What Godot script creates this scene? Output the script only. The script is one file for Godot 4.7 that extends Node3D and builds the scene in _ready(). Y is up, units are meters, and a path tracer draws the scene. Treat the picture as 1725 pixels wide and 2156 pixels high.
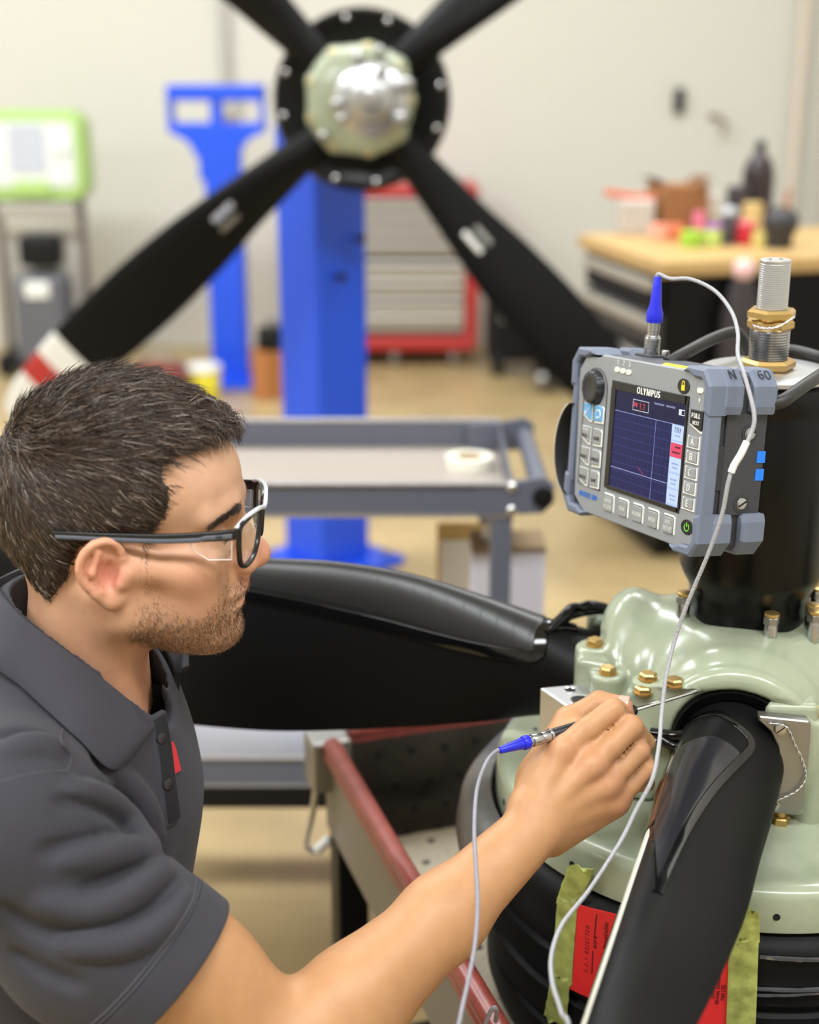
extends Node3D
# One path-traced workshop scene, built in metres; y is up and the camera looks towards -z, 18 degrees down.

const PITCH := 18.0
const EYE := Vector3(0, 1.5, 0)
const FPX := 2961.78
var taken := {}
var M := {}
var tex := {}
var rng := RandomNumberGenerator.new()

func _ready() -> void:
	rng.seed = 77
	camera_and_light()
	make_materials()
	room()
	back_propeller()
	back_things()
	workbench()
	grey_cart()
	tray_cart()
	propeller_assembly()
	detector()
	person()
	cables_and_probe()
	glasses()

func camera_and_light() -> void:
	var cam := Camera3D.new()
	cam.name = "camera"
	var at_ := CameraAttributesPhysical.new()
	at_.frustum_focal_length = 48.08
	at_.frustum_focus_distance = 1.27
	at_.exposure_aperture = 2.75
	at_.frustum_near = 0.05
	at_.frustum_far = 60.0
	cam.attributes = at_
	cam.fov = 40.0
	cam.near = 0.05
	cam.far = 60.0
	cam.position = EYE
	cam.rotation_degrees = Vector3(-PITCH, 0, 0)
	add_child(cam)
	cam.current = true
	var env := Environment.new()
	env.background_mode = Environment.BG_COLOR
	env.background_color = Color(0.6, 0.62, 0.65)
	env.tonemap_mode = Environment.TONE_MAPPER_LINEAR
	env.tonemap_exposure = 1.17
	env.sdfgi_enabled = true
	env.ssao_enabled = true
	env.ssil_enabled = true
	var we := WorldEnvironment.new()
	we.name = "world_environment"
	we.environment = env
	add_child(we)
	# ceiling light panels: a glowing diffuser and an area light of its size just under it
	var k := 0
	for z in [0.5, -4.2]:
		for x in [-3.4, -0.8, 1.5]:
			ceiling_light(Vector3(x, 4.17, z), 9.0 * (1.5 if x < -2.0 else (1.0 if x < 1.0 else 0.9)), k)
			k += 1

func ceiling_light(p: Vector3, energy: float, k: int) -> void:
	var t := thing("ceiling_light", "long white ceiling light panel %s, %s" % [["over the seated man", "over the mounted propeller"][k / 3], ["on the left wall side", "over the middle of the floor", "by the right wall"][k % 3]], "ceiling light", p, "ceiling light panels")
	var f := MB.new()
	f.rbox(Vector3(1.90, 0.05, 0.70), 0.01, Transform3D(Basis(), Vector3(0, 0.0, 0)))
	part(t, "housing", f, smat("light_housing", Color(0.85, 0.85, 0.85), 0.5))
	var g := MB.new()
	g.rbox(Vector3(1.8, 0.01, 0.6), 0.003, Transform3D(Basis(), Vector3(0, -0.03, 0)))
	var em := smat("light_diffuser", Color(0.9, 0.9, 0.88), 0.5)
	em.emission_enabled = true
	em.emission = Color(0.98, 0.99, 1.0)
	em.emission_energy_multiplier = 3.0
	part(t, "diffuser", g, em)
	var a := AreaLight3D.new()
	a.name = "panel_lamp"
	a.area_size = Vector2(1.8, 0.6)
	a.light_color = Color(0.965, 0.985, 1.0)
	a.light_energy = energy
	a.shadow_enabled = true
	a.area_range = 30.0
	a.position = Vector3(0, -0.045, 0)
	a.rotation_degrees = Vector3(-90, 0, 0)
	t.add_child(a)

# ---------------------------------------------------------------- points
func ray(px: float, py: float) -> Vector3:
	var b := Basis(Vector3.RIGHT, deg_to_rad(-PITCH))
	return b * Vector3((px - 862.5) / FPX, (1078.0 - py) / FPX, -1.0)

func at(px: float, py: float, d: float) -> Vector3:
	return EYE + ray(px, py) * d

func onz(px: float, py: float, z: float) -> Vector3:
	var r := ray(px, py)
	return EYE + r * (z / r.z)

func ony(px: float, py: float, h: float) -> Vector3:
	var r := ray(px, py)
	return EYE + r * ((h - 1.5) / r.y)

# ---------------------------------------------------------------- nodes
func numbered(n: String) -> String:
	if not taken.has(n):
		taken[n] = 0
		return n
	taken[n] += 1
	return "%s_%03d" % [n, taken[n]]

func thing(called: String, label: String, category: String, pos := Vector3.ZERO, group := "") -> Node3D:
	var o := Node3D.new()
	o.name = numbered(called)
	o.position = pos
	add_child(o)
	tag(o, label, category, group)
	return o

func tag(o: Node, label: String, category: String, group := "") -> void:
	o.set_meta("label", label)
	o.set_meta("category", category)
	if group != "":
		o.set_meta("group", group)

func part(parent: Node, called: String, mb: MB, m: Material, xf := Transform3D()) -> MeshInstance3D:
	var o := MeshInstance3D.new()
	o.name = called
	o.mesh = mb.commit()
	o.material_override = m
	o.transform = xf
	parent.add_child(o, true)
	return o

# world-space mesh under a thing whose base is somewhere else
func wpart(t: Node3D, called: String, mb: MB, m: Material) -> MeshInstance3D:
	return part(t, called, mb, m, t.transform.affine_inverse())

func solo(called: String, mb: MB, m: Material, label: String, category: String, group := "") -> MeshInstance3D:
	var o := part(self, numbered(called), mb, m)
	tag(o, label, category, group)
	return o

func struct(called: String, mb: MB, m: Material) -> MeshInstance3D:
	var o := part(self, called, mb, m)
	o.set_meta("kind", "structure")
	return o

func letters(parent: Node, s: String, h: float, xf: Transform3D, m: Material, font := "Droid Sans", bold := false, wide := 1.0) -> MeshInstance3D:
	var tm := TextMesh.new()
	var sf := SystemFont.new()
	sf.font_names = PackedStringArray([font])
	if bold:
		sf.font_weight = 700
	tm.font = sf
	tm.text = s
	tm.font_size = 32
	tm.pixel_size = h / 23.0   # h is the cap height
	tm.depth = 0.0003
	tm.curve_step = 1.0
	var o := MeshInstance3D.new()
	o.name = "lettering"
	o.mesh = tm
	o.material_override = m
	o.transform = xf.scaled_local(Vector3(wide, 1, 1))
	parent.add_child(o, true)
	return o

# ---------------------------------------------------------------- materials
func smat(key: String, col: Color, rough := 0.6, metal := 0.0) -> StandardMaterial3D:
	if M.has(key):
		return M[key]
	var m := StandardMaterial3D.new()
	m.resource_name = key
	m.albedo_color = col
	m.roughness = rough
	m.metallic = metal
	M[key] = m
	return m

func c8(r: int, g: int, b: int) -> Color:
	return Color(r / 255.0, g / 255.0, b / 255.0)

func noise_tex(key: String, size: int, freq: float, oct: int, c0: Color, c1: Color, lo := 0.0, hi := 1.0, kind := FastNoiseLite.TYPE_SIMPLEX_SMOOTH) -> Texture2D:
	if tex.has(key):
		return tex[key]
	var n := FastNoiseLite.new()
	n.seed = key.hash() % 10000
	n.noise_type = kind
	n.frequency = freq
	n.fractal_octaves = oct
	var g := Gradient.new()
	g.offsets = PackedFloat32Array([lo, hi])
	g.colors = PackedColorArray([c0, c1])
	var t := NoiseTexture2D.new()
	t.width = size
	t.height = size
	t.seamless = true
	t.noise = n
	t.color_ramp = g
	tex[key] = t
	return t

func tri(m: StandardMaterial3D, s: float, world := false) -> void:
	m.uv1_triplanar = true
	m.uv1_world_triplanar = world
	m.uv1_scale = Vector3(s, s, s)

func bump(m: StandardMaterial3D, t: Texture2D, cm: float) -> void:
	m.heightmap_enabled = true
	m.heightmap_texture = t
	m.heightmap_scale = cm

func make_materials() -> void:
	var grey_noise := noise_tex("soft", 512, 0.01, 5, Color(0.82, 0.82, 0.82), Color(1, 1, 1))
	var fine := noise_tex("fine", 512, 0.05, 4, Color(0, 0, 0), Color(1, 1, 1))
	var w := smat("white_wall", c8(206, 204, 195), 0.7)
	var f := smat("epoxy_floor", c8(184, 160, 116), 0.33)
	f.albedo_texture = noise_tex("floormottle", 1024, 0.008, 6, Color(0.86, 0.86, 0.85), Color(1, 1, 1))
	tri(f, 0.35, true)
	var bl := smat("matte_black_blade", c8(13, 13, 14), 0.45)
	bl.metallic_specular = 0.27
	var boot := smat("boot_rubber", c8(26, 26, 27), 0.36)
	boot.metallic_specular = 0.5
	smat("gloss_black", c8(7, 7, 8), 0.10)
	smat("black_paint", c8(13, 13, 14), 0.38).metallic_specular = 0.3
	smat("black_satin", c8(7, 7, 8), 0.28).metallic_specular = 0.35
	var rub := smat("rubber", c8(20, 20, 21), 0.55)
	rub.metallic_specular = 0.3
	rub.albedo_texture = grey_noise
	tri(rub, 5.0)
	var gp := smat("green_paint", c8(160, 166, 144), 0.22)
	gp.albedo_texture = noise_tex("greenmottle", 512, 0.012, 5, Color(0.9, 0.92, 0.9), Color(1, 1, 1))
	tri(gp, 4.0)
	smat("brass", c8(196, 164, 104), 0.30, 0.85)
	smat("steel", c8(186, 186, 188), 0.25, 1.0)
	smat("dull_steel", c8(150, 148, 145), 0.42, 0.9)
	smat("aluminium", c8(196, 197, 199), 0.36, 0.9)
	smat("chrome", c8(225, 225, 228), 0.10, 1.0)
	var bp := smat("blue_paint", c8(26, 78, 214), 0.38)
	smat("red_paint", c8(176, 46, 44), 0.35)
	smat("cart_grey", c8(92, 95, 108), 0.42)
	smat("silver_drawer", c8(176, 170, 158), 0.38, 0.35)
	smat("white_plastic", c8(226, 226, 222), 0.4)
	smat("black_plastic", c8(18, 18, 20), 0.45).metallic_specular = 0.35
	smat("dark_hole", c8(8, 8, 8), 0.8)
	smat("wood_top", c8(205, 172, 118), 0.5)
	var wd: StandardMaterial3D = M["wood_top"]
	wd.albedo_texture = noise_tex("woodm", 512, 0.02, 4, Color(0.85, 0.82, 0.76), Color(1, 1, 1))
	wd.uv1_triplanar = true
	wd.uv1_scale = Vector3(1.2, 6, 6)

# ---------------------------------------------------------------- mesh builder
class MB:
	var v := PackedVector3Array()
	var n := PackedVector3Array()
	var uv := PackedVector2Array()
	var c := PackedColorArray()
	var idx := PackedInt32Array()
	var col := Color.WHITE
	var tinted := false

	func vert(p: Vector3, nn: Vector3, u := Vector2.ZERO) -> int:
		v.push_back(p)
		n.push_back(nn)
		uv.push_back(u)
		c.push_back(col)
		return v.size() - 1

	func tri3(a: int, b: int, d: int) -> void:
		idx.push_back(a)
		idx.push_back(b)
		idx.push_back(d)

	func quad(a: int, b: int, d: int, e: int) -> void:
		tri3(a, b, d)
		tri3(a, d, e)

	func face(pts: Array, xf := Transform3D()) -> void:
		var p := PackedVector3Array()
		for q in pts:
			p.push_back(xf * q)
		var nn := (p[1] - p[0]).cross(p[2] - p[0]).normalized()
		var at0 := v.size()
		for i in p.size():
			vert(p[i], nn, Vector2(p[i].x, p[i].y))
		for i in range(1, p.size() - 1):
			tri3(at0, at0 + i, at0 + i + 1)

	# rings of points -> skin; normals smoothed over the grid
	func grid(rings: Array, closed := true, cap0 := true, cap1 := true, flip := false) -> void:
		var m := rings.size()
		var k: int = rings[0].size()
		var nr := PackedVector3Array()
		nr.resize(m * k)
		var sgn := 0.0
		var kk := k if closed else k - 1
		for i in m - 1:
			var r0: PackedVector3Array = rings[i]
			var r1: PackedVector3Array = rings[i + 1]
			var cen := Vector3.ZERO
			for j in k:
				cen += r0[j]
			cen /= k
			for j in kk:
				var j1 := (j + 1) % k
				var fn := (r0[j1] - r1[j]).cross(r0[j] - r1[j1])
				nr[i * k + j] += fn
				nr[i * k + j1] += fn
				nr[(i + 1) * k + j] += fn
				nr[(i + 1) * k + j1] += fn
				sgn += fn.dot(r0[j] - cen)
		var s := -1.0 if (sgn < 0.0 and closed) or flip else 1.0
		var base := v.size()
		var w := k + 1 if closed else k
		for i in m:
			var r: PackedVector3Array = rings[i]
			for j in w:
				vert(r[j % k], (nr[i * k + j % k] * s).normalized(), Vector2(float(j) / (w - 1), float(i) / maxf(1.0, m - 1)))
		for i in m - 1:
			for j in w - 1:
				var a := base + i * w + j
				quad(a, a + 1, a + w + 1, a + w)
		if closed:
			if cap0:
				cap(rings[0], rings[1])
			if cap1:
				cap(rings[m - 1], rings[m - 2])

	func cap(r: PackedVector3Array, inner: PackedVector3Array) -> void:
		var a := Vector3.ZERO
		var b := Vector3.ZERO
		for i in r.size():
			a += r[i]
			b += inner[i]
		a /= r.size()
		b /= r.size()
		var area := Vector3.ZERO
		for i in r.size():
			area += (r[i] - a).cross(r[(i + 1) % r.size()] - a)
		if area.length() < 1e-12:
			return
		var nn := area.normalized()
		if nn.dot(a - b) < 0:
			nn = -nn
		var c0 := vert(a, nn, Vector2(0.5, 0.5))
		var f := v.size()
		for i in r.size():
			vert(r[i], nn, Vector2(0.5, 0.5))
		for i in r.size():
			tri3(c0, f + i, f + (i + 1) % r.size())

	func lathe(prof: PackedVector2Array, seg := 32, xf := Transform3D(), a0 := 0.0, a1 := TAU) -> void:
		var m := prof.size()
		var sn := PackedVector2Array()
		for i in m - 1:
			var d := prof[i + 1] - prof[i]
			sn.push_back(Vector2(d.y, -d.x).normalized())
		for i in m - 1:
			if prof[i].distance_to(prof[i + 1]) < 1e-9:
				continue
			var n0 := sn[i]
			var n1 := sn[i]
			if i > 0 and sn[i - 1].dot(sn[i]) > 0.75:
				n0 = (sn[i - 1] + sn[i]).normalized()
			if i < m - 2 and sn[i + 1].dot(sn[i]) > 0.75:
				n1 = (sn[i + 1] + sn[i]).normalized()
			var base := v.size()
			for j in seg + 1:
				var a := a0 + (a1 - a0) * j / seg
				var cs := cos(a)
				var ss := sin(a)
				vert(xf * Vector3(prof[i].x * cs, prof[i].y, prof[i].x * ss), (xf.basis * Vector3(n0.x * cs, n0.y, n0.x * ss)).normalized(), Vector2(float(j) / seg, float(i) / (m - 1)))
				vert(xf * Vector3(prof[i + 1].x * cs, prof[i + 1].y, prof[i + 1].x * ss), (xf.basis * Vector3(n1.x * cs, n1.y, n1.x * ss)).normalized(), Vector2(float(j) / seg, float(i + 1) / (m - 1)))
			for j in seg:
				quad(base + j * 2, base + j * 2 + 1, base + j * 2 + 3, base + j * 2 + 2)

	func cyl(r0: float, r1: float, y0: float, y1: float, seg := 24, xf := Transform3D(), bev := 0.0) -> void:
		var b := minf(bev, minf(maxf(r0, 0.0001), absf(y1 - y0)) * 0.45)
		if b > 0.0:
			lathe(PackedVector2Array([Vector2(0, y0), Vector2(r0 - b, y0), Vector2(r0 - b * 0.3, y0 + b * 0.3), Vector2(r0, y0 + b), Vector2(r1, y1 - b), Vector2(r1 - b * 0.3, y1 - b * 0.3), Vector2(r1 - b, y1), Vector2(0, y1)]), seg, xf)
		else:
			lathe(PackedVector2Array([Vector2(0, y0), Vector2(r0, y0), Vector2(r1, y1), Vector2(0, y1)]), seg, xf)

	func rod(a: Vector3, b: Vector3, r0: float, r1 := -1.0, seg := 12, bev := 0.0) -> void:
		var d := b - a
		cyl(r0, r1 if r1 >= 0.0 else r0, 0.0, d.length(), seg, Transform3D(MB.yto(d), a), bev)

	static func yto(d: Vector3) -> Basis:
		var y := d.normalized()
		var x := y.cross(Vector3(0.31, 0.2, 0.93)).normalized()
		if absf(y.dot(Vector3(0.31, 0.2, 0.93).normalized())) > 0.98:
			x = y.cross(Vector3.RIGHT).normalized()
		return Basis(x, y, x.cross(y))

	func rbox(size: Vector3, r: float, xf := Transform3D(), steps := 2) -> void:
		var h := size * 0.5
		r = minf(r, minf(h.x, minf(h.y, h.z)) * 0.98)
		var offs := [0.0]
		for i in range(1, steps + 1):
			offs.push_back(r * tan(PI / 4.0 * i / steps))
		for ax in 3:
			var u := (ax + 1) % 3
			var w := (ax + 2) % 3
			var gu := []
			var gw := []
			for i in range(steps, -1, -1):
				gu.push_back(-(h[u] - r) - offs[i])
				gw.push_back(-(h[w] - r) - offs[i])
			for i in steps + 1:
				gu.push_back(h[u] - r + offs[i])
				gw.push_back(h[w] - r + offs[i])
			for s in [-1.0, 1.0]:
				var base := v.size()
				for a in gu:
					for b in gw:
						var p := Vector3.ZERO
						p[ax] = s * h[ax]
						p[u] = a
						p[w] = b
						var q := Vector3(clampf(p.x, -(h.x - r), h.x - r), clampf(p.y, -(h.y - r), h.y - r), clampf(p.z, -(h.z - r), h.z - r))
						var nn := (p - q).normalized()
						vert(xf * (q + nn * r), (xf.basis * nn).normalized(), Vector2(a, b))
				var k := gu.size()
				for i in k - 1:
					for j in k - 1:
						var a := base + i * k + j
						quad(a, a + 1, a + k + 1, a + k)

	# a polygon in x-y from z0 to z1 with a chamfer b on the z1 side (and on z0 when both)
	func prism(poly: PackedVector2Array, z0: float, z1: float, b := 0.0, xf := Transform3D(), both := false, smooth := false) -> void:
		var area := 0.0
		var k := poly.size()
		for i in k:
			area += poly[i].cross(poly[(i + 1) % k])
		if area < 0:
			poly = poly.duplicate()
			poly.reverse()
		var inset := PackedVector2Array()
		for i in k:
			var e0 := (poly[i] - poly[(i + k - 1) % k]).normalized()
			var e1 := (poly[(i + 1) % k] - poly[i]).normalized()
			var n0 := Vector2(-e0.y, e0.x)
			var n1 := Vector2(-e1.y, e1.x)
			var mm := n0 + n1
			inset.push_back(poly[i] + mm * (b / maxf(0.3, 0.5 * mm.length_squared())))
		var levels := []
		if both and b > 0.0:
			levels.push_back([inset, z0])
			levels.push_back([poly, z0 + b])
		else:
			levels.push_back([poly, z0])
		if b > 0.0:
			levels.push_back([poly, z1 - b])
			levels.push_back([inset, z1])
		else:
			levels.push_back([poly, z1])
		for l in levels.size() - 1:
			var p0: PackedVector2Array = levels[l][0]
			var p1: PackedVector2Array = levels[l + 1][0]
			var y0: float = levels[l][1]
			var y1: float = levels[l + 1][1]
			for i in k:
				var j := (i + 1) % k
				var q := [Vector3(p0[i].x, p0[i].y, y0), Vector3(p0[j].x, p0[j].y, y0), Vector3(p1[j].x, p1[j].y, y1), Vector3(p1[i].x, p1[i].y, y1)]
				face(q, xf)
				if smooth:
					var cnt := v.size()
					for t in 4:
						var qi: int = i if t == 0 or t == 3 else j
						var ea := (poly[qi] - poly[(qi + k - 1) % k]).normalized()
						var eb := (poly[(qi + 1) % k] - poly[qi]).normalized()
						var mm := Vector2(ea.y + eb.y, -ea.x - eb.x).normalized()
						var old := n[cnt - 4 + t]
						var flat := sqrt(maxf(0.0, 1.0 - pow((xf.basis.z.normalized()).dot(old), 2)))
						n[cnt - 4 + t] = (xf.basis * Vector3(mm.x, mm.y, 0)).normalized() * flat + xf.basis.z.normalized() * (xf.basis.z.normalized()).dot(old)
		for e in [0, levels.size() - 1]:
			var p: PackedVector2Array = levels[e][0]
			var z: float = levels[e][1]
			var t := Geometry2D.triangulate_polygon(p)
			var nn := (xf.basis.z * (1.0 if e > 0 else -1.0)).normalized()
			var base := v.size()
			for q in p:
				vert(xf * Vector3(q.x, q.y, z), nn, q)
			for i in range(0, t.size(), 3):
				tri3(base + t[i], base + t[i + 1], base + t[i + 2])

	func tube(pts: PackedVector3Array, r: float, sides := 8, r_end := -1.0, twist := 0.0, flat := 1.0) -> void:
		var k := pts.size()
		var x := Vector3.ZERO
		var rings := []
		for i in k:
			var d := (pts[mini(i + 1, k - 1)] - pts[maxi(i - 1, 0)]).normalized()
			if i == 0:
				x = MB.yto(d).x
			else:
				x = (x - d * x.dot(d)).normalized()
			var z := d.cross(x)
			var rr := r if r_end < 0.0 else lerpf(r, r_end, float(i) / (k - 1))
			var ring := PackedVector3Array()
			for j in sides:
				var a := TAU * j / sides + twist * i
				ring.push_back(pts[i] + (x * cos(a) + z * sin(a) * flat) * rr)
			rings.push_back(ring)
		grid(rings)

	func ball(p: Vector3, r: Vector3, seg := 16, xf := Transform3D()) -> void:
		var rings := []
		for i in seg / 2 + 1:
			var a := PI * i / (seg / 2)
			var ring := PackedVector3Array()
			for j in seg:
				var t := TAU * j / seg
				ring.push_back(xf * (p + Vector3(sin(a) * cos(t) * r.x, cos(a) * r.y, sin(a) * sin(t) * r.z)))
			rings.push_back(ring)
		grid(rings, true, false, false)

	func commit() -> ArrayMesh:
		var out := PackedInt32Array()
		out.resize(idx.size())
		for i in range(0, idx.size(), 3):
			var a := idx[i]
			var b := idx[i + 1]
			var d := idx[i + 2]
			var g := (v[b] - v[a]).cross(v[d] - v[a])
			# front faces run clockwise in Godot
			if g.dot(n[a] + n[b] + n[d]) > 0.0:
				out[i] = a
				out[i + 1] = d
				out[i + 2] = b
			else:
				out[i] = a
				out[i + 1] = b
				out[i + 2] = d
		var arr := []
		arr.resize(Mesh.ARRAY_MAX)
		arr[Mesh.ARRAY_VERTEX] = v
		arr[Mesh.ARRAY_NORMAL] = n
		arr[Mesh.ARRAY_TEX_UV] = uv
		if tinted:
			arr[Mesh.ARRAY_COLOR] = c
		arr[Mesh.ARRAY_INDEX] = out
		var m := ArrayMesh.new()
		m.add_surface_from_arrays(Mesh.PRIMITIVE_TRIANGLES, arr)
		return m

func spline(p: Array, per := 8, closed := false) -> PackedVector3Array:
	var out := PackedVector3Array()
	var k := p.size()
	var last := k if closed else k - 1
	for i in last:
		var a: Vector3 = p[(i + k - 1) % k] if closed else p[maxi(i - 1, 0)]
		var b: Vector3 = p[i]
		var c: Vector3 = p[(i + 1) % k]
		var d: Vector3 = p[(i + 2) % k] if closed else p[mini(i + 2, k - 1)]
		for j in per:
			var t := float(j) / per
			out.push_back(0.5 * ((2.0 * b) + (c - a) * t + (2.0 * a - 5.0 * b + 4.0 * c - d) * t * t + (3.0 * b - a - 3.0 * c + d) * t * t * t))
	if not closed:
		out.push_back(p[k - 1])
	return out

func hexagon(r: float, a0 := 0.0, k := 6) -> PackedVector2Array:
	var p := PackedVector2Array()
	for i in k:
		p.push_back(Vector2(cos(a0 + TAU * i / k), sin(a0 + TAU * i / k)) * r)
	return p

func roundrect(w: float, h: float, r: float, seg := 4) -> PackedVector2Array:
	var p := PackedVector2Array()
	for q in 4:
		var cx := (w / 2 - r) * (1 if q == 0 or q == 3 else -1)
		var cy := (h / 2 - r) * (1 if q < 2 else -1)
		for i in seg + 1:
			var a := PI / 2 * (q + float(i) / seg)
			p.push_back(Vector2(cx + r * cos(a), cy + r * sin(a)))
	return p

# x-y polygon turned so that its z points up
func up_at(p: Vector3, turn := 0.0) -> Transform3D:
	return Transform3D(Basis(Vector3.UP, turn) * Basis(Vector3.RIGHT, -PI / 2), p)

func boxat(mb: MB, lo: Vector3, hi: Vector3, r := 0.004) -> void:
	mb.rbox(hi - lo, r, Transform3D(Basis(), (lo + hi) * 0.5))

# ---------------------------------------------------------------- signed distance shapes, meshed as surface nets
class Pr:
	var k := 0.01
	var sub := false
	var nm := ""
	func d(_p: Vector3) -> float:
		return 1.0

class PEll extends Pr:
	var c: Vector3
	var bi: Basis
	var r: Vector3
	var ri: Vector3
	var rii: Vector3
	func d(p: Vector3) -> float:
		var q := bi * (p - c)
		var k0 := (q * ri).length()
		var k1 := (q * rii).length()
		if k1 < 1e-9:
			return -minf(r.x, minf(r.y, r.z))
		return k0 * (k0 - 1.0) / k1

class PCap extends Pr:
	var a: Vector3
	var ba: Vector3
	var inv: float
	var ra: float
	var rb: float
	var f := Vector3.ZERO
	var s := 1.0
	func d(p: Vector3) -> float:
		var q := p - a
		if s != 1.0:
			var t0 := q.dot(ba) * inv
			var w := q - ba * t0
			q = q + f * (w.dot(f) * (s - 1.0))
		var t := clampf(q.dot(ba) * inv, 0.0, 1.0)
		return ((q - ba * t).length() - (ra + (rb - ra) * t)) * (1.0 if s <= 1.0 else 1.0 / s * 1.15)

class PBox extends Pr:
	var c: Vector3
	var bi: Basis
	var h: Vector3
	var r: float
	func d(p: Vector3) -> float:
		var q := (bi * (p - c)).abs() - h
		return Vector3(maxf(q.x, 0), maxf(q.y, 0), maxf(q.z, 0)).length() + minf(maxf(q.x, maxf(q.y, q.z)), 0.0) - r

class PCyl extends Pr:
	var c: Vector3
	var ax: Vector3
	var rad: float
	var h: float
	var r: float
	func d(p: Vector3) -> float:
		var q := p - c
		var y := q.dot(ax)
		var x := (q - ax * y).length() - rad
		var z := absf(y) - h
		return Vector2(maxf(x, 0), maxf(z, 0)).length() + minf(maxf(x, z), 0.0) - r

func ell(c: Vector3, r: Vector3, k := 0.01, b := Basis(), sub := false) -> Pr:
	var e := PEll.new()
	e.c = c
	e.r = r
	e.ri = Vector3(1 / r.x, 1 / r.y, 1 / r.z)
	e.rii = e.ri * e.ri
	e.bi = b.inverse()
	e.k = k
	e.sub = sub
	return e

func cap(a: Vector3, b: Vector3, ra: float, rb: float, k := 0.01, f := Vector3.ZERO, s := 1.0, sub := false) -> Pr:
	var e := PCap.new()
	e.a = a
	e.ba = b - a
	e.inv = 1.0 / maxf(1e-12, (b - a).length_squared())
	e.ra = ra
	e.rb = rb
	e.k = k
	e.sub = sub
	if s != 1.0:
		var g := f - e.ba * (f.dot(e.ba) * e.inv)
		e.f = g.normalized()
		e.s = s
	return e

func cylp(c: Vector3, ax: Vector3, rad: float, half: float, r := 0.005, k := 0.01, sub := false) -> Pr:
	var e := PCyl.new()
	e.c = c
	e.ax = ax.normalized()
	e.rad = rad - r
	e.h = half - r
	e.r = r
	e.k = k
	e.sub = sub
	return e

func boxp(c: Vector3, half: Vector3, r := 0.005, k := 0.01, b := Basis(), sub := false) -> Pr:
	var e := PBox.new()
	e.c = c
	e.h = half - Vector3(r, r, r)
	e.r = r
	e.bi = b.inverse()
	e.k = k
	e.sub = sub
	return e

static func sdf(list: Array, p: Vector3) -> float:
	var d := 1.0
	for e: Pr in list:
		var x := e.d(p)
		if e.sub:
			x = -x
			var h := maxf(e.k - absf(d - x), 0.0) / e.k
			d = maxf(d, x) + h * h * e.k * 0.25
		else:
			var h := maxf(e.k - absf(d - x), 0.0) / e.k
			d = minf(d, x) - h * h * e.k * 0.25
	return d

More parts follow.
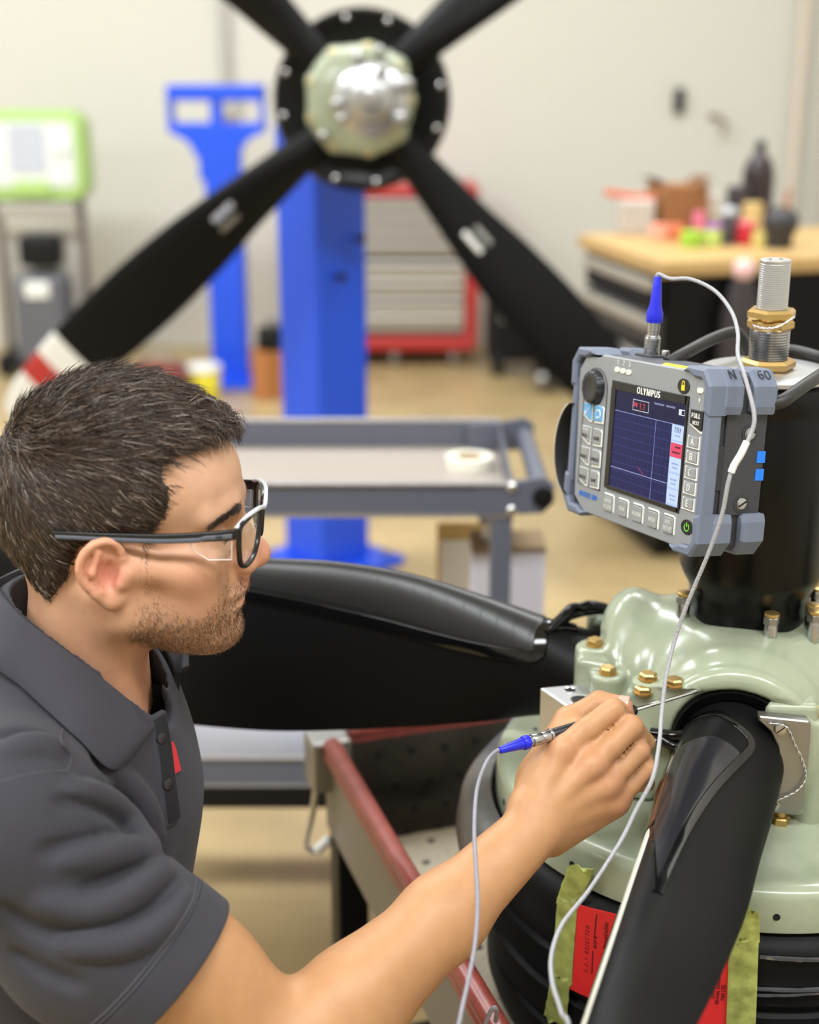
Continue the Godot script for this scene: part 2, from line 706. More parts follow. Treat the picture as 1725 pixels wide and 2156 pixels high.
class Nets:
	var o: Vector3
	var s: float
	var all: Array
	var corner := {}
	var cells := {}
	var mb := MB.new()
	var cut_n := Vector3.ZERO      # optional half space that is kept: p.dot(cut_n) < cut_d
	var cut_d := 0.0
	var host: Node

	func run(list: Array, lo: Vector3, hi: Vector3, cell: float) -> MB:
		o = lo
		s = cell
		all = list
		var b := 16
		var n := Vector3i(((hi - lo) / (cell * b)).ceil())
		for x in n.x:
			for y in n.y:
				for z in n.z:
					rec(Vector3i(x, y, z) * b, b, list)
		for key in cells:
			quads(key)
		return mb

	func rec(k: Vector3i, b: int, act: Array) -> void:
		var h := s * b * 0.866
		var cen := o + (Vector3(k) + Vector3.ONE * (b * 0.5)) * s
		var near := []
		var d := 1.0
		for e: Pr in act:
			var x := e.d(cen)
			if x < h * 2.6 + e.k * 1.2 + 0.002:
				near.push_back(e)
			if e.sub:
				x = -x
				var g := maxf(e.k - absf(d - x), 0.0) / e.k
				d = maxf(d, x) + g * g * e.k * 0.25
			else:
				var g := maxf(e.k - absf(d - x), 0.0) / e.k
				d = minf(d, x) - g * g * e.k * 0.25
		if absf(d) > h * 1.35 + s * 0.3:
			return
		if b == 2:
			for x in 2:
				for y in 2:
					for z in 2:
						cell(k + Vector3i(x, y, z), near)
			return
		var q := b / 2
		for x in 2:
			for y in 2:
				for z in 2:
					rec(k + Vector3i(x, y, z) * q, q, near)

	func val(k: Vector3i, act: Array) -> float:
		var got = corner.get(k)
		if got != null:
			return got
		var p := o + Vector3(k) * s
		var d := 1.0
		for e: Pr in act:
			var x := e.d(p)
			if e.sub:
				x = -x
				var h := maxf(e.k - absf(d - x), 0.0) / e.k
				d = maxf(d, x) + h * h * e.k * 0.25
			else:
				var h := maxf(e.k - absf(d - x), 0.0) / e.k
				d = minf(d, x) - h * h * e.k * 0.25
		if cut_n != Vector3.ZERO:
			d = maxf(d, p.dot(cut_n) - cut_d)
		corner[k] = d
		return d

	func cell(k: Vector3i, act: Array) -> void:
		var w := PackedFloat32Array()
		w.resize(8)
		var neg := 0
		for i in 8:
			w[i] = val(k + Vector3i(i & 1, (i >> 1) & 1, i >> 2), act)
			if w[i] < 0.0:
				neg += 1
		if neg == 0 or neg == 8:
			return
		var sum := Vector3.ZERO
		var cnt := 0
		for i in 8:
			for ax in 3:
				var bit := 1 << ax
				if i & bit:
					continue
				var j := i | bit
				if (w[i] < 0.0) != (w[j] < 0.0):
					var t := w[i] / (w[i] - w[j])
					var p := Vector3(i & 1, (i >> 1) & 1, i >> 2)
					p[ax] += t
					sum += p
					cnt += 1
		var u := sum / cnt
		var g := Vector3(
			lerpf(lerpf(w[1] - w[0], w[3] - w[2], u.y), lerpf(w[5] - w[4], w[7] - w[6], u.y), u.z),
			lerpf(lerpf(w[2] - w[0], w[3] - w[1], u.x), lerpf(w[6] - w[4], w[7] - w[5], u.x), u.z),
			lerpf(lerpf(w[4] - w[0], w[5] - w[1], u.x), lerpf(w[6] - w[2], w[7] - w[3], u.x), u.y))
		cells[k] = mb.vert(o + (Vector3(k) + u) * s, g.normalized())

	func quads(k: Vector3i) -> void:
		var a: float = corner[k]
		for ax in 3:
			var e := Vector3i.ZERO
			e[ax] = 1
			var b: float = corner[k + e]
			if (a < 0.0) == (b < 0.0):
				continue
			var u := Vector3i.ZERO
			var v := Vector3i.ZERO
			u[(ax + 1) % 3] = 1
			v[(ax + 2) % 3] = 1
			if not (cells.has(k - u) and cells.has(k - v) and cells.has(k - u - v)):
				continue
			mb.quad(cells[k], cells[k - u], cells[k - u - v], cells[k - v])

# where the line of sight through a pixel meets a list of shapes
func hit(list: Array, px: float, py: float, from := 0.7, to := 2.0) -> Vector3:
	var r := ray(px, py)
	var l := r.length()
	var t := from
	for i in 200:
		var d := sdf(list, EYE + r * t)
		if d < 0.0003:
			break
		t += d * 0.8 / l
		if t > to:
			break
	return EYE + r * t

# ---------------------------------------------------------------- the room
func room() -> void:
	var w: Material = M["white_wall"]
	var a := MB.new()
	boxat(a, Vector3(-5.2, -0.2, -7.75), Vector3(2.4, 4.5, -7.55), 0.002)
	struct("wall_back", a, w)
	a = MB.new()
	boxat(a, Vector3(2.13, -0.2, -7.55), Vector3(2.4, 4.5, 4.2), 0.002)
	struct("wall_right", a, w)
	a = MB.new()
	boxat(a, Vector3(-5.2, -0.2, -7.55), Vector3(-5.0, 4.5, 4.2), 0.002)
	struct("wall_left", a, w)
	a = MB.new()
	boxat(a, Vector3(-5.2, -0.2, 4.2), Vector3(2.4, 4.5, 4.4), 0.002)
	struct("wall_front", a, w)
	a = MB.new()
	boxat(a, Vector3(-5.2, -0.2, -7.75), Vector3(2.4, 0.0, 4.4), 0.002)
	struct("floor", a, M["epoxy_floor"])
	a = MB.new()
	boxat(a, Vector3(-5.2, 4.2, -7.75), Vector3(2.4, 4.4, 4.4), 0.002)
	struct("ceiling", a, smat("ceiling_white", c8(226, 225, 220), 0.8))
	# grey conduit on the back wall above the blue post, and a pale pipe in the corner
	var p0 := onz(477, 176, -7.52)
	a = MB.new()
	a.rod(Vector3(p0.x, p0.y - 0.1, -7.52), Vector3(p0.x, 4.2, -7.52), 0.025, -1, 12)
	a.rbox(Vector3(0.10, 0.14, 0.07), 0.012, Transform3D(Basis(), Vector3(p0.x, p0.y - 0.1, -7.515)))
	solo("conduit_pipe", a, smat("conduit_grey", c8(186, 184, 178), 0.4, 0.2), "grey vertical conduit pipe running up the white wall above the blue post", "pipe")
	p0 = onz(1676, 300, -7.47)
	a = MB.new()
	a.rod(Vector3(p0.x, 0.0, -7.48), Vector3(p0.x, 4.2, -7.48), 0.03, -1, 12)
	solo("corner_pipe", a, smat("pipe_cream", c8(212, 200, 186), 0.45), "cream painted pipe running down the room corner behind the workbench", "pipe")

# ---------------------------------------------------------------- blades
# stations: [leading edge, trailing edge, thickness vector, roundness]; returns rings of points
func blade_rings(st: Array, per := 6, k := 40) -> Array:
	var le := []
	var te := []
	var th := []
	for s in st:
		le.push_back(s[0])
		te.push_back(s[1])
		th.push_back(s[2])
	var l := spline(le, per)
	var t := spline(te, per)
	var h := spline(th, per)
	var rings := []
	for i in l.size():
		var f := float(i) / per
		var i0 := mini(int(f), st.size() - 1)
		var i1 := mini(i0 + 1, st.size() - 1)
		var e := lerpf(st[i0][3], st[i1][3], f - int(f))
		var ring := PackedVector3Array()
		for j in k:
			var a := TAU * j / k
			var x := 0.5 - 0.5 * cos(a)
			var af := 2.0 * (0.2969 * sqrt(x) - 0.1260 * x - 0.3516 * x * x + 0.2843 * x * x * x - 0.1036 * x * x * x * x) / 0.2 * 0.5
			var el := sqrt(maxf(0.0, x * (1.0 - x)))
			var y := lerpf(af, el, e) * (1.0 if a <= PI else -1.0)
			ring.push_back(l[i].lerp(t[i], x) + h[i] * y)
		rings.push_back(ring)
	return rings

# point on lofted rings: u along the rings, w round the ring (both 0..1), lifted by off
func on_rings(rings: Array, u: float, w: float, off: float) -> Vector3:
	var m := rings.size() - 1
	var k: int = rings[0].size()
	var fu := clampf(u, 0.0, 1.0) * m
	var i := mini(int(fu), m - 1)
	var fw := fposmod(w, 1.0) * k
	var j := int(fw) % k
	var j1 := (j + 1) % k
	var a: Vector3 = rings[i][j].lerp(rings[i][j1], fw - int(fw))
	var b: Vector3 = rings[i + 1][j].lerp(rings[i + 1][j1], fw - int(fw))
	var p := a.lerp(b, fu - i)
	if off == 0.0:
		return p
	var nn: Vector3 = (b - a).cross(rings[i][j1] - rings[i][j]).normalized()
	var cen := Vector3.ZERO
	for q in rings[i]:
		cen += q
	cen /= k
	if nn.dot(rings[i][j] - cen) < 0:
		nn = -nn
	return p + nn * off

# a thin skin laid on the blade: list of [u, w0, w1]
func on_patch(mb: MB, rings: Array, rows: Array, cols: int, off: float) -> void:
	var out := []
	for r in rows:
		var ring := PackedVector3Array()
		for j in cols + 1:
			ring.push_back(on_rings(rings, r[0], lerpf(r[1], r[2], float(j) / cols), off))
		for j in range(cols, -1, -1):
			ring.push_back(on_rings(rings, r[0], lerpf(r[1], r[2], float(j) / cols), -0.001))
		out.push_back(ring)
	mb.grid(out)

# ---------------------------------------------------------------- propeller on its stand
func back_propeller() -> void:
	var z0 := -3.72
	var c := onz(762, 212, z0)
	var t := thing("mounted_propeller", "four-bladed black propeller with a pale green hub, mounted on the blue stand behind the man", "propeller", c)
	t.rotation_degrees = Vector3(-3, -2, 0)
	var black: Material = M["matte_black_blade"]
	# bulkhead ring
	var a := MB.new()
	var face := Transform3D(Basis(Vector3.RIGHT, PI / 2), Vector3.ZERO)   # lathe axis y -> z
	a.lathe(PackedVector2Array([Vector2(0.05, -0.10), Vector2(0.19, -0.10), Vector2(0.222, -0.085), Vector2(0.226, 0.0), Vector2(0.219, 0.012), Vector2(0.205, 0.014), Vector2(0.19, 0.006), Vector2(0.12, 0.0), Vector2(0.05, 0.0)]), 64, face)
	part(t, "bulkhead_ring", a, M["black_satin"])
	# green hub with knobby edge
	a = MB.new()
	var rings := []
	for lv in [[0.128, -0.02, 1.0], [0.138, 0.05, 1.0], [0.136, 0.085, 1.0], [0.122, 0.105, 0.6], [0.095, 0.122, 0.1], [0.05, 0.128, 0.0], [0.01, 0.128, 0.0]]:
		var ring := PackedVector3Array()
		for j in 96:
			var g := TAU * j / 96
			var rr: float = lv[0] * (1.0 + lv[2] * (0.055 * maxf(0.0, cos(9.0 * g)) - 0.03 * cos(4.0 * g)))
			ring.push_back(Vector3(cos(g) * rr, sin(g) * rr, lv[1]))
		rings.push_back(ring)
	a.grid(rings)
	part(t, "hub", a, M["green_paint"])
	for j in 9:
		var g := TAU * (j + 0.0) / 9
		a = MB.new()
		a.prism(hexagon(0.010), 0.09, 0.104, 0.002, Transform3D(Basis(), Vector3(cos(g) * 0.125, sin(g) * 0.125, 0)))
		part(t, "hub_bolt", a, M["brass"])
	a = MB.new()
	a.lathe(PackedVector2Array([Vector2(0.0, 0.10), Vector2(0.090, 0.10), Vector2(0.092, 0.128), Vector2(0.080, 0.134), Vector2(0.058, 0.138), Vector2(0.052, 0.17), Vector2(0.044, 0.176), Vector2(0.03, 0.176), Vector2(0.026, 0.20), Vector2(0.014, 0.203), Vector2(0.009, 0.203), Vector2(0.008, 0.185), Vector2(0, 0.185)]), 40, Transform3D(face.basis, Vector3(0.032, 0.0, 0)))
	part(t, "shaft_cap", a, M["steel"])
	for q in [[-0.052, -0.01, 0.016], [0.118, 0.035, 0.022], [0.105, -0.045, 0.02], [-0.04, -0.045, 0.012], [-0.085, -0.085, 0.013], [0.06, 0.07, 0.017], [0.0, 0.1, 0.014], [0.055, 0.115, 0.014]]:
		a = MB.new()
		a.cyl(q[2], q[2] * 0.8, 0.10, 0.168, 16, Transform3D(face.basis, Vector3(q[0], q[1], 0)), 0.006)
		part(t, "hub_fitting", a, M["steel"])
	for g in 12:
		var an := TAU * (g + 0.35) / 12.0
		a = MB.new()
		a.cyl(0.0085, 0.008, 0.0, 0.024, 12, Transform3D(face.basis, Vector3(cos(an) * 0.203, sin(an) * 0.203, 0)), 0.003)
		part(t, "ring_stud", a, M["chrome"] if g % 3 != 1 else M["dull_steel"])
	# four blades
	for b in 4:
		var ang: float = [131.5, 228.5, -48.0, 46.0][b]
		var bl := Node3D.new()
		bl.name = "blade"
		bl.rotation_degrees = Vector3(0, 0, [131.0, 47.0, -48.5, 222.5][b])
		t.add_child(bl, true)
		# along +y: lower left is turned 131 degrees anticlockwise from up
		var st := []
		for s in [[0.12, 0.042, -0.042, 0.08, 1.0], [0.20, 0.052, -0.050, 0.075, 0.9], [0.30, 0.068, -0.060, 0.055, 0.5], [0.42, 0.086, -0.068, 0.040, 0.2], [0.56, 0.102, -0.084, 0.032, 0.0], [0.75, 0.108, -0.092, 0.026, 0.0], [0.95, 0.100, -0.084, 0.02, 0.0], [1.12, 0.080, -0.066, 0.015, 0.0], [1.22, 0.058, -0.052, 0.010, 0.0], [1.26, 0.025, -0.03, 0.006, 0.0]]:
			var tw := deg_to_rad(lerpf(34.0, 8.0, clampf((s[0] - 0.2) / 0.8, 0, 1)))
			var ch := Vector3(cos(tw), 0, sin(tw) * 0.6)
			st.push_back([Vector3(0, s[0], 0.012) + ch * s[1], Vector3(0, s[0], 0.012) + ch * s[2], Vector3(-sin(tw), 0, cos(tw)) * s[3] * 1.0, s[4]])
		var rr := blade_rings(st, 5, 28)
		a = MB.new()
		a.grid(rr)
		part(bl, "blade_body", a, black)
		for band in [[0.70, 0.745, "white_plastic"], [0.745, 0.80, "red_paint"], [0.80, 0.995, "white_plastic"]]:
			a = MB.new()
			var rows := []
			for i in 5:
				var src := []
				var u := lerpf(band[0], band[1], i / 4.0)
				var ring := PackedVector3Array()
				for j in 28:
					ring.push_back(on_rings(rr, u, j / 28.0, 0.0012))
				rows.push_back(ring)
			a.grid(rows)
			part(bl, "tip_band", a, M[band[2]])
		# bright data plate near mid blade and a raised seam
		var pm := on_rings(rr, 0.36, 0.22, 0.0)
		a = MB.new()
		a.rbox(Vector3(0.018, 0.07, 0.006), 0.002, Transform3D(Basis(Vector3.UP, -0.35), pm + Vector3(0.012, 0, 0.004)))
		part(bl, "data_plate", a, M["chrome"])
		a = MB.new()
		a.rbox(Vector3(0.014, 0.06, 0.006), 0.002, Transform3D(Basis(Vector3.UP, -0.35), pm + Vector3(-0.02, 0.005, 0.006)))
		part(bl, "balance_plate", a, M["dull_steel"])
	# stand: column, base plate, mounting head
	var cz := -4.10
	var foot := onz(690, 1150, cz)
	var s := thing("propeller_stand", "tall blue steel column carrying the mounted propeller", "stand", Vector3(foot.x, 0, cz))
	a = MB.new()
	a.rbox(Vector3(0.195, 1.30, 0.175), 0.012, Transform3D(Basis(Vector3.UP, deg_to_rad(46)), Vector3(0, 0.67, 0)))
	part(s, "column", a, M["blue_paint"])
	a = MB.new()
	a.rbox(Vector3(0.34, 0.025, 0.34), 0.006, Transform3D(Basis(Vector3.UP, deg_to_rad(46)), Vector3(0, 0.0125, 0)))
	part(s, "base_plate", a, M["blue_paint"])
	for q in [[0.03, 1.02], [0.085, 1.12]]:
		a = MB.new()
		a.rbox(Vector3(0.035, 0.02, 0.012), 0.005, Transform3D(Basis(Vector3.UP, deg_to_rad(46)), Vector3(q[0] + 0.03, q[1] - 0.12, 0.12 - q[0] * 0.9)))
		part(s, "slot", a, M["dark_hole"])
	a = MB.new()
	a.rod(Vector3(c.x - foot.x, c.y, -3.80 - cz), Vector3(c.x - foot.x, c.y, 0.12), 0.09, 0.09, 24)
	a.rbox(Vector3(0.26, 0.26, 0.22), 0.02, Transform3D(Basis(), Vector3(c.x - foot.x, c.y, 0.0)))
	part(s, "mounting_head", a, M["blue_paint"])
	for q in [[-0.13, 0.13], [0.13, 0.13], [0.13, -0.13], [-0.13, -0.13]]:
		a = MB.new()
		a.prism(hexagon(0.014), 0.0, 0.018, 0.002, up_at(Vector3(q[0], 0.025, q[1]).rotated(Vector3.UP, 0.8)))
		part(s, "anchor_bolt", a, M["dull_steel"])

# ---------------------------------------------------------------- things by the back wall
func back_things() -> void:
	var a: MB
	# far blue post with pierced cross head
	var zf := -6.7
	var b := onz(489, 802, zf)
	var t := thing("lift_post", "slim blue lift post with a pierced cross head, standing left behind the propeller", "post", Vector3(b.x, 0, zf))
	var top := onz(480, 178, zf).y
	a = MB.new()
	a.rbox(Vector3(0.168, top - 0.3, 0.14), 0.01, Transform3D(Basis(), Vector3(0, (top - 0.3) / 2, 0)))
	part(t, "post", a, M["blue_paint"])
	a = MB.new()
	a.rbox(Vector3(0.44, 0.07, 0.14), 0.01, Transform3D(Basis(), Vector3(-0.02, top - 0.035, 0)))
	a.rbox(Vector3(0.44, 0.045, 0.14), 0.01, Transform3D(Basis(), Vector3(-0.02, top - 0.19, 0)))
	a.rbox(Vector3(0.05, 0.12, 0.12), 0.01, Transform3D(Basis(), Vector3(-0.02, top - 0.11, 0)))
	for sx in [-1.0, 1.0]:
		a.rbox(Vector3(0.02, 0.19, 0.13), 0.005, Transform3D(Basis(), Vector3(-0.02 + sx * 0.21, top - 0.10, 0)))
	part(t, "cross_head", a, M["blue_paint"])
	a = MB.new()
	var gus := PackedVector2Array([Vector2(-0.22, 0), Vector2(0.22, 0), Vector2(0.13, -0.05), Vector2(0.084, -0.13), Vector2(0.084, -0.22), Vector2(-0.084, -0.22), Vector2(-0.084, -0.13), Vector2(-0.13, -0.05)])
	a.prism(gus, -0.06, 0.072, 0.0, Transform3D(Basis(), Vector3(-0.02, top - 0.20, 0)))
	part(t, "gusset", a, M["blue_paint"])
	a = MB.new()
	a.rbox(Vector3(0.36, 0.02, 0.36), 0.004, Transform3D(Basis(), Vector3(0.05, 0.01, 0.05)))
	part(t, "base_plate", a, M["blue_paint"])

	# red rolling tool chest
	var zt := -7.0
	var br := onz(1010, 752, zt)
	var chest := thing("tool_chest", "red rolling tool chest with silver drawers against the white wall", "tool chest", Vector3(br.x - 0.43, 0, zt - 0.2))
	var hh := onz(900, 394, zt).y
	a = MB.new()
	a.rbox(Vector3(0.80, hh - 0.16, 0.42), 0.012, Transform3D(Basis(), Vector3(0.0, 0.12 + (hh - 0.12) / 2, -0.012)))
	for sx in [-0.385, 0.385]:
		a.rbox(Vector3(0.06, hh - 0.12, 0.45), 0.012, Transform3D(Basis(), Vector3(sx, 0.11 + (hh - 0.12) / 2, 0)))
	a.rbox(Vector3(0.83, 0.075, 0.46), 0.02, Transform3D(Basis(), Vector3(0, 0.12, 0)))
	a.rbox(Vector3(0.83, 0.05, 0.46), 0.015, Transform3D(Basis(), Vector3(0, hh - 0.02, 0)))
	part(chest, "body", a, M["red_paint"])
	a = MB.new()
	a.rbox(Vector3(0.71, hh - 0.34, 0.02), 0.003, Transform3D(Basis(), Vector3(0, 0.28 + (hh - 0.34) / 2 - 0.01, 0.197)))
	part(chest, "drawer_frame", a, smat("drawer_backing", c8(70, 66, 62), 0.6))  # plain grey backing seen in the gaps between the drawers
	var ys := [hh - 0.085, hh - 0.155, hh - 0.225, hh - 0.295, hh - 0.40, hh - 0.49, hh - 0.58, hh - 0.66]
	for i in ys.size():
		var dh: float = 0.06 if i < 4 else (0.09 if i < 5 else 0.078)
		a = MB.new()
		a.rbox(Vector3(0.70, dh, 0.03), 0.006, Transform3D(Basis(), Vector3(0, ys[i], 0.21)))
		var d := part(chest, "drawer", a, M["silver_drawer"])
		a = MB.new()
		a.rbox(Vector3(0.69, 0.014, 0.022), 0.005, Transform3D(Basis(), Vector3(0, ys[i] + dh * 0.34, 0.232)))
		part(d, "handle", a, M["aluminium"])
	a = MB.new()
	a.rbox(Vector3(0.70, 0.10, 0.03), 0.006, Transform3D(Basis(), Vector3(0, 0.215, 0.205)))
	part(chest, "lower_panel", a, smat("chest_panel", c8(62, 58, 56), 0.5))
	a = MB.new()
	a.tube(spline([Vector3(0.42, 0.40, 0.12), Vector3(0.47, 0.40, 0.12), Vector3(0.48, 0.40, 0.0), Vector3(0.47, 0.40, -0.12), Vector3(0.42, 0.40, -0.12)], 5), 0.022, 10)
	part(chest, "push_handle", a, M["chrome"])
	for sx in [-0.34, 0.0, 0.30]:
		a = MB.new()
		a.cyl(0.045, 0.045, -0.02, 0.02, 20, Transform3D(Basis(Vector3.FORWARD, PI / 2), Vector3(sx, 0.045, 0.16)), 0.006)
		a.rbox(Vector3(0.06, 0.03, 0.07), 0.006, Transform3D(Basis(), Vector3(sx, 0.085, 0.16)))
		part(chest, "caster", a, M["dull_steel"])

	# black boxes of gear to the right of the chest
	var zb := -6.9
	var p := onz(1095, 770, zb)
	t = thing("battery_trolley", "low black battery trolley between tool chest and workbench", "trolley", Vector3(p.x, 0, zb))
	a = MB.new()
	a.rbox(Vector3(0.34, 0.30, 0.30), 0.03, Transform3D(Basis(), Vector3(0, 0.22, 0)))
	part(t, "case", a, M["black_plastic"])
	a = MB.new()
	a.rbox(Vector3(0.24, 0.06, 0.02), 0.006, Transform3D(Basis(), Vector3(0.0, 0.30, 0.15)))
	part(t, "front_label", a, smat("grey_label", c8(95, 92, 88), 0.5))
	a = MB.new()
	a.tube(spline([Vector3(-0.12, 0.36, 0), Vector3(-0.12, 0.45, 0), Vector3(0.0, 0.47, 0), Vector3(0.12, 0.45, 0), Vector3(0.12, 0.36, 0)], 5), 0.014, 8)
	part(t, "grip", a, M["dull_steel"])
	for sx in [-0.12, 0.12]:
		a = MB.new()
		a.cyl(0.07, 0.07, -0.025, 0.025, 24, Transform3D(Basis(Vector3.FORWARD, PI / 2), Vector3(sx, 0.07, 0.1)), 0.01)
		part(t, "wheel", a, M["rubber"])
	p = onz(1190, 790, -6.6)
	t = thing("floor_jack", "low black floor jack with a red handle socket beside the trolley", "jack", Vector3(p.x, 0, -6.6))
	a = MB.new()
	a.rbox(Vector3(0.30, 0.12, 0.42), 0.02, Transform3D(Basis(), Vector3(0, 0.12, 0)))
	a.rbox(Vector3(0.14, 0.10, 0.14), 0.02, Transform3D(Basis(), Vector3(0, 0.22, -0.06)))
	part(t, "frame", a, M["black_paint"])
	a = MB.new()
	a.cyl(0.04, 0.035, 0.0, 0.12, 16, Transform3D(Basis(), Vector3(-0.06, 0.17, 0.12)), 0.005)
	part(t, "handle_socket", a, M["red_paint"])
	for sx in [-0.13, 0.13]:
		a = MB.new()
		a.cyl(0.055, 0.055, -0.02, 0.02, 18, Transform3D(Basis(Vector3.FORWARD, PI / 2), Vector3(sx, 0.055, 0.18)), 0.006)
		part(t, "wheel", a, M["dull_steel"])

	# green-topped service machine at far left
	var zm := -6.9
	var mb0 := onz(108, 745, zm)
	var mt := onz(108, 232, zm).y
	t = thing("service_machine", "service machine with lime green head, pale screen and dark grey tank", "machine", Vector3(mb0.x, 0, zm))
	var lime := smat("lime_green", c8(164, 196, 116), 0.5)
	a = MB.new()
	var o := roundrect(0.50, 0.42, 0.08, 5)
	a.prism(o, -0.10, 0.06, 0.02, Transform3D(Basis(), Vector3(0, mt - 0.21, 0)))
	part(t, "head", a, lime)
	a = MB.new()
	a.prism(roundrect(0.40, 0.30, 0.03), 0.058, 0.07, 0.003, Transform3D(Basis(), Vector3(0, mt - 0.20, 0)))
	part(t, "fascia", a, smat("fascia_white", c8(214, 218, 216), 0.35))
	a = MB.new()
	a.prism(roundrect(0.17, 0.22, 0.01), 0.068, 0.076, 0.002, Transform3D(Basis(), Vector3(-0.02, mt - 0.17, 0)))
	part(t, "screen", a, smat("pale_screen", c8(186, 190, 202), 0.2))
	a = MB.new()
	a.cyl(0.03, 0.03, 0.068, 0.09, 20, Transform3D(Basis(Vector3.RIGHT, PI / 2), Vector3(0.14, mt - 0.17, 0)), 0.006)
	part(t, "dial", a, M["white_plastic"])
	a = MB.new()
	a.prism(roundrect(0.17, 0.07, 0.01), 0.07, 0.082, 0.003, Transform3D(Basis(), Vector3(-0.01, mt - 0.355, 0)))
	part(t, "badge_plate", a, lime)
	for sx in [-0.20, 0.20]:
		a = MB.new()
		a.rbox(Vector3(0.035, mt - 0.40, 0.05), 0.01, Transform3D(Basis(), Vector3(sx, (mt - 0.40) / 2 + 0.03, 0)))
		part(t, "frame_post", a, smat("frame_brown", c8(96, 86, 82), 0.45))
	a = MB.new()
	a.rbox(Vector3(0.38, 0.07, 0.09), 0.012, Transform3D(Basis(), Vector3(0, mt - 0.46, 0.02)))
	part(t, "cross_bar", a, smat("bar_grey", c8(170, 165, 160), 0.4, 0.3))
	a = MB.new()
	a.rbox(Vector3(0.20, 0.15, 0.14), 0.03, Transform3D(Basis(), Vector3(0, mt - 0.65, 0.03)))
	part(t, "motor", a, M["black_plastic"])
	a = MB.new()
	a.rbox(Vector3(0.36, 0.58, 0.03), 0.01, Transform3D(Basis(), Vector3(0, 0.40, -0.06)))
	part(t, "back_panel", a, smat("back_panel_grey", c8(198, 194, 186), 0.5))
	a = MB.new()
	a.rbox(Vector3(0.25, 0.42, 0.20), 0.03, Transform3D(Basis(), Vector3(0.0, 0.28, 0.07)))
	part(t, "tank", a, smat("tank_grey", c8(92, 93, 100), 0.5))
	a = MB.new()
	a.rbox(Vector3(0.12, 0.08, 0.02), 0.02, Transform3D(Basis(), Vector3(0.0, 0.43, 0.175)))
	part(t, "label_plate", a, M["white_plastic"])
	a = MB.new()
	a.rbox(Vector3(0.46, 0.06, 0.34), 0.02, Transform3D(Basis(), Vector3(0, 0.07, 0)))
	part(t, "base", a, M["black_plastic"])
	for sx in [-0.19, 0.19]:
		a = MB.new()
		a.cyl(0.06, 0.06, -0.02, 0.02, 20, Transform3D(Basis(Vector3.FORWARD, PI / 2), Vector3(sx, 0.06, 0.14)), 0.008)
		part(t, "wheel", a, M["rubber"])

	# small things on the floor between the posts
	p = onz(572, 805, -6.35)
	t = thing("cardboard_box", "brown cardboard box standing on the floor between the two blue posts", "box", Vector3(p.x, 0, -6.35))
	a = MB.new()
	a.rbox(Vector3(0.17, 0.22, 0.17), 0.004, Transform3D(Basis(Vector3.UP, 0.2), Vector3(0, 0.11, 0)))
	part(t, "carton", a, smat("cardboard", c8(172, 112, 62), 0.75))
	a = MB.new()
	a.rbox(Vector3(0.05, 0.222, 0.172), 0.002, Transform3D(Basis(Vector3.UP, 0.2), Vector3(0, 0.111, 0.001)))
	part(t, "packing_tape", a, smat("kraft_tape", c8(150, 96, 50), 0.35))
	t = thing("black_canister", "small black canister on top of the brown cardboard box", "canister", Vector3(p.x + 0.01, 0.2225, -6.35))
	a = MB.new()
	a.cyl(0.075, 0.07, 0.0, 0.10, 24, Transform3D(), 0.012)
	part(t, "body", a, M["black_plastic"])
	a = MB.new()
	a.cyl(0.03, 0.025, 0.10, 0.14, 16, Transform3D(), 0.006)
	part(t, "cap", a, M["dull_steel"])
	p = onz(432, 806, -6.3)
	t = thing("yellow_tub", "small yellow tub with a white lid beside the slim blue post", "tub", Vector3(p.x, 0, -6.3))
	a = MB.new()
	a.cyl(0.065, 0.075, 0.0, 0.13, 24, Transform3D(), 0.008)
	part(t, "body", a, smat("yellow_plastic", c8(226, 214, 62), 0.4))
	a = MB.new()
	a.cyl(0.08, 0.078, 0.13, 0.16, 24, Transform3D(), 0.008)
	part(t, "lid", a, M["white_plastic"])
	p = onz(335, 806, -6.2)
	t = thing("red_toolbox", "small dark red metal toolbox on the floor left of the yellow tub", "toolbox", Vector3(p.x, 0, -6.2))
	a = MB.new()
	a.rbox(Vector3(0.24, 0.13, 0.15), 0.01, Transform3D(Basis(), Vector3(0, 0.065, 0)))
	part(t, "box", a, smat("dark_red", c8(120, 44, 42), 0.4))
	a = MB.new()
	a.prism(PackedVector2Array([Vector2(-0.12, 0), Vector2(0.12, 0), Vector2(0.10, 0.05), Vector2(-0.10, 0.05)]), -0.07, 0.07, 0.004, Transform3D(Basis(), Vector3(0, 0.131, 0)))
	part(t, "lid", a, M["dark_red"])
	a = MB.new()
	a.tube(spline([Vector3(-0.06, 0.18, 0), Vector3(-0.05, 0.22, 0), Vector3(0.05, 0.22, 0), Vector3(0.06, 0.18, 0)], 5), 0.008, 8)
	part(t, "handle", a, M["dull_steel"])

	# dark handset hung on the wall and small grey bracket
	p = onz(1430, 212, -7.53)
	t = thing("wall_handset", "small black handset hung on the white wall above the workbench", "handset", Vector3(p.x, p.y, -7.55))
	a = MB.new()
	a.rbox(Vector3(0.05, 0.125, 0.03), 0.01, Transform3D(Basis(), Vector3(0, 0, 0.03)))
	part(t, "body", a, M["black_plastic"])
	a = MB.new()
	a.rbox(Vector3(0.03, 0.05, 0.02), 0.005, Transform3D(Basis(), Vector3(0, 0.0, 0.01)))
	part(t, "cradle", a, M["dull_steel"])
	p = onz(1522, 262, -7.53)
	t = thing("wall_bracket", "small brown bent wall bracket above the dark bottle on the bench", "bracket", Vector3(p.x, p.y, -7.55))
	a = MB.new()
	a.tube(spline([Vector3(-0.05, 0.04, 0.0), Vector3(-0.02, 0.035, 0.05), Vector3(0.01, 0.0, 0.06), Vector3(-0.01, -0.05, 0.06)], 6), 0.010, 8)
	part(t, "arm", a, smat("bracket_brown", c8(140, 122, 108), 0.5))
	a = MB.new()
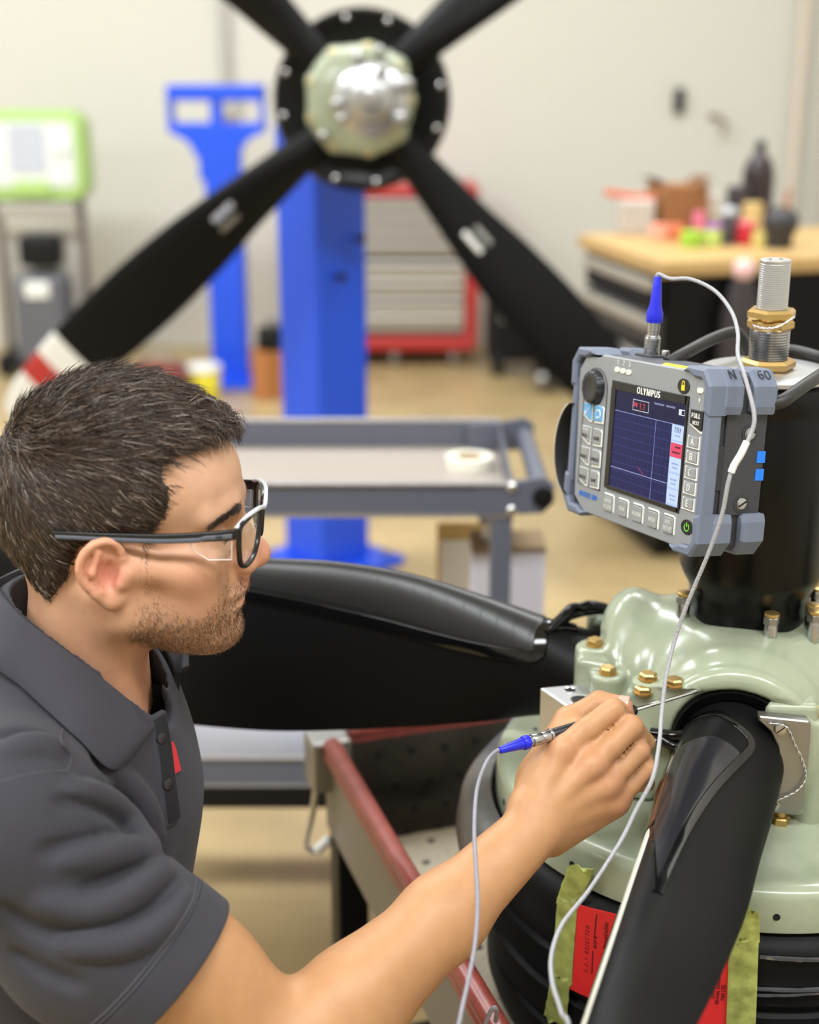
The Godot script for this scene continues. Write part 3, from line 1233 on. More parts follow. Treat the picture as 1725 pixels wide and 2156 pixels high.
	a.rbox(Vector3(0.05, 0.03, 0.01), 0.004, Transform3D(Basis(), Vector3(-0.05, 0.04, 0.005)))
	part(t, "mount_plate", a, M["bracket_brown"])

# ---------------------------------------------------------------- workbench and what stands on it
func workbench() -> void:
	var a: MB
	var hb := 0.93
	var n := ony(1392, 552, hb)
	var f := ony(1222, 494, hb)
	var dz := Vector3(f.x - n.x, 0, f.z - n.z).normalized()      # away from the camera
	var dx := Vector3(-dz.z, 0, dz.x)                             # to the right
	if dx.x < 0:
		dx = -dx
	var bs := Basis(dx, Vector3.UP, -dz)
	var t := thing("workbench", "black workbench with a pale wooden top and a stack of drawers at right", "workbench", Vector3(n.x, 0, n.z))
	t.transform.basis = bs
	var L := n.distance_to(f) + 0.02
	var W := 1.3
	a = MB.new()
	a.rbox(Vector3(W, 0.045, L), 0.006, Transform3D(Basis(), Vector3(W / 2, hb - 0.0225, -L / 2)))
	part(t, "wooden_top", a, M["wood_top"])
	a = MB.new()
	a.rbox(Vector3(W - 0.08, hb - 0.13, L - 0.06), 0.006, Transform3D(Basis(), Vector3(W / 2, (hb - 0.13) / 2 + 0.08, -L / 2)))
	a.rbox(Vector3(W - 0.12, 0.08, L - 0.12), 0.006, Transform3D(Basis(), Vector3(W / 2, 0.04, -L / 2)))
	part(t, "cabinet", a, M["black_paint"])
	for i in 7:
		var y := hb - 0.10 - i * 0.115
		a = MB.new()
		a.rbox(Vector3(0.03, 0.105, L - 0.09), 0.006, Transform3D(Basis(), Vector3(0.03, y, -L / 2)))
		var d := part(t, "drawer", a, smat("drawer_dark", c8(58, 57, 60), 0.45) if i % 2 else M["black_paint"])
		a = MB.new()
		a.rbox(Vector3(0.03, 0.035, L - 0.12), 0.008, Transform3D(Basis(), Vector3(0.008, y + 0.02, -L / 2)))
		part(d, "handle", a, M["silver_drawer"])
	for q in [[0.22, 0.64], [0.32, 0.64]]:
		a = MB.new()
		a.cyl(0.016, 0.016, 0.0, 0.02, 20, Transform3D(Basis(Vector3.RIGHT, PI / 2), Vector3(q[0], q[1], -0.032)), 0.003)
		part(t, "key_lock", a, smat("lock_grey", c8(48, 47, 48), 0.3, 0.5))
	# cloth bag on a peg
	var bp := at(1546, 560, n.z * -1.0 * 1.0)
	bp = ony(1546, 556, 0.90)
	var bt := thing("dark_bag", "dark grey cloth bag hanging at the end of the workbench under a pale pink cap", "bag", Vector3(bp.x, bp.y - 0.5, bp.z + 0.13))
	a = MB.new()
	var rings := []
	for lv in [[0.0, 0.045, 0.03], [0.02, 0.06, 0.045], [0.2, 0.066, 0.05], [0.38, 0.055, 0.04], [0.46, 0.035, 0.025], [0.49, 0.018, 0.015]]:
		var ring := PackedVector3Array()
		for j in 24:
			var g := TAU * j / 24
			var wob := 1.0 + 0.07 * sin(5 * g + lv[0] * 9.0)
			ring.push_back(Vector3(cos(g) * lv[1] * wob, lv[0], sin(g) * lv[2] * wob))
		rings.push_back(ring)
	a.grid(rings)
	part(bt, "cloth", a, smat("bag_grey", c8(58, 52, 54), 0.8))
	a = MB.new()
	a.ball(Vector3(0, 0.5, 0), Vector3(0.034, 0.034, 0.03), 16)
	part(bt, "peg_cap", a, smat("pale_pink", c8(226, 186, 184), 0.4))

	var G := "small things on the workbench"
	# carton with orange level across
	var p := ony(1422, 487, hb)
	var o := thing("open_carton", "brown carton of parts on the workbench, the largest thing on it", "box", Vector3(p.x, hb, p.z))
	a = MB.new()
	a.rbox(Vector3(0.17, 0.158, 0.13), 0.004, Transform3D(Basis(Vector3.UP, 0.3), Vector3(0, 0.079, 0)))
	part(o, "carton", a, smat("carton_brown", c8(150, 104, 66), 0.8))
	for q in [[-0.07, 0.3, 0.5], [0.06, 0.3, -0.6]]:
		a = MB.new()
		a.rbox(Vector3(0.07, 0.003, 0.12), 0.001, Transform3D(Basis(Vector3.UP, 0.3) * Basis(Vector3.FORWARD, q[2]), Vector3(q[0], 0.164, 0.0)))
		part(o, "flap", a, smat("carton_dark", c8(112, 78, 52), 0.8))
	p = ony(1322, 492, hb)
	o = thing("orange_level", "long orange tool lying across on the workbench left of the carton", "tool", Vector3(p.x, hb, p.z))
	a = MB.new()
	a.rbox(Vector3(0.17, 0.02, 0.03), 0.006, Transform3D(Basis(Vector3.FORWARD, 0.12), Vector3(0, 0.125, 0)))
	part(o, "blade", a, smat("orange_paint", c8(212, 96, 58), 0.45))
	a = MB.new()
	a.rbox(Vector3(0.12, 0.115, 0.10), 0.01, Transform3D(Basis(), Vector3(0.02, 0.0575, 0)))
	part(o, "block", a, smat("pale_grey_block", c8(196, 190, 184), 0.6))
	p = ony(1590, 470, hb)
	o = thing("black_bottle", "tall dark brown round-shouldered bottle at the back of the workbench", "bottle", Vector3(p.x, hb, p.z))
	a = MB.new()
	a.lathe(PackedVector2Array([Vector2(0, 0), Vector2(0.05, 0), Vector2(0.056, 0.006), Vector2(0.056, 0.17), Vector2(0.05, 0.20), Vector2(0.036, 0.228), Vector2(0.02, 0.245), Vector2(0.016, 0.26), Vector2(0.016, 0.268), Vector2(0, 0.268)]), 32)
	part(o, "body", a, smat("bottle_dark", c8(42, 30, 32), 0.3))
	a = MB.new()
	a.cyl(0.019, 0.017, 0.262, 0.285, 16, Transform3D(), 0.004)
	part(o, "cap", a, M["black_plastic"])
	# pots, cups and tubs: [px, py, radius, height, colour, called, label, lid colour]
	var rows := [
		[1388, 508, 0.030, 0.055, c8(244, 176, 152), "peach_cup", "peach coloured cup at the left front edge of the workbench", c8(240, 150, 130)],
		[1422, 505, 0.026, 0.05, c8(232, 130, 92), "orange_cup", "orange cup between the peach cup and the lime tub", c8(222, 120, 90)],
		[1456, 520, 0.036, 0.05, c8(158, 204, 62), "lime_tub", "squat lime green tub on the workbench in front of the carton", c8(150, 196, 60)],
		[1470, 494, 0.020, 0.075, c8(222, 120, 150), "pink_tube", "pink tube standing behind the lime green tub", c8(216, 110, 140)],
		[1500, 520, 0.026, 0.07, c8(196, 220, 120), "purple_lid_jar", "pale green jar with a purple lid on the workbench", c8(150, 72, 170)],
		[1496, 480, 0.030, 0.115, c8(206, 198, 188), "white_bottle", "off-white bottle standing behind the purple-lidded jar", c8(196, 190, 184)],
		[1532, 515, 0.026, 0.115, c8(72, 68, 78), "dark_tumbler", "tall dark grey tumbler with a pale lid on the workbench", c8(196, 200, 208)],
		[1567, 515, 0.030, 0.075, c8(206, 40, 60), "red_can", "red can with a pink lid at the front of the workbench", c8(226, 110, 120)],
		[1600, 520, 0.026, 0.045, c8(214, 200, 122), "yellow_pot", "low pale yellow pot right of the red can", c8(206, 190, 110)],
		[1582, 490, 0.034, 0.10, c8(206, 178, 118), "tan_roll", "tan roll standing behind the red can", c8(196, 168, 110)],
		[1548, 478, 0.036, 0.14, c8(56, 50, 54), "dark_box_tin", "dark tin standing in front of the tall brown bottle", c8(60, 54, 60)],
	]
	for r in rows:
		p = ony(r[0], r[1], hb)
		o = thing(r[5], r[6], "container", Vector3(p.x, hb, p.z))
		a = MB.new()
		a.cyl(r[2] * 0.92, r[2], 0.0, r[3] * 0.8, 24, Transform3D(), 0.004)
		part(o, "body", a, smat("body_" + r[5], r[4], 0.45))
		a = MB.new()
		a.cyl(r[2] * 1.05, r[2] * 0.95, r[3] * 0.8, r[3], 24, Transform3D(), 0.005)
		part(o, "lid", a, smat("lid_" + r[5], r[7], 0.4))
	p = ony(1640, 522, hb)
	o = thing("dark_kettle", "black can with a tall brown spout at the right of the workbench", "can", Vector3(p.x, hb, p.z))
	a = MB.new()
	a.lathe(PackedVector2Array([Vector2(0, 0), Vector2(0.036, 0), Vector2(0.04, 0.004), Vector2(0.042, 0.04), Vector2(0.052, 0.055), Vector2(0.056, 0.085), Vector2(0.045, 0.11), Vector2(0.02, 0.125), Vector2(0, 0.125)]), 32)
	part(o, "body", a, smat("kettle_dark", c8(48, 46, 50), 0.5))
	a = MB.new()
	a.tube(spline([Vector3(0.01, 0.12, 0), Vector3(0.015, 0.15, 0), Vector3(0.018, 0.18, 0)], 5), 0.011, 10, 0.005)
	part(o, "spout", a, smat("spout_brown", c8(166, 106, 70), 0.5))

# ---------------------------------------------------------------- grey steel cart behind
func grey_cart() -> void:
	var h := 0.85
	var fr := ony(1085, 1020, h)
	var br := ony(980, 886, h)
	var x1 := fr.x
	var x0 := -0.62
	var zf := fr.z
	var zb := br.z
	var grey: Material = M["cart_grey"]
	var t := thing("utility_cart", "grey steel utility cart with two lipped shelves and a push handle", "cart", Vector3((x0 + x1) / 2, 0, (zf + zb) / 2))
	var a: MB
	var xb := br.x - 0.01
	for lv in [h, 0.365]:
		a = MB.new()
		boxat(a, Vector3(x0, lv - 0.056, zb), Vector3(x1, lv - 0.048, zf), 0.001)
		wpart(t, "shelf_tray", a, smat("tray_liner", c8(160, 150, 142), 0.35) if lv == h else smat("shelf_metal", c8(168, 168, 176), 0.3, 0.3))
		for q in [[Vector3(x0, lv - 0.056, zf - 0.004), Vector3(x1, lv, zf)], [Vector3(x0, lv - 0.056, zb), Vector3(x1, lv, zb + 0.004)], [Vector3(x0, lv - 0.056, zb), Vector3(x0 + 0.004, lv, zf)], [Vector3(x1 - 0.004, lv - 0.056, zb), Vector3(x1, lv, zf)]]:
			a = MB.new()
			boxat(a, q[0], q[1], 0.0015)
			wpart(t, "shelf_lip", a, grey)
		for zz in [zf, zb]:
			a = MB.new()
			a.rod(Vector3(x0, lv, zz), Vector3(x1, lv, zz), 0.006, -1, 8)
			wpart(t, "rolled_rim", a, smat("rim_worn", c8(150, 146, 146), 0.3, 0.5))
	for xx in [x0 + 0.02, x1 - 0.02]:
		for zz in [zf - 0.02, zb + 0.02]:
			a = MB.new()
			a.rbox(Vector3(0.034, h - 0.14, 0.034), 0.004, Transform3D(Basis(), Vector3(xx, (h - 0.056 + 0.10) / 2, zz)))
			wpart(t, "leg", a, grey)
			a = MB.new()
			a.cyl(0.05, 0.05, -0.016, 0.016, 24, Transform3D(Basis(Vector3.FORWARD, PI / 2), Vector3(xx, 0.05, zz)), 0.006)
			a.rbox(Vector3(0.05, 0.05, 0.03), 0.005, Transform3D(Basis(), Vector3(xx, 0.095, zz)))
			wpart(t, "caster", a, M["rubber"])
	a = MB.new()
	boxat(a, Vector3(x0 + 0.03, 0.365 - 0.10, zf - 0.02), Vector3(x1 - 0.03, 0.365 - 0.058, zf - 0.004), 0.004)
	wpart(t, "under_shelf_shade", a, M["black_plastic"])  # black bar put in for the shade under the lower shelf
	# push handle brackets and bar at the right end
	for zz in [zf + 0.002, zb + 0.03]:
		a = MB.new()
		var poly := PackedVector2Array([Vector2(-0.06, 0.0), Vector2(0.0, 0.004), Vector2(0.045, 0.012), Vector2(0.062, 0.0), Vector2(0.062, -0.03), Vector2(0.045, -0.048), Vector2(-0.06, -0.052)])
		a.prism(poly, -0.012, 0.0, 0.001, Transform3D(Basis(), Vector3(x1, h, zz)), true)
		wpart(t, "handle_bracket", a, grey)
	a = MB.new()
	a.rod(Vector3(x1 + 0.045, h - 0.02, zb + 0.015), Vector3(x1 + 0.045, h - 0.02, zf), 0.016, -1, 16, 0.003)
	wpart(t, "push_handle", a, grey)
	a = MB.new()
	a.rod(Vector3(x1 + 0.045, h - 0.02, zf), Vector3(x1 + 0.045, h - 0.02, zf + 0.010), 0.0175, -1, 20, 0.005)
	wpart(t, "handle_cap", a, M["black_plastic"])
	for yy in [h - 0.004, h - 0.042]:
		a = MB.new()
		a.ball(Vector3(x1 - 0.005, yy, zf + 0.004), Vector3(0.009, 0.009, 0.006), 12)
		wpart(t, "rivet", a, M["chrome"])
	# tape roll lying in the tray
	var p := ony(988, 985, h - 0.048)
	var o := thing("tape_roll", "roll of clear tape lying flat in the upper tray of the grey cart", "tape roll", Vector3(p.x, h - 0.048, p.z))
	a = MB.new()
	a.lathe(PackedVector2Array([Vector2(0.026, 0), Vector2(0.042, 0), Vector2(0.042, 0.022), Vector2(0.026, 0.022), Vector2(0.026, 0)]), 40)
	part(o, "tape", a, smat("clear_tape", c8(232, 228, 214), 0.2))
	a = MB.new()
	a.lathe(PackedVector2Array([Vector2(0.023, 0), Vector2(0.026, 0), Vector2(0.026, 0.0222), Vector2(0.023, 0.0222), Vector2(0.023, 0)]), 40)
	part(o, "core", a, smat("core_card", c8(190, 170, 140), 0.7))
	# white carton and tan papers on the lower shelf
	p = onz(1068, 1140, zf - 0.13)
	o = thing("white_carton", "tall white carton standing on the lower shelf of the grey cart", "box", Vector3(p.x, 0.317, zf - 0.13))
	a = MB.new()
	a.rbox(Vector3(0.125, p.y - 0.317, 0.09), 0.003, Transform3D(Basis(), Vector3(0, (p.y - 0.317) / 2, 0)))
	part(o, "carton", a, smat("carton_white", c8(214, 210, 220), 0.6))
	a = MB.new()
	a.rbox(Vector3(0.127, 0.012, 0.092), 0.003, Transform3D(Basis(), Vector3(0, p.y - 0.317, 0)))
	part(o, "lid", a, smat("lid_brown", c8(150, 126, 96), 0.6))
	o = thing("small_bottle", "small pale knob-topped bottle on top of the white carton", "bottle", Vector3(p.x - 0.02, p.y + 0.0065, zf - 0.13))
	a = MB.new()
	a.lathe(PackedVector2Array([Vector2(0, 0), Vector2(0.022, 0), Vector2(0.024, 0.004), Vector2(0.022, 0.02), Vector2(0.012, 0.03), Vector2(0, 0.032)]), 24)
	part(o, "body", a, smat("white_plastic", c8(226, 226, 222), 0.4))
	p = onz(972, 1100, zb + 0.10)
	o = thing("paper_sheaf", "cream papers in a tan folder leaning on the lower shelf of the grey cart", "papers", Vector3(p.x, 0.317, zb + 0.1))
	a = MB.new()
	a.rbox(Vector3(0.09, 0.36, 0.012), 0.002, Transform3D(Basis(Vector3.RIGHT, -0.05), Vector3(0, 0.182, 0)))
	part(o, "folder", a, smat("folder_tan", c8(200, 168, 106), 0.6))
	a = MB.new()
	a.rbox(Vector3(0.08, 0.33, 0.006), 0.001, Transform3D(Basis(Vector3.RIGHT, -0.05), Vector3(0.002, 0.168, 0.010)))
	part(o, "sheets", a, smat("paper_cream", c8(226, 220, 206), 0.7))

# ---------------------------------------------------------------- steel tray cart with red edges
var tray_xf := Transform3D()
func tray_cart() -> void:
	var h := 0.62
	var b := ony(690, 1556, h)
	var n := ony(892, 1900, h)
	var s := Vector3(n.x - b.x, 0, n.z - b.z).normalized()     # towards the camera along the left side
	var r := Vector3(s.z, 0, -s.x)                               # to the right
	tray_xf = Transform3D(Basis(r, Vector3.UP, s), Vector3(b.x, 0, b.z))
	var W := 0.74
	var L := 0.88
	var dep := 0.125
	var t := thing("tray_cart", "steel tray cart with dark red rubber edges and black legs under the green hub", "cart", tray_xf.origin)
	t.transform = tray_xf
	var steel := smat("tray_steel", c8(124, 118, 112), 0.42, 0.4)
	var a := MB.new()
	boxat(a, Vector3(0, h - dep - 0.006, 0), Vector3(W, h - dep, L), 0.002)
	part(t, "tray_floor", a, steel)
	for q in [[Vector3(0, h - dep - 0.006, -0.004), Vector3(W, h, 0)], [Vector3(0, h - dep - 0.006, L), Vector3(W, h, L + 0.004)], [Vector3(-0.004, h - dep - 0.006, 0), Vector3(0, h, L)], [Vector3(W, h - dep - 0.006, 0), Vector3(W + 0.004, h, L)]]:
		a = MB.new()
		boxat(a, q[0], q[1], 0.0015)
		part(t, "tray_side", a, steel)
	var red := smat("red_rubber", c8(150, 70, 60), 0.32)
	red.albedo_texture = tex["soft"]
	tri(red, 6.0)
	for q in [[Vector3(0.03, h + 0.004, -0.002), Vector3(W - 0.03, h + 0.004, -0.002)], [Vector3(-0.002, h + 0.004, 0.03), Vector3(-0.002, h + 0.004, L - 0.02)], [Vector3(W + 0.002, h + 0.004, 0.03), Vector3(W + 0.002, h + 0.004, L - 0.02)], [Vector3(0.03, h + 0.004, L + 0.002), Vector3(W - 0.03, h + 0.004, L + 0.002)]]:
		a = MB.new()
		var mid := []
		for i in 13:
			mid.push_back((q[0] as Vector3).lerp(q[1], i / 12.0))
		a.tube(spline(mid, 3), 0.0125, 14)
		# a second, lower bead of the rolled edge
		var low := PackedVector3Array()
		for m in mid:
			low.push_back(m + Vector3(-0.004 if (q[0] as Vector3).x < 0.01 else 0.0, -0.011, 0.004))
		a.tube(low, 0.009, 10)
		part(t, "red_edge", a, red)
	for q in [Vector2(0.0, 0.0), Vector2(W, 0.0), Vector2(0.0, L), Vector2(W, L)]:
		a = MB.new()
		a.rbox(Vector3(0.055, 0.075, 0.055), 0.006, Transform3D(Basis(), Vector3(q.x, h - 0.03, q.y)))
		part(t, "corner_bracket", a, M["dull_steel"])
		a = MB.new()
		var ix := 0.022 if q.x < 0.1 else -0.022
		var iz := 0.022 if q.y < 0.1 else -0.022
		a.rbox(Vector3(0.044, h - 0.13, 0.044), 0.004, Transform3D(Basis(), Vector3(q.x + ix, (h - 0.13) / 2 + 0.06, q.y + iz)))
		part(t, "leg", a, M["black_paint"])
		a = MB.new()
		a.cyl(0.055, 0.055, -0.018, 0.018, 24, Transform3D(Basis(Vector3.FORWARD, PI / 2), Vector3(q.x + ix, 0.055, q.y + iz)), 0.006)
		part(t, "caster", a, M["rubber"])
	a = MB.new()
	boxat(a, Vector3(0.02, 0.14, 0.02), Vector3(W - 0.02, 0.15, L - 0.02), 0.002)
	part(t, "lower_shelf", a, M["black_paint"])
	# hanging wire hook at the corner
	a = MB.new()
	a.tube(spline([Vector3(-0.02, h - 0.06, 0.012), Vector3(-0.026, h - 0.10, 0.012), Vector3(-0.034, h - 0.135, 0.012), Vector3(-0.036, h - 0.152, 0.014), Vector3(-0.022, h - 0.158, 0.016), Vector3(-0.008, h - 0.146, 0.018)], 6), 0.0045, 10)
	part(t, "wire_hook", a, smat("hook_metal", c8(190, 184, 176), 0.3, 0.6))
	a = MB.new()
	a.rod(Vector3(-0.024, h - 0.160, 0.016), Vector3(-0.004, h - 0.143, 0.018), 0.0075, -1, 12, 0.002)
	part(t, "hook_sleeve", a, M["white_plastic"])
	# absorbent pad: along the floor and up over the back
	var im := Image.create(512, 512, true, Image.FORMAT_RGB8)
	im.fill(Color(0.74, 0.70, 0.63))
	var rg := RandomNumberGenerator.new()
	rg.seed = 5
	for i in 2600:
		var x := rg.randi() % 508
		var y := rg.randi() % 508
		var g := rg.randf_range(0.55, 0.8)
		im.fill_rect(Rect2i(x, y, 2 + rg.randi() % 3, 2 + rg.randi() % 3), Color(g, g * 0.95, g * 0.87))
	for i in 8:
		for j in 8:
			var cx := i * 64 + (32 if j % 2 else 0) + 16
			var cy := j * 64 + 32
			for y in range(-9, 10):
				for x in range(-9, 10):
					var d := sqrt(x * x + y * y)
					if d < 9.0:
						var q := Vector2i(posmod(cx + x, 512), posmod(cy + y, 512))
						im.set_pixelv(q, im.get_pixelv(q).lerp(Color(0.28, 0.26, 0.27), clampf((9.0 - d) / 4.0, 0, 1)))
	im.generate_mipmaps()
	var pm := smat("pad_fabric", Color(0.93, 0.92, 0.9), 0.9)
	pm.albedo_texture = ImageTexture.create_from_image(im)
	bump(pm, tex["fine"], 0.06)
	var dark_pad := smat("pad_dark", c8(74, 70, 66), 0.9)  # darker grey version of the pad fabric, for the back flap
	dark_pad.albedo_texture = pm.albedo_texture
	bump(dark_pad, tex["fine"], 0.06)
	var rings := []
	var nn := FastNoiseLite.new()
	nn.seed = 3
	nn.frequency = 6.0
	var hf := h - dep
	for i in 60:
		var u := i / 59.0
		var ring := PackedVector3Array()
		for j in 60:
			var v := j / 59.0
			var x := lerpf(0.008, W - 0.008, v)
			var sl := u * 0.98
			var p: Vector3
			var w := nn.get_noise_2d(x * 2.0, sl * 2.0)
			if sl < 0.10:
				p = Vector3(x, h - 0.004 - sl, 0.012 + 0.010 * (0.5 + 0.5 * sin(x * 46.0 + sl * 30.0)) * sin(PI * sl / 0.1) + absf(w) * 0.012)
			elif sl < 0.14:
				var g := (sl - 0.10) / 0.04
				p = Vector3(x, lerpf(h - 0.104, hf + 0.004, g), 0.012 + 0.02 * g + absf(w) * 0.02)
			else:
				p = Vector3(x, hf + 0.004 + absf(w) * 0.006, 0.034 + (sl - 0.14) * 1.0)
			ring.push_back(p)
		rings.push_back(ring)
	var o := thing("absorbent_pad", "dotted grey absorbent pad lining the steel tray under the hub", "pad", tray_xf * Vector3(0.3, hf, 0.3))
	o.transform.basis = tray_xf.basis
	for k in 2:
		a = MB.new()
		a.grid(rings.slice(0, 12) if k == 0 else rings.slice(11), false)
		for i in a.uv.size():
			a.uv[i] = Vector2(a.uv[i].x * W, a.uv[i].y * (0.18 if k == 0 else 0.8)) * 2.6
		part(o, "dark_flap" if k == 0 else "sheet", a, dark_pad if k == 0 else pm, Transform3D(Basis(), -Vector3(0.3, hf, 0.3)))
	# loose pale bolts on the back edge
	for i in 5:
		var bx: float = [0.345, 0.362, 0.385, 0.40, 0.42][i]
		o = thing("loose_bolt", "small pale bolt on the tray's back edge, %s in the row" % ["leftmost", "second from left", "middle one", "second from right", "rightmost"][i], "bolt", tray_xf * Vector3(bx, h + 0.0165, -0.002), "bolts on the tray edge")
		a = MB.new()
		a.prism(hexagon(0.008), -0.001, 0.006, 0.001, up_at(Vector3.ZERO))
		part(o, "head", a, smat("bolt_cream", c8(220, 206, 160), 0.35, 0.5))
		a = MB.new()
		a.cyl(0.0045, 0.0045, 0.006, 0.016, 12, Transform3D(), 0.001)
		part(o, "shank", a, M["bolt_cream"])

# ---------------------------------------------------------------- the propeller being inspected
const HUB := Vector3(0.352, 0.861, -1.36)
const HUB_TURN := -16.0
var hub_xf := Transform3D()

# nearest place on lofted rings to a line of sight: (along, round)
func find_on(rings: Array, px: float, py: float, w0: float, w1: float) -> Vector2:
	var r := ray(px, py).normalized()
	var best := Vector2.ZERO
	var bd := 1e9
	var u0 := 0.0
	var u1 := 1.0
	for pass_ in 3:
		var nu := 40
		var nw := 30
		for i in nu + 1:
			for j in nw + 1:
				var u := lerpf(u0, u1, float(i) / nu)
				var w := lerpf(w0, w1, float(j) / nw)
				var q := on_rings(rings, u, w, 0.0) - EYE
				var d := q.cross(r).length() / q.length()
				if d < bd:
					bd = d
					best = Vector2(u, w)
		var du := (u1 - u0) / nu * 1.5
		var dw := (w1 - w0) / nw * 1.5
		u0 = best.x - du
		u1 = best.x + du
		w0 = best.y - dw
		w1 = best.y + dw
	return best

func strip_on(mb: MB, rings: Array, path: Array, w0: float, w1: float, width: float, off: float, per := 6) -> void:
	var uw := []
	for p in path:
		var f := find_on(rings, p[0], p[1], w0, w1)
		uw.push_back(Vector3(f.x, f.y, 0))
	var s := spline(uw, per)
	var pts := PackedVector3Array()
	var low := PackedVector3Array()
	for q in s:
		pts.push_back(on_rings(rings, q.x, q.y, off))
		low.push_back(on_rings(rings, q.x, q.y, -0.0015))
	var out := []
	for i in pts.size():
		var d := (pts[mini(i + 1, pts.size() - 1)] - pts[maxi(i - 1, 0)]).normalized()
		var nn := (pts[i] - low[i]).normalized()
		var sd := d.cross(nn).normalized() * width * 0.5
		var ring := PackedVector3Array()
		ring.push_back(low[i] - sd)
		ring.push_back(pts[i] - sd - nn * off * 0.4)
		ring.push_back(pts[i] - sd * 0.8)
		ring.push_back(pts[i] + sd * 0.8)
		ring.push_back(pts[i] + sd - nn * off * 0.4)
		ring.push_back(low[i] + sd)
		out.push_back(ring)
	mb.grid(out)

func hex_bolt(t: Node, called: String, p: Vector3, r: float, h: float, m: Material, turn := 0.3) -> void:
	var a := MB.new()
	a.prism(hexagon(r, turn), 0.0, h, r * 0.16, up_at(p))
	a.cyl(r * 1.12, r * 1.12, -0.0015, 0.0005, 20, Transform3D(Basis(), p))
	part(t, called, a, m)

func propeller_assembly() -> void:
	hub_xf = Transform3D(Basis(Vector3.UP, deg_to_rad(HUB_TURN)), HUB)
	var inv := hub_xf.affine_inverse()
	# black rubber stand the hub sits on
	var sy := 0.502
	var st := thing("rubber_stand", "black ribbed rubber ring stand in the steel tray, carrying the green hub", "stand", Vector3(HUB.x, sy, HUB.z))
	var a := MB.new()
	a.lathe(PackedVector2Array([Vector2(0.17, 0.0), Vector2(0.235, 0.0), Vector2(0.258, 0.012), Vector2(0.264, 0.03), Vector2(0.264, 0.056), Vector2(0.2585, 0.06), Vector2(0.2585, 0.066), Vector2(0.2655, 0.070), Vector2(0.267, 0.104), Vector2(0.2605, 0.108), Vector2(0.2605, 0.114), Vector2(0.268, 0.118), Vector2(0.268, 0.150), Vector2(0.262, 0.154), Vector2(0.262, 0.160), Vector2(0.269, 0.164), Vector2(0.270, 0.186), Vector2(0.267, 0.198), Vector2(0.270, 0.208), Vector2(0.268, 0.220), Vector2(0.258, 0.229), Vector2(0.236, 0.2325), Vector2(0.17, 0.2325), Vector2(0.17, 0.0)]), 96)
	part(st, "body", a, M["rubber"])
	a = MB.new()
	var brings := []
	for i in 61:
		var g := lerpf(2.80, 4.7, i / 60.0)
		var f := 1.0
		var ring := PackedVector3Array()
		for q in [[0.262, 0.150], [0.284, 0.152], [0.297, 0.164], [0.301, 0.190], [0.297, 0.216], [0.284, 0.234], [0.2645, 0.240], [0.262, 0.236]]:
			var rr: float = lerpf(0.2625, q[0], f)
			ring.push_back(Vector3(cos(g) * rr, q[1], sin(g) * rr))
		brings.push_back(ring)
	a.grid(brings)
	var bead := smat("bead_grey", c8(96, 93, 90), 0.4)
	bead.albedo_texture = tex["soft"]
	tri(bead, 8.0)
	part(st, "side_bead", a, bead)
	tags_and_tapes()

	var t := thing("propeller_assembly", "pale green propeller hub with two black blades, brass bolts and a tall black cylinder", "propeller", hub_xf.origin)
	t.transform = hub_xf
	# bulkhead plate
	a = MB.new()
	a.lathe(PackedVector2Array([Vector2(0.10, -0.128), Vector2(0.24, -0.126), Vector2(0.254, -0.127), Vector2(0.2575, -0.124), Vector2(0.2575, -0.090), Vector2(0.2545, -0.084), Vector2(0.248, -0.081), Vector2(0.238, -0.081), Vector2(0.228, -0.084), Vector2(0.205, -0.083), Vector2(0.165, -0.076), Vector2(0.13, -0.07), Vector2(0.10, -0.068), Vector2(0.06, -0.068)]), 128)
	part(t, "bulkhead", a, M["green_paint"])
	for i in 24:
		var g := TAU * (i + 0.2) / 24.0
		var dir := Vector3(cos(g), 0, sin(g))
		a = MB.new()
		a.cyl(0.0034, 0.0034, -0.002, 0.0005, 14, Transform3D(MB.yto(dir), dir * 0.2575 + Vector3(0, -0.107, 0)))
		part(t, "rim_hole", a, M["dark_hole"])
		if i % 3 == 0:
			a = MB.new()
			a.cyl(0.0026, 0.0026, -0.002, 0.0006, 12, Transform3D(Basis(), Vector3(dir.x * 0.222, -0.0836, dir.z * 0.222)))
			part(t, "plate_hole", a, M["dark_hole"])
	# hub casting
	var bolts := []
	for q in [[1253, 1356, 0.054, 0.020], [1280, 1415, 0.039, 0.018], [1365, 1428, 0.056, 0.0165], [1355, 1456, 0.046, 0.017], [1420, 1440, 0.058, 0.0155], [1668, 1471, 0.038, 0.017], [1720, 1503, 0.036, 0.018]]:
		var w := inv * ony(q[0], q[1], HUB.y + q[2])
		bolts.push_back([w.x, w.y, w.z, q[3]])
	bolts.append_array([[0.10, 0.036, 0.075, 0.018], [0.15, 0.05, 0.04, 0.02], [-0.155, 0.054, -0.05, 0.02], [0.10, 0.04, -0.08, 0.018], [-0.10, 0.04, -0.09, 0.018]])
	var L := []
	L.push_back(cylp(Vector3(0, 0.0, 0), Vector3.UP, 0.104, 0.078, 0.03, 0.02))
	L.push_back(cylp(Vector3(0, 0.05, 0), Vector3.UP, 0.077, 0.034, 0.004, 0.022))
	L.push_back(cylp(Vector3(0, -0.08, 0), Vector3.UP, 0.105, 0.03, 0.01, 0.01))
	for ax in [Vector3.RIGHT, Vector3.LEFT, Vector3.BACK, Vector3.FORWARD]:
		var rr := 0.090
		L.push_back(cylp(ax * 0.08, ax, rr, 0.042, 0.026, 0.018))
		L.push_back(cylp(ax * 0.105, ax, rr * 0.90, 0.035, 0.012, 0.010))
	# the upright lobe over the left arm
	L.push_back(ell(Vector3(-0.118, 0.048, 0.0), Vector3(0.034, 0.052, 0.05), 0.012))
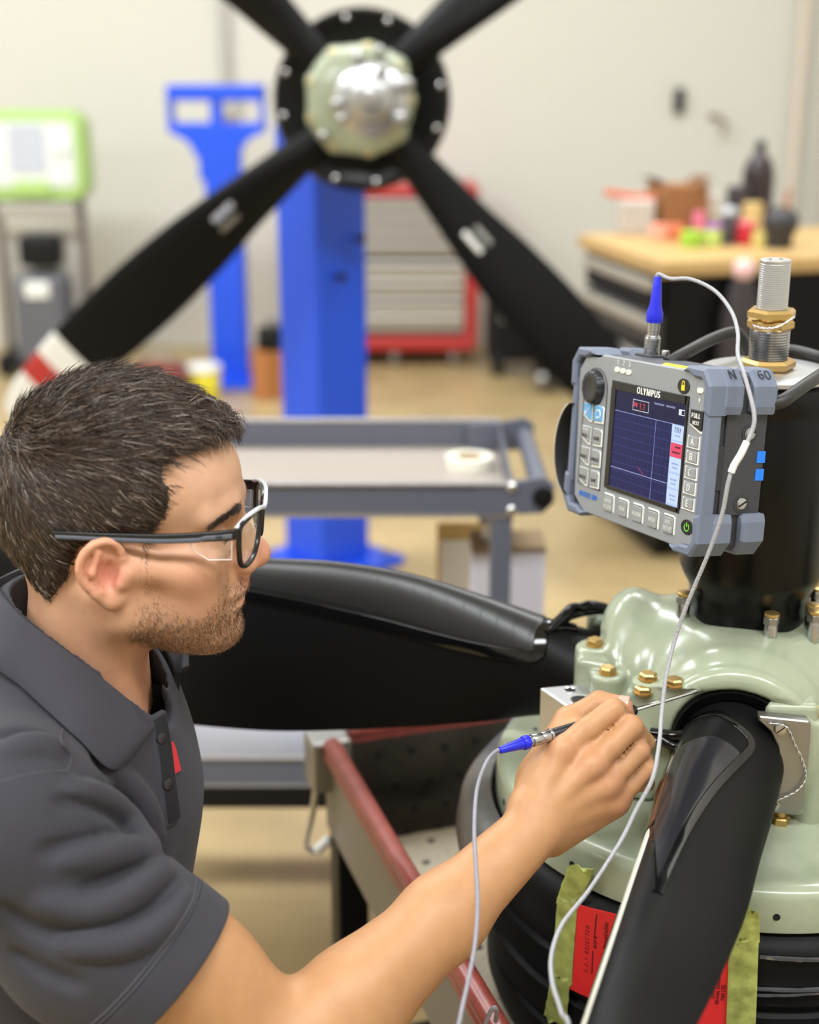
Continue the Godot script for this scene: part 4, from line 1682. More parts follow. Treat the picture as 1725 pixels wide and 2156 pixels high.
	# split-line flange
	L.push_back(boxp(Vector3(-0.09, -0.012, 0.06), Vector3(0.075, 0.026, 0.05), 0.010, 0.012, Basis(Vector3.UP, 0.15)))
	L.push_back(boxp(Vector3(0.085, -0.012, 0.06), Vector3(0.07, 0.026, 0.05), 0.010, 0.012, Basis(Vector3.UP, -0.5)))
	for b in bolts:
		L.push_back(cylp(Vector3(b[0], b[1] - 0.06, b[2]), Vector3.UP, b[3], 0.059, 0.004, 0.007))
	L.push_back(boxp(Vector3(bolts[0][0] + 0.002, -0.01, bolts[0][2]), Vector3(0.018, 0.058, 0.03), 0.007, 0.008))
	# sockets
	L.push_back(cylp(Vector3(0, 0, 0.16), Vector3.BACK, 0.060, 0.06, 0.004, 0.006, true))
	L.push_back(cylp(Vector3(-0.2, 0, 0.0), Vector3.RIGHT, 0.052, 0.08, 0.004, 0.006, true))
	L.push_back(boxp(Vector3(-0.02, -0.02, 0.158), Vector3(0.085, 0.075, 0.022), 0.006, 0.006, Basis(), true))
	var net := Nets.new()
	a = net.run(L, Vector3(-0.2, -0.13, -0.16), Vector3(0.2, 0.12, 0.17), 0.0034)
	part(t, "hub", a, M["green_paint"])
	for b in bolts:
		hex_bolt(t, "hub_bolt", Vector3(b[0], b[1], b[2]), 0.0088, 0.0062, M["brass"], b[0] * 9.0)
	# black seal ring round the front blade
	a = MB.new()
	a.lathe(PackedVector2Array([Vector2(0.049, 0.105), Vector2(0.060, 0.105), Vector2(0.061, 0.134), Vector2(0.058, 0.139), Vector2(0.049, 0.136)]), 48, Transform3D(Basis(Vector3.RIGHT, PI / 2), Vector3.ZERO))
	part(t, "blade_seal", a, M["black_satin"])
	# steel lock plate with wired screws, to the right of the front socket
	var pl0 := Transform3D(Basis(Vector3.UP, 0.22), Vector3(0.050, -0.006, 0.152))
	a = MB.new()
	a.prism(PackedVector2Array([Vector2(-0.028, 0.052), Vector2(0.018, 0.048), Vector2(0.021, 0.044), Vector2(0.021, -0.044), Vector2(0.016, -0.052), Vector2(-0.014, -0.050), Vector2(-0.018, -0.044), Vector2(-0.016, -0.034), Vector2(-0.008, -0.018), Vector2(-0.005, 0.0), Vector2(-0.008, 0.02), Vector2(-0.016, 0.036), Vector2(-0.028, 0.047)]), -0.012, 0.0, 0.0012, pl0)
	part(t, "lock_plate", a, M["dull_steel"])
	a = MB.new()
	a.rbox(Vector3(0.05, 0.12, 0.03), 0.006, Transform3D(pl0.basis, pl0 * Vector3(0.006, -0.002, -0.028)))
	part(t, "plate_boss", a, M["green_paint"])
	var sc := [Vector3(-0.008, 0.040, 0.0), Vector3(-0.008, -0.041, 0.0)]
	for q in sc:
		a = MB.new()
		a.cyl(0.0062, 0.0058, 0.0, 0.0038, 20, Transform3D(pl0.basis * Basis(Vector3.RIGHT, PI / 2), pl0 * q), 0.001)
		var s := part(t, "plate_screw", a, M["steel"])
		a = MB.new()
		a.rbox(Vector3(0.009, 0.0012, 0.0008), 0.0002, Transform3D(pl0.basis * Basis(Vector3.BACK, 0.7), pl0 * (q + Vector3(0, 0, 0.0038))))
		part(s, "slot", a, M["dark_hole"])
	a = MB.new()
	var wire := spline([pl0 * Vector3(-0.020, 0.046, 0.002), pl0 * Vector3(-0.004, 0.044, 0.004), pl0 * Vector3(0.006, 0.026, 0.004), pl0 * Vector3(0.016, 0.006, 0.004), pl0 * Vector3(0.019, -0.010, 0.004), pl0 * Vector3(0.012, -0.024, 0.003), pl0 * Vector3(-0.002, -0.033, 0.003), pl0 * Vector3(-0.012, -0.038, 0.003)], 10)
	for k in 2:
		var w2 := PackedVector3Array()
		for i in wire.size():
			var g := i * 0.9 + PI * k
			w2.push_back(wire[i] + pl0.basis * Vector3(cos(g), sin(g), sin(g)) * 0.0007)
		a.tube(w2, 0.0007, 5)
	part(t, "safety_wire", a, M["chrome"])
	hex_bolt(t, "lower_nut", Vector3(0.050, -0.078, 0.138), 0.0095, 0.012, M["brass"], 0.1)
	a = MB.new()
	a.rod(Vector3(0.050, -0.085, 0.138), Vector3(0.050, -0.055, 0.138), 0.0055, -1, 14, 0.001)
	part(t, "lower_stud", a, M["brass"])
	var back5 := Transform3D(Basis(Vector3.UP, deg_to_rad(5.4)), Vector3.ZERO)
	# machined aluminium bracket at the left
	a = MB.new()
	var poly := PackedVector2Array([Vector2(-0.206, -0.077), Vector2(-0.190, -0.070), Vector2(-0.165, -0.060), Vector2(-0.150, -0.070), Vector2(-0.148, -0.090), Vector2(-0.160, -0.116), Vector2(-0.168, -0.124), Vector2(-0.178, -0.112), Vector2(-0.192, -0.094)])
	a.prism(poly, -0.060, 0.019, 0.0012, Transform3D(Basis(Vector3.RIGHT, -PI / 2), Vector3.ZERO), true)
	var br := part(t, "counterweight_bracket", a, M["aluminium"], back5)
	for q in [[-0.176, 0.077, 0.0052], [-0.164, 0.098, 0.009]]:
		a = MB.new()
		a.cyl(q[2], q[2], 0.0, 0.0004, 20, Transform3D(Basis(), Vector3(q[0], 0.019, q[1])))
		part(br, "bore", a, M["dark_hole"])
		a = MB.new()
		a.lathe(PackedVector2Array([Vector2(q[2], 0.0), Vector2(q[2] * 1.18, 0.0), Vector2(q[2] * 1.15, 0.0007), Vector2(q[2], 0.0005)]), 24, Transform3D(Basis(), Vector3(q[0], 0.019, q[1])))
		part(br, "bore_rim", a, M["chrome"])
	# white seal ring and loose fitting under the finger tips
	a = MB.new()
	a.lathe(PackedVector2Array([Vector2(0.0, -0.002), Vector2(0.014, -0.002), Vector2(0.015, 0.004), Vector2(0.0135, 0.008), Vector2(0.009, 0.008), Vector2(0.008, 0.004), Vector2(0, 0.004)]), 28, Transform3D(Basis(Vector3.FORWARD, 0.3), Vector3(-0.098, -0.004, 0.128)))
	part(t, "white_bush", a, smat("bush_white", c8(226, 226, 206), 0.4), back5)
	a = MB.new()
	a.tube(spline([Vector3(-0.092, 0.004, 0.130), Vector3(-0.070, 0.006, 0.135), Vector3(-0.055, 0.012, 0.140), Vector3(-0.045, 0.016, 0.142)], 6), 0.006, 10)
	a.tube(spline([Vector3(-0.085, 0.004, 0.138), Vector3(-0.068, -0.002, 0.142), Vector3(-0.05, 0.006, 0.146)], 6), 0.005, 10)
	part(t, "boot_lead", a, M["gloss_black"], back5)
	# black wiring bundle behind the left shoulder
	a = MB.new()
	for i in 5:
		var g := i * 1.3
		a.tube(spline([Vector3(-0.205, 0.045 + 0.004 * sin(g), -0.02 + 0.006 * cos(g)), Vector3(-0.185, 0.060 + 0.006 * sin(g * 2.0), -0.035), Vector3(-0.165, 0.062 + 0.005 * cos(g), -0.045), Vector3(-0.14, 0.06, -0.05)], 6), 0.0042, 8)
	part(t, "lead_bundle", a, M["gloss_black"], back5)
	# cylinder
	a = MB.new()
	a.lathe(PackedVector2Array([Vector2(0.0, 0.075), Vector2(0.060, 0.075), Vector2(0.061, 0.082), Vector2(0.0625, 0.083), Vector2(0.0625, 0.086), Vector2(0.061, 0.0865)]), 64)
	part(t, "cylinder_gasket", a, smat("gasket_cream", c8(214, 210, 190), 0.5))
	a = MB.new()
	a.lathe(PackedVector2Array([Vector2(0.058, 0.082), Vector2(0.0605, 0.086), Vector2(0.0605, 0.112), Vector2(0.0615, 0.118), Vector2(0.069, 0.131), Vector2(0.0735, 0.142), Vector2(0.0735, 0.305), Vector2(0.0725, 0.308), Vector2(0.0725, 0.314), Vector2(0.0735, 0.317), Vector2(0.0735, 0.330), Vector2(0.070, 0.336), Vector2(0.062, 0.338), Vector2(0, 0.338)]), 80)
	part(t, "cylinder", a, M["black_satin"])
	a = MB.new()
	a.lathe(PackedVector2Array([Vector2(0, 0.338), Vector2(0.064, 0.338), Vector2(0.066, 0.340), Vector2(0.066, 0.3435), Vector2(0.063, 0.345), Vector2(0.04, 0.3455), Vector2(0, 0.3455)]), 64)
	part(t, "top_plate", a, M["aluminium"])
	a = MB.new()
	a.prism(hexagon(0.0275, 0.2), 0.345, 0.356, 0.003, Transform3D(Basis(Vector3.RIGHT, -PI / 2), Vector3.ZERO), true)
	part(t, "base_nut", a, M["brass"])
	a = MB.new()
	var prof := PackedVector2Array([Vector2(0, 0.356)])
	for i in 11:
		prof.push_back(Vector2(0.0192, 0.3565 + i * 0.0026))
		prof.push_back(Vector2(0.0192, 0.3578 + i * 0.0026))
		prof.push_back(Vector2(0.0180, 0.3583 + i * 0.0026))
		prof.push_back(Vector2(0.0180, 0.3589 + i * 0.0026))
	prof.push_back(Vector2(0, 0.386))
	a.lathe(prof, 48)
	part(t, "threaded_collar", a, M["steel"])
	a = MB.new()
	a.prism(hexagon(0.0225, 0.0), 0.385, 0.3945, 0.002, Transform3D(Basis(Vector3.RIGHT, -PI / 2), Vector3.ZERO), true)
	part(t, "jam_nut", a, M["brass"])
	a = MB.new()
	a.prism(hexagon(0.0245, 0.4), 0.3948, 0.405, 0.0025, Transform3D(Basis(Vector3.RIGHT, -PI / 2), Vector3.ZERO), true)
	part(t, "jam_nut", a, M["brass"])
	a = MB.new()
	var wr := spline([Vector3(-0.016, 0.391, 0.0205), Vector3(-0.004, 0.3895, 0.0235), Vector3(0.009, 0.392, 0.0225), Vector3(0.022, 0.400, 0.014)], 10)
	for k in 2:
		var w2 := PackedVector3Array()
		for i in wr.size():
			var g := i * 1.0 + PI * k
			w2.push_back(wr[i] + Vector3(sin(g) * 0.2, cos(g), sin(g)) * 0.0007)
		a.tube(w2, 0.0007, 5)
	part(t, "lock_wire", a, M["chrome"])
	a = MB.new()
	prof = PackedVector2Array([Vector2(0, 0.40)])
	for i in 21:
		prof.push_back(Vector2(0.0148, 0.4052 + i * 0.0021))
		prof.push_back(Vector2(0.0148, 0.4063 + i * 0.0021))
		prof.push_back(Vector2(0.01435, 0.4067 + i * 0.0021))
		prof.push_back(Vector2(0.01435, 0.4070 + i * 0.0021))
	prof.push_back(Vector2(0.0146, 0.4495))
	prof.push_back(Vector2(0.0146, 0.4515))
	prof.push_back(Vector2(0.0136, 0.4525))
	prof.push_back(Vector2(0, 0.4525))
	a.lathe(prof, 48)
	part(t, "threaded_pin", a, M["aluminium"])
	for q in [[-0.005, 0.002], [0.005, -0.001]]:
		a = MB.new()
		a.cyl(0.0014, 0.0014, 0.452, 0.4529, 10, Transform3D(Basis(), Vector3(q[0], 0, q[1])))
		part(t, "pin_hole", a, M["dark_hole"])
	# studs round the cylinder
	for i in 8:
		var p: Vector3
		if i == 0:
			p = inv * ony(1437, 1310, 0.943)
		elif i == 1:
			p = inv * ony(1711, 1350, 0.943)
		else:
			p = Vector3(cos(0.6 + (i - 2) * 0.75 + PI), 0, sin(0.6 + (i - 2) * 0.75 + PI)) * 0.071
		a = MB.new()
		a.cyl(0.0068, 0.0068, 0.080, 0.108, 20, Transform3D(Basis(), Vector3(p.x, 0, p.z)), 0.001)
		part(t, "stud_sleeve", a, M["steel"])
		a = MB.new()
		a.prism(hexagon(0.0078, 0.3), 0.104, 0.112, 0.001, Transform3D(Basis(Vector3.RIGHT, -PI / 2), Vector3(p.x, 0, p.z)))
		part(t, "stud_nut", a, M["dull_steel"])
		a = MB.new()
		a.cyl(0.0076, 0.0076, 0.112, 0.1155, 20, Transform3D(Basis(), Vector3(p.x, 0, p.z)), 0.0008)
		part(t, "stud_washer", a, M["brass"])
		a = MB.new()
		prof = PackedVector2Array([Vector2(0, 0.115)])
		for k in 9:
			prof.push_back(Vector2(0.0042, 0.116 + k * 0.0017))
			prof.push_back(Vector2(0.0037, 0.1168 + k * 0.0017))
		prof.push_back(Vector2(0, 0.1318))
		a.lathe(prof, 18)
		part(t, "stud_thread", a, M["steel"])
	# bent black lifting rod round the head of the cylinder
	a = MB.new()
	a.tube(spline([at(1405, 765, 1.36), at(1440, 745, 1.37), at(1500, 714, 1.40), at(1545, 700, 1.42), at(1562, 712, 1.43), at(1580, 742, 1.44), at(1625, 742, 1.46), at(1668, 738, 1.45), at(1725, 752, 1.42), at(1760, 764, 1.40), at(1762, 770, 1.36), at(1740, 782, 1.32), at(1690, 815, 1.27), at(1640, 848, 1.25), at(1600, 850, 1.27)], 8), 0.0062, 12)
	wpart(t, "lifting_rod", a, smat("rod_black", c8(36, 35, 35), 0.5))
	# raised casting marks
	letters(t, "F Y", 0.006, Transform3D(Basis(Vector3.RIGHT, -0.75), Vector3(0.079, 0.062, 0.062)), M["green_paint"])

	front_blade(t)
	left_blade(t)
	for s in [1.0, -1.0]:
		var bl := Node3D.new()
		bl.name = "blade"
		t.add_child(bl, true)
		var d := Vector3.RIGHT if s > 0 else Vector3.FORWARD
		var stn := []
		for q in [[0.10, 0.05, -0.05, 0.1, 1.0], [0.2, 0.052, -0.05, 0.09, 0.9], [0.32, 0.08, -0.07, 0.06, 0.4], [0.5, 0.10, -0.08, 0.05, 0.0], [0.8, 0.11, -0.09, 0.03, 0.0], [1.1, 0.08, -0.08, 0.02, 0.0]]:
			stn.push_back([d * q[0] + Vector3.UP * q[1], d * q[0] + Vector3.UP * q[2], d.cross(Vector3.UP) * q[3], q[4]])
		a = MB.new()
		a.grid(blade_rings(stn, 4, 24))
		part(bl, "blade_body", a, M["matte_black_blade"])

func axis_depth(py: float) -> float:
	var r := ray(862.5, py)
	return (HUB.y - 1.5) / r.y

func front_blade(t: Node3D) -> void:
	var bl := Node3D.new()
	bl.name = "blade"
	t.add_child(bl, true)
	var rows := [[1456, 1520, 1644, 1570, 1545, 0.098, 1.0], [1420, 1580, 1645, 1645, 1600, 0.092, 0.85], [1388, 1655, 1627, 1725, 1670, 0.07, 0.5], [1364, 1745, 1602, 1810, 1765, 0.052, 0.25], [1322, 1870, 1570, 1930, 1890, 0.040, 0.1], [1272, 2020, 1512, 2070, 2040, 0.034, 0.0], [1213, 2200, 1437, 2225, 2200, 0.03, 0.0], [1130, 2460, 1340, 2470, 2460, 0.026, 0.0], [1030, 2800, 1210, 2810, 2800, 0.02, 0.0]]
	var le := []
	var te := []
	for r in rows:
		var d := axis_depth(minf(r[4], 2460.0)) if r[4] < 2500 else 0.78
		le.push_back(at(r[0], r[1], d - 0.004))
		te.push_back(at(r[2], r[3], d + 0.008))
	# root inside the socket
	var s0 := hub_xf * Vector3(0, 0, 0.06)
	var st := [[s0 + hub_xf.basis.x * -0.049, s0 + hub_xf.basis.x * 0.049, Vector3.UP * 0.098, 1.0]]
	var s1 := hub_xf * Vector3(0, 0, 0.118)
	st.push_back([s1 + hub_xf.basis.x * -0.0495, s1 + hub_xf.basis.x * 0.0495, Vector3.UP * 0.099, 1.0])
	for i in range(1, rows.size()):
		var c: Vector3 = (le[i] + te[i]) * 0.5
		var nx: Vector3 = (le[mini(i + 1, rows.size() - 1)] + te[mini(i + 1, rows.size() - 1)]) * 0.5
		var pv: Vector3 = (le[i - 1] + te[i - 1]) * 0.5
		var nn: Vector3 = ((te[i] - le[i]) as Vector3).cross(nx - pv).normalized()
		if nn.dot(EYE - c) < 0:
			nn = -nn
		st.push_back([le[i], te[i], nn * rows[i][5], rows[i][6]])
	# the thick root: pull the first stations down so that the visible top follows the axis
	var rr := blade_rings(st, 8, 56)
	var a := MB.new()
	a.grid(rr)
	wblade(t, bl, "blade_body", a, M["matte_black_blade"])
	# facing side is the half round of the ring that the camera meets
	var f0 := 0.03
	var f1 := 0.47
	a = MB.new()
	strip_on(a, rr, [[1440, 1535], [1470, 1510], [1512, 1502], [1552, 1527], [1583, 1565], [1560, 1600], [1500, 1665], [1447, 1745], [1410, 1820], [1384, 1880]], f0, f1, 0.0085, 0.0011, 6)
	wblade(t, bl, "boot_edge", a, M["gloss_black"])
	a = MB.new()
	strip_on(a, rr, [[1372, 1738], [1376, 1790], [1380, 1840], [1384, 1880]], f0, f1, 0.004, 0.0010, 6)
	wblade(t, bl, "boot_edge", a, M["gloss_black"])
	# de-icing boot over the leading edge of the root
	a = MB.new()
	var rws := []
	for q in [[1500, 1550, 0], [1560, 1590, 0], [1530, 1625, 0], [1490, 1672, 0], [1452, 1728, 0], [1440, 1748, 1374], [1418, 1785, 1377], [1394, 1850, 1382]]:
		var f := find_on(rr, q[0], q[1], f0, f1)
		rws.push_back([f.x, -0.03 if q[2] == 0 else find_on(rr, q[2], q[1], f0, f1).y, f.y])
	var dense := []
	var sp := []
	for r in rws:
		sp.push_back(Vector3(r[0], r[1], r[2]))
	for q in spline(sp, 5):
		dense.push_back([q.x, q.y, q.z])
	on_patch(a, rr, dense, 14, 0.0006)
	wblade(t, bl, "deicing_boot", a, smat("boot_smooth", c8(34, 34, 38), 0.2))
	# erosion strips along the leading edge
	a = MB.new()
	var path := []
	for i in 13:
		path.push_back([lerpf(1357, 1190, i / 12.0), lerpf(1765, 2270, i / 12.0)])
	var uws := []
	for q in path:
		var f := find_on(rr, q[0], q[1], -0.06, 0.2)
		uws.push_back(f.x)
	var ua: float = uws[0]
	var ub: float = uws[12]
	var le_rows := []
	for i in 40:
		le_rows.push_back([lerpf(ua, ub, i / 39.0), -0.035, 0.045])
	on_patch(a, rr, le_rows, 8, 0.0007)
	wblade(t, bl, "erosion_strip", a, smat("strip_white", c8(214, 212, 196), 0.35))
	a = MB.new()
	le_rows = []
	var u0 := find_on(rr, 1395, 1575, -0.06, 0.2).x
	for i in 24:
		le_rows.push_back([lerpf(u0, ua - 0.008, i / 23.0), -0.05, 0.055])
	on_patch(a, rr, le_rows, 8, 0.0010)
	wblade(t, bl, "metal_edge", a, smat("edge_metal", c8(150, 140, 140), 0.16, 1.0))
	a = MB.new()
	le_rows = []
	for i in 4:
		le_rows.push_back([lerpf(ua - 0.008, ua, i / 3.0), -0.05, 0.055])
	on_patch(a, rr, le_rows, 8, 0.0014)
	wblade(t, bl, "edge_clip", a, M["gloss_black"])

func wblade(t: Node3D, bl: Node3D, called: String, mb: MB, m: Material) -> void:
	part(bl, called, mb, m, t.transform.affine_inverse())

func on_line(px: float, py: float, off := 0.0) -> Vector3:
	# the upright plane through the hub axis that holds the left blade
	var n := hub_xf.basis.z
	var o := HUB + n * off
	var r := ray(px, py)
	return EYE + r * ((o - EYE).dot(n) / r.dot(n))

func left_blade(t: Node3D) -> void:
	var bl := Node3D.new()
	bl.name = "blade"
	t.add_child(bl, true)
	var rows := [[1290, 1345, 1290, 1512, 0.090, 1.0], [1235, 1330, 1235, 1508, 0.085, 0.9], [1140, 1301, 1140, 1505, 0.066, 0.5], [1000, 1252, 1000, 1521, 0.05, 0.2], [850, 1207, 850, 1531, 0.042, 0.1], [700, 1184, 700, 1538, 0.036, 0.05], [568, 1177, 568, 1539, 0.032, 0.0], [420, 1167, 420, 1528, 0.03, 0.0], [200, 1150, 200, 1505, 0.028, 0.0], [0, 1133, 0, 1480, 0.026, 0.0], [-250, 1115, -250, 1440, 0.02, 0.0], [-500, 1100, -500, 1390, 0.016, 0.0]]
	var st := []
	for r in rows:
		# a little wash: the trailing (lower) edge stands nearer
		st.push_back([on_line(r[0], r[1], -0.012), on_line(r[2], r[3], 0.012), hub_xf.basis.z * r[4], r[5]])
	var rr := blade_rings(st, 8, 56)
	var a := MB.new()
	a.grid(rr)
	wblade(t, bl, "blade_body", a, M["matte_black_blade"])
	# which half of the ring faces us
	var test := on_rings(rr, 0.4, 0.25, 0.0)
	var sgn := 1.0 if (test - on_rings(rr, 0.4, 0.75, 0.0)).dot(hub_xf.basis.z) > 0 else -1.0
	var f0 := 0.02 if sgn > 0 else 0.98
	var f1 := 0.48 if sgn > 0 else 0.52
	var rws := []
	for q in [[1133, 1374], [1000, 1357], [800, 1300], [568, 1250], [420, 1225], [200, 1205]]:
		var f := find_on(rr, q[0], q[1], f0, f1)
		rws.push_back(Vector3(f.x, f.y, 0))
	var dense := []
	for q in spline(rws, 8):
		dense.push_back([q.x, -0.05 if sgn > 0 else 1.05, q.y])
	a = MB.new()
	on_patch(a, rr, dense, 16, 0.0013)
	wblade(t, bl, "deicing_boot", a, M["boot_rubber"])
	a = MB.new()
	strip_on(a, rr, [[300, 1222], [430, 1238], [568, 1262], [700, 1290], [800, 1313], [900, 1340], [1000, 1364], [1070, 1377], [1120, 1380], [1136, 1372], [1139, 1345], [1146, 1324], [1180, 1319], [1215, 1322]], f0, f1, 0.0150, 0.0034, 6)
	wblade(t, bl, "boot_edge", a, M["gloss_black"])
	# stitched welts across the boot
	for i in 10:
		a = MB.new()
		var x := 790.0 + i * 36.0
		strip_on(a, rr, [[x + 8, 1215 + i * 10.5], [x + 4, 1245 + i * 9.5], [x, 1275 + i * 9.0], [x - 3, 1290 + i * 8.5]], f0, f1, 0.0022, 0.0017, 4)
		wblade(t, bl, "boot_welt", a, M["boot_rubber"])

# ---------------------------------------------------------------- tags, tapes and clear straps on the stand
func on_ring(px: float, py: float, R: float) -> Vector3:
	var r := ray(px, py)
	var o := Vector2(EYE.x - HUB.x, EYE.z - HUB.z)
	var d := Vector2(r.x, r.z)
	var A := d.length_squared()
	var B := o.dot(d)
	var disc := B * B - A * (o.length_squared() - R * R)
	var s := (-B - sqrt(maxf(0.0, disc))) / A
	return EYE + r * s

# a sheet on the stand between angles and heights; corners given as pixels (tl, tr, br, bl)
func sheet(mb: MB, q: Array, R: float, nu := 10, nv := 14, rag := 0.0, crinkle := 0.0) -> void:
	var co := []
	for p in q:
		var w := on_ring(p[0], p[1], R)
		co.push_back(Vector2(atan2(w.z - HUB.z, w.x - HUB.x), w.y))
	var rings := []
	var ns := FastNoiseLite.new()
	ns.seed = int(q[0][0])
	ns.frequency = 40.0
	for i in nv + 1:
		var ring := PackedVector3Array()
		var v := float(i) / nv
		var back := PackedVector3Array()
		for j in nu + 1:
			var u := float(j) / nu
			var e: Vector2 = (co[0] as Vector2).lerp(co[1], u).lerp((co[3] as Vector2).lerp(co[2], u), v)
			if i == 0 or i == nv:
				e.y += rag * ns.get_noise_1d(u * 0.9 + v * 3.0)
			var rr := R + crinkle * ns.get_noise_2d(e.x * 2.0, e.y * 2.0)
			ring.push_back(Vector3(HUB.x + cos(e.x) * (rr + 0.0006), e.y, HUB.z + sin(e.x) * (rr + 0.0006)))
			back.push_back(Vector3(HUB.x + cos(e.x) * (rr - 0.0006), e.y, HUB.z + sin(e.x) * (rr - 0.0006)))
		back.reverse()
		ring.append_array(back)
		rings.push_back(ring)
	mb.grid(rings)

func tag_text(t: Node3D, s: String, px: float, py: float, R: float, h: float, m: Material, wide := 1.0) -> void:
	var p := on_ring(px, py, R)
	var out := Vector3(p.x - HUB.x, 0, p.z - HUB.z).normalized()
	# reads upwards: x of the text points up
	var b := Basis(Vector3.UP, out.cross(Vector3.UP) * 1.0, out)
	b = Basis(Vector3.UP, out.cross(Vector3.UP), out)
	letters(t, s, h, t.transform.affine_inverse() * Transform3D(b, p), m, "Droid Sans", false, wide)

func tags_and_tapes() -> void:
	var R := 0.2705
	var red := smat("tag_red", c8(226, 44, 44), 0.5)
	var tape := smat("masking_green", c8(192, 200, 112), 0.62)
	tape.albedo_texture = noise_tex("tapemottle", 256, 0.03, 4, Color(0.62, 0.62, 0.55), Color(1, 1, 1))
	tri(tape, 6.0)
	var ink := smat("ink_dark", c8(70, 14, 16), 0.7)
	for k in 2:
		var p: Vector3
		var t: Node3D
		var a := MB.new()
		if k == 0:
			p = on_ring(1235, 2000, R)
			t = thing("red_tag", "red rejected tag taped to the stand left of the front blade", "tag", p)
			sheet(a, [[1184, 1893], [1298, 1925], [1240, 2100], [1180, 2070]], R + 0.0005)
		else:
			p = on_ring(1490, 2060, R)
			t = thing("red_tag", "red tag with address lines taped to the stand right of the front blade", "tag", p)
			sheet(a, [[1440, 1975], [1546, 1977], [1552, 2180], [1420, 2180]], R + 0.0005)
		wpart(t, "card", a, red)
		if k == 0:
			tag_text(t, "1 . 2 . 1   R E J E C T E D", 1236, 1998, R + 0.0014, 0.0042, ink, 0.9)
			tag_text(t, "INSP #", 1254, 1984, R + 0.0014, 0.0034, ink)
			tag_text(t, "Repairable", 1276, 1970, R + 0.0014, 0.0045, ink)
			a = MB.new()
			sheet(a, [[1256, 1925], [1258, 1925], [1253, 1975], [1251, 1975]], R + 0.0010, 2, 4)
			sheet(a, [[1248, 2002], [1250, 2002], [1248, 2050], [1246, 2050]], R + 0.0010, 2, 4)
			wpart(t, "rule_line", a, ink)
		else:
			tag_text(t, "YINGLING", 1484, 2092, R + 0.0014, 0.0046, ink, 1.0)
			tag_text(t, "2010 Airport Rd", 1503, 2070, R + 0.0014, 0.0034, ink)
			tag_text(t, "Wichita, Kansas 67209", 1513, 2072, R + 0.0014, 0.0032, ink)
			tag_text(t, "FAA CRS", 1523, 2090, R + 0.0014, 0.0034, ink)
	var specs := [
		[[[1196, 1826], [1252, 1830], [1222, 1900], [1172, 1898]], "ragged green masking tape strip above the left red tag"],
		[[[1174, 1890], [1216, 1900], [1204, 2072], [1164, 2062]], "long green masking tape strip over the edge of the left red tag"],
		[[[1162, 2056], [1200, 2068], [1192, 2165], [1146, 2140]], "torn green masking tape end below the left red tag"],
		[[[1556, 1912], [1600, 1922], [1600, 1986], [1538, 1980]], "curled green masking tape strip above the right red tag"],
		[[[1536, 1976], [1598, 1984], [1590, 2200], [1528, 2200]], "long green masking tape strip over the edge of the right red tag"],
	]
	for s in specs:
		var p := on_ring(s[0][0][0], s[0][0][1], R)
		var t := thing("tape_strip", s[1], "tape", p)
		var a := MB.new()
		sheet(a, s[0], R + 0.0014 + specs.find(s) * 0.0003, 8, 14, 0.012, 0.0012)
		wpart(t, "strip", a, tape)
	var clear := smat("clear_film", Color(0.85, 0.86, 0.88, 0.22), 0.12)
	clear.transparency = BaseMaterial3D.TRANSPARENCY_ALPHA
	var t := thing("clear_strap", "clear plastic straps stretched round the stand at right", "strap", on_ring(1660, 2020, R + 0.002))
	for q in [[[1600, 2012], [1800, 2014], [1800, 2022], [1600, 2018]], [[1560, 2078], [1800, 2074], [1800, 2080], [1560, 2082]], [[1575, 2094], [1800, 2078], [1800, 2082], [1575, 2098]]]:
		var a := MB.new()
		sheet(a, q, R + 0.0025, 24, 2, 0.0, 0.0012)
		wpart(t, "film", a, smat("film_gloss", c8(120, 122, 126), 0.1, 0.6) if q[0][0] == 1600 else M["film_gloss"])

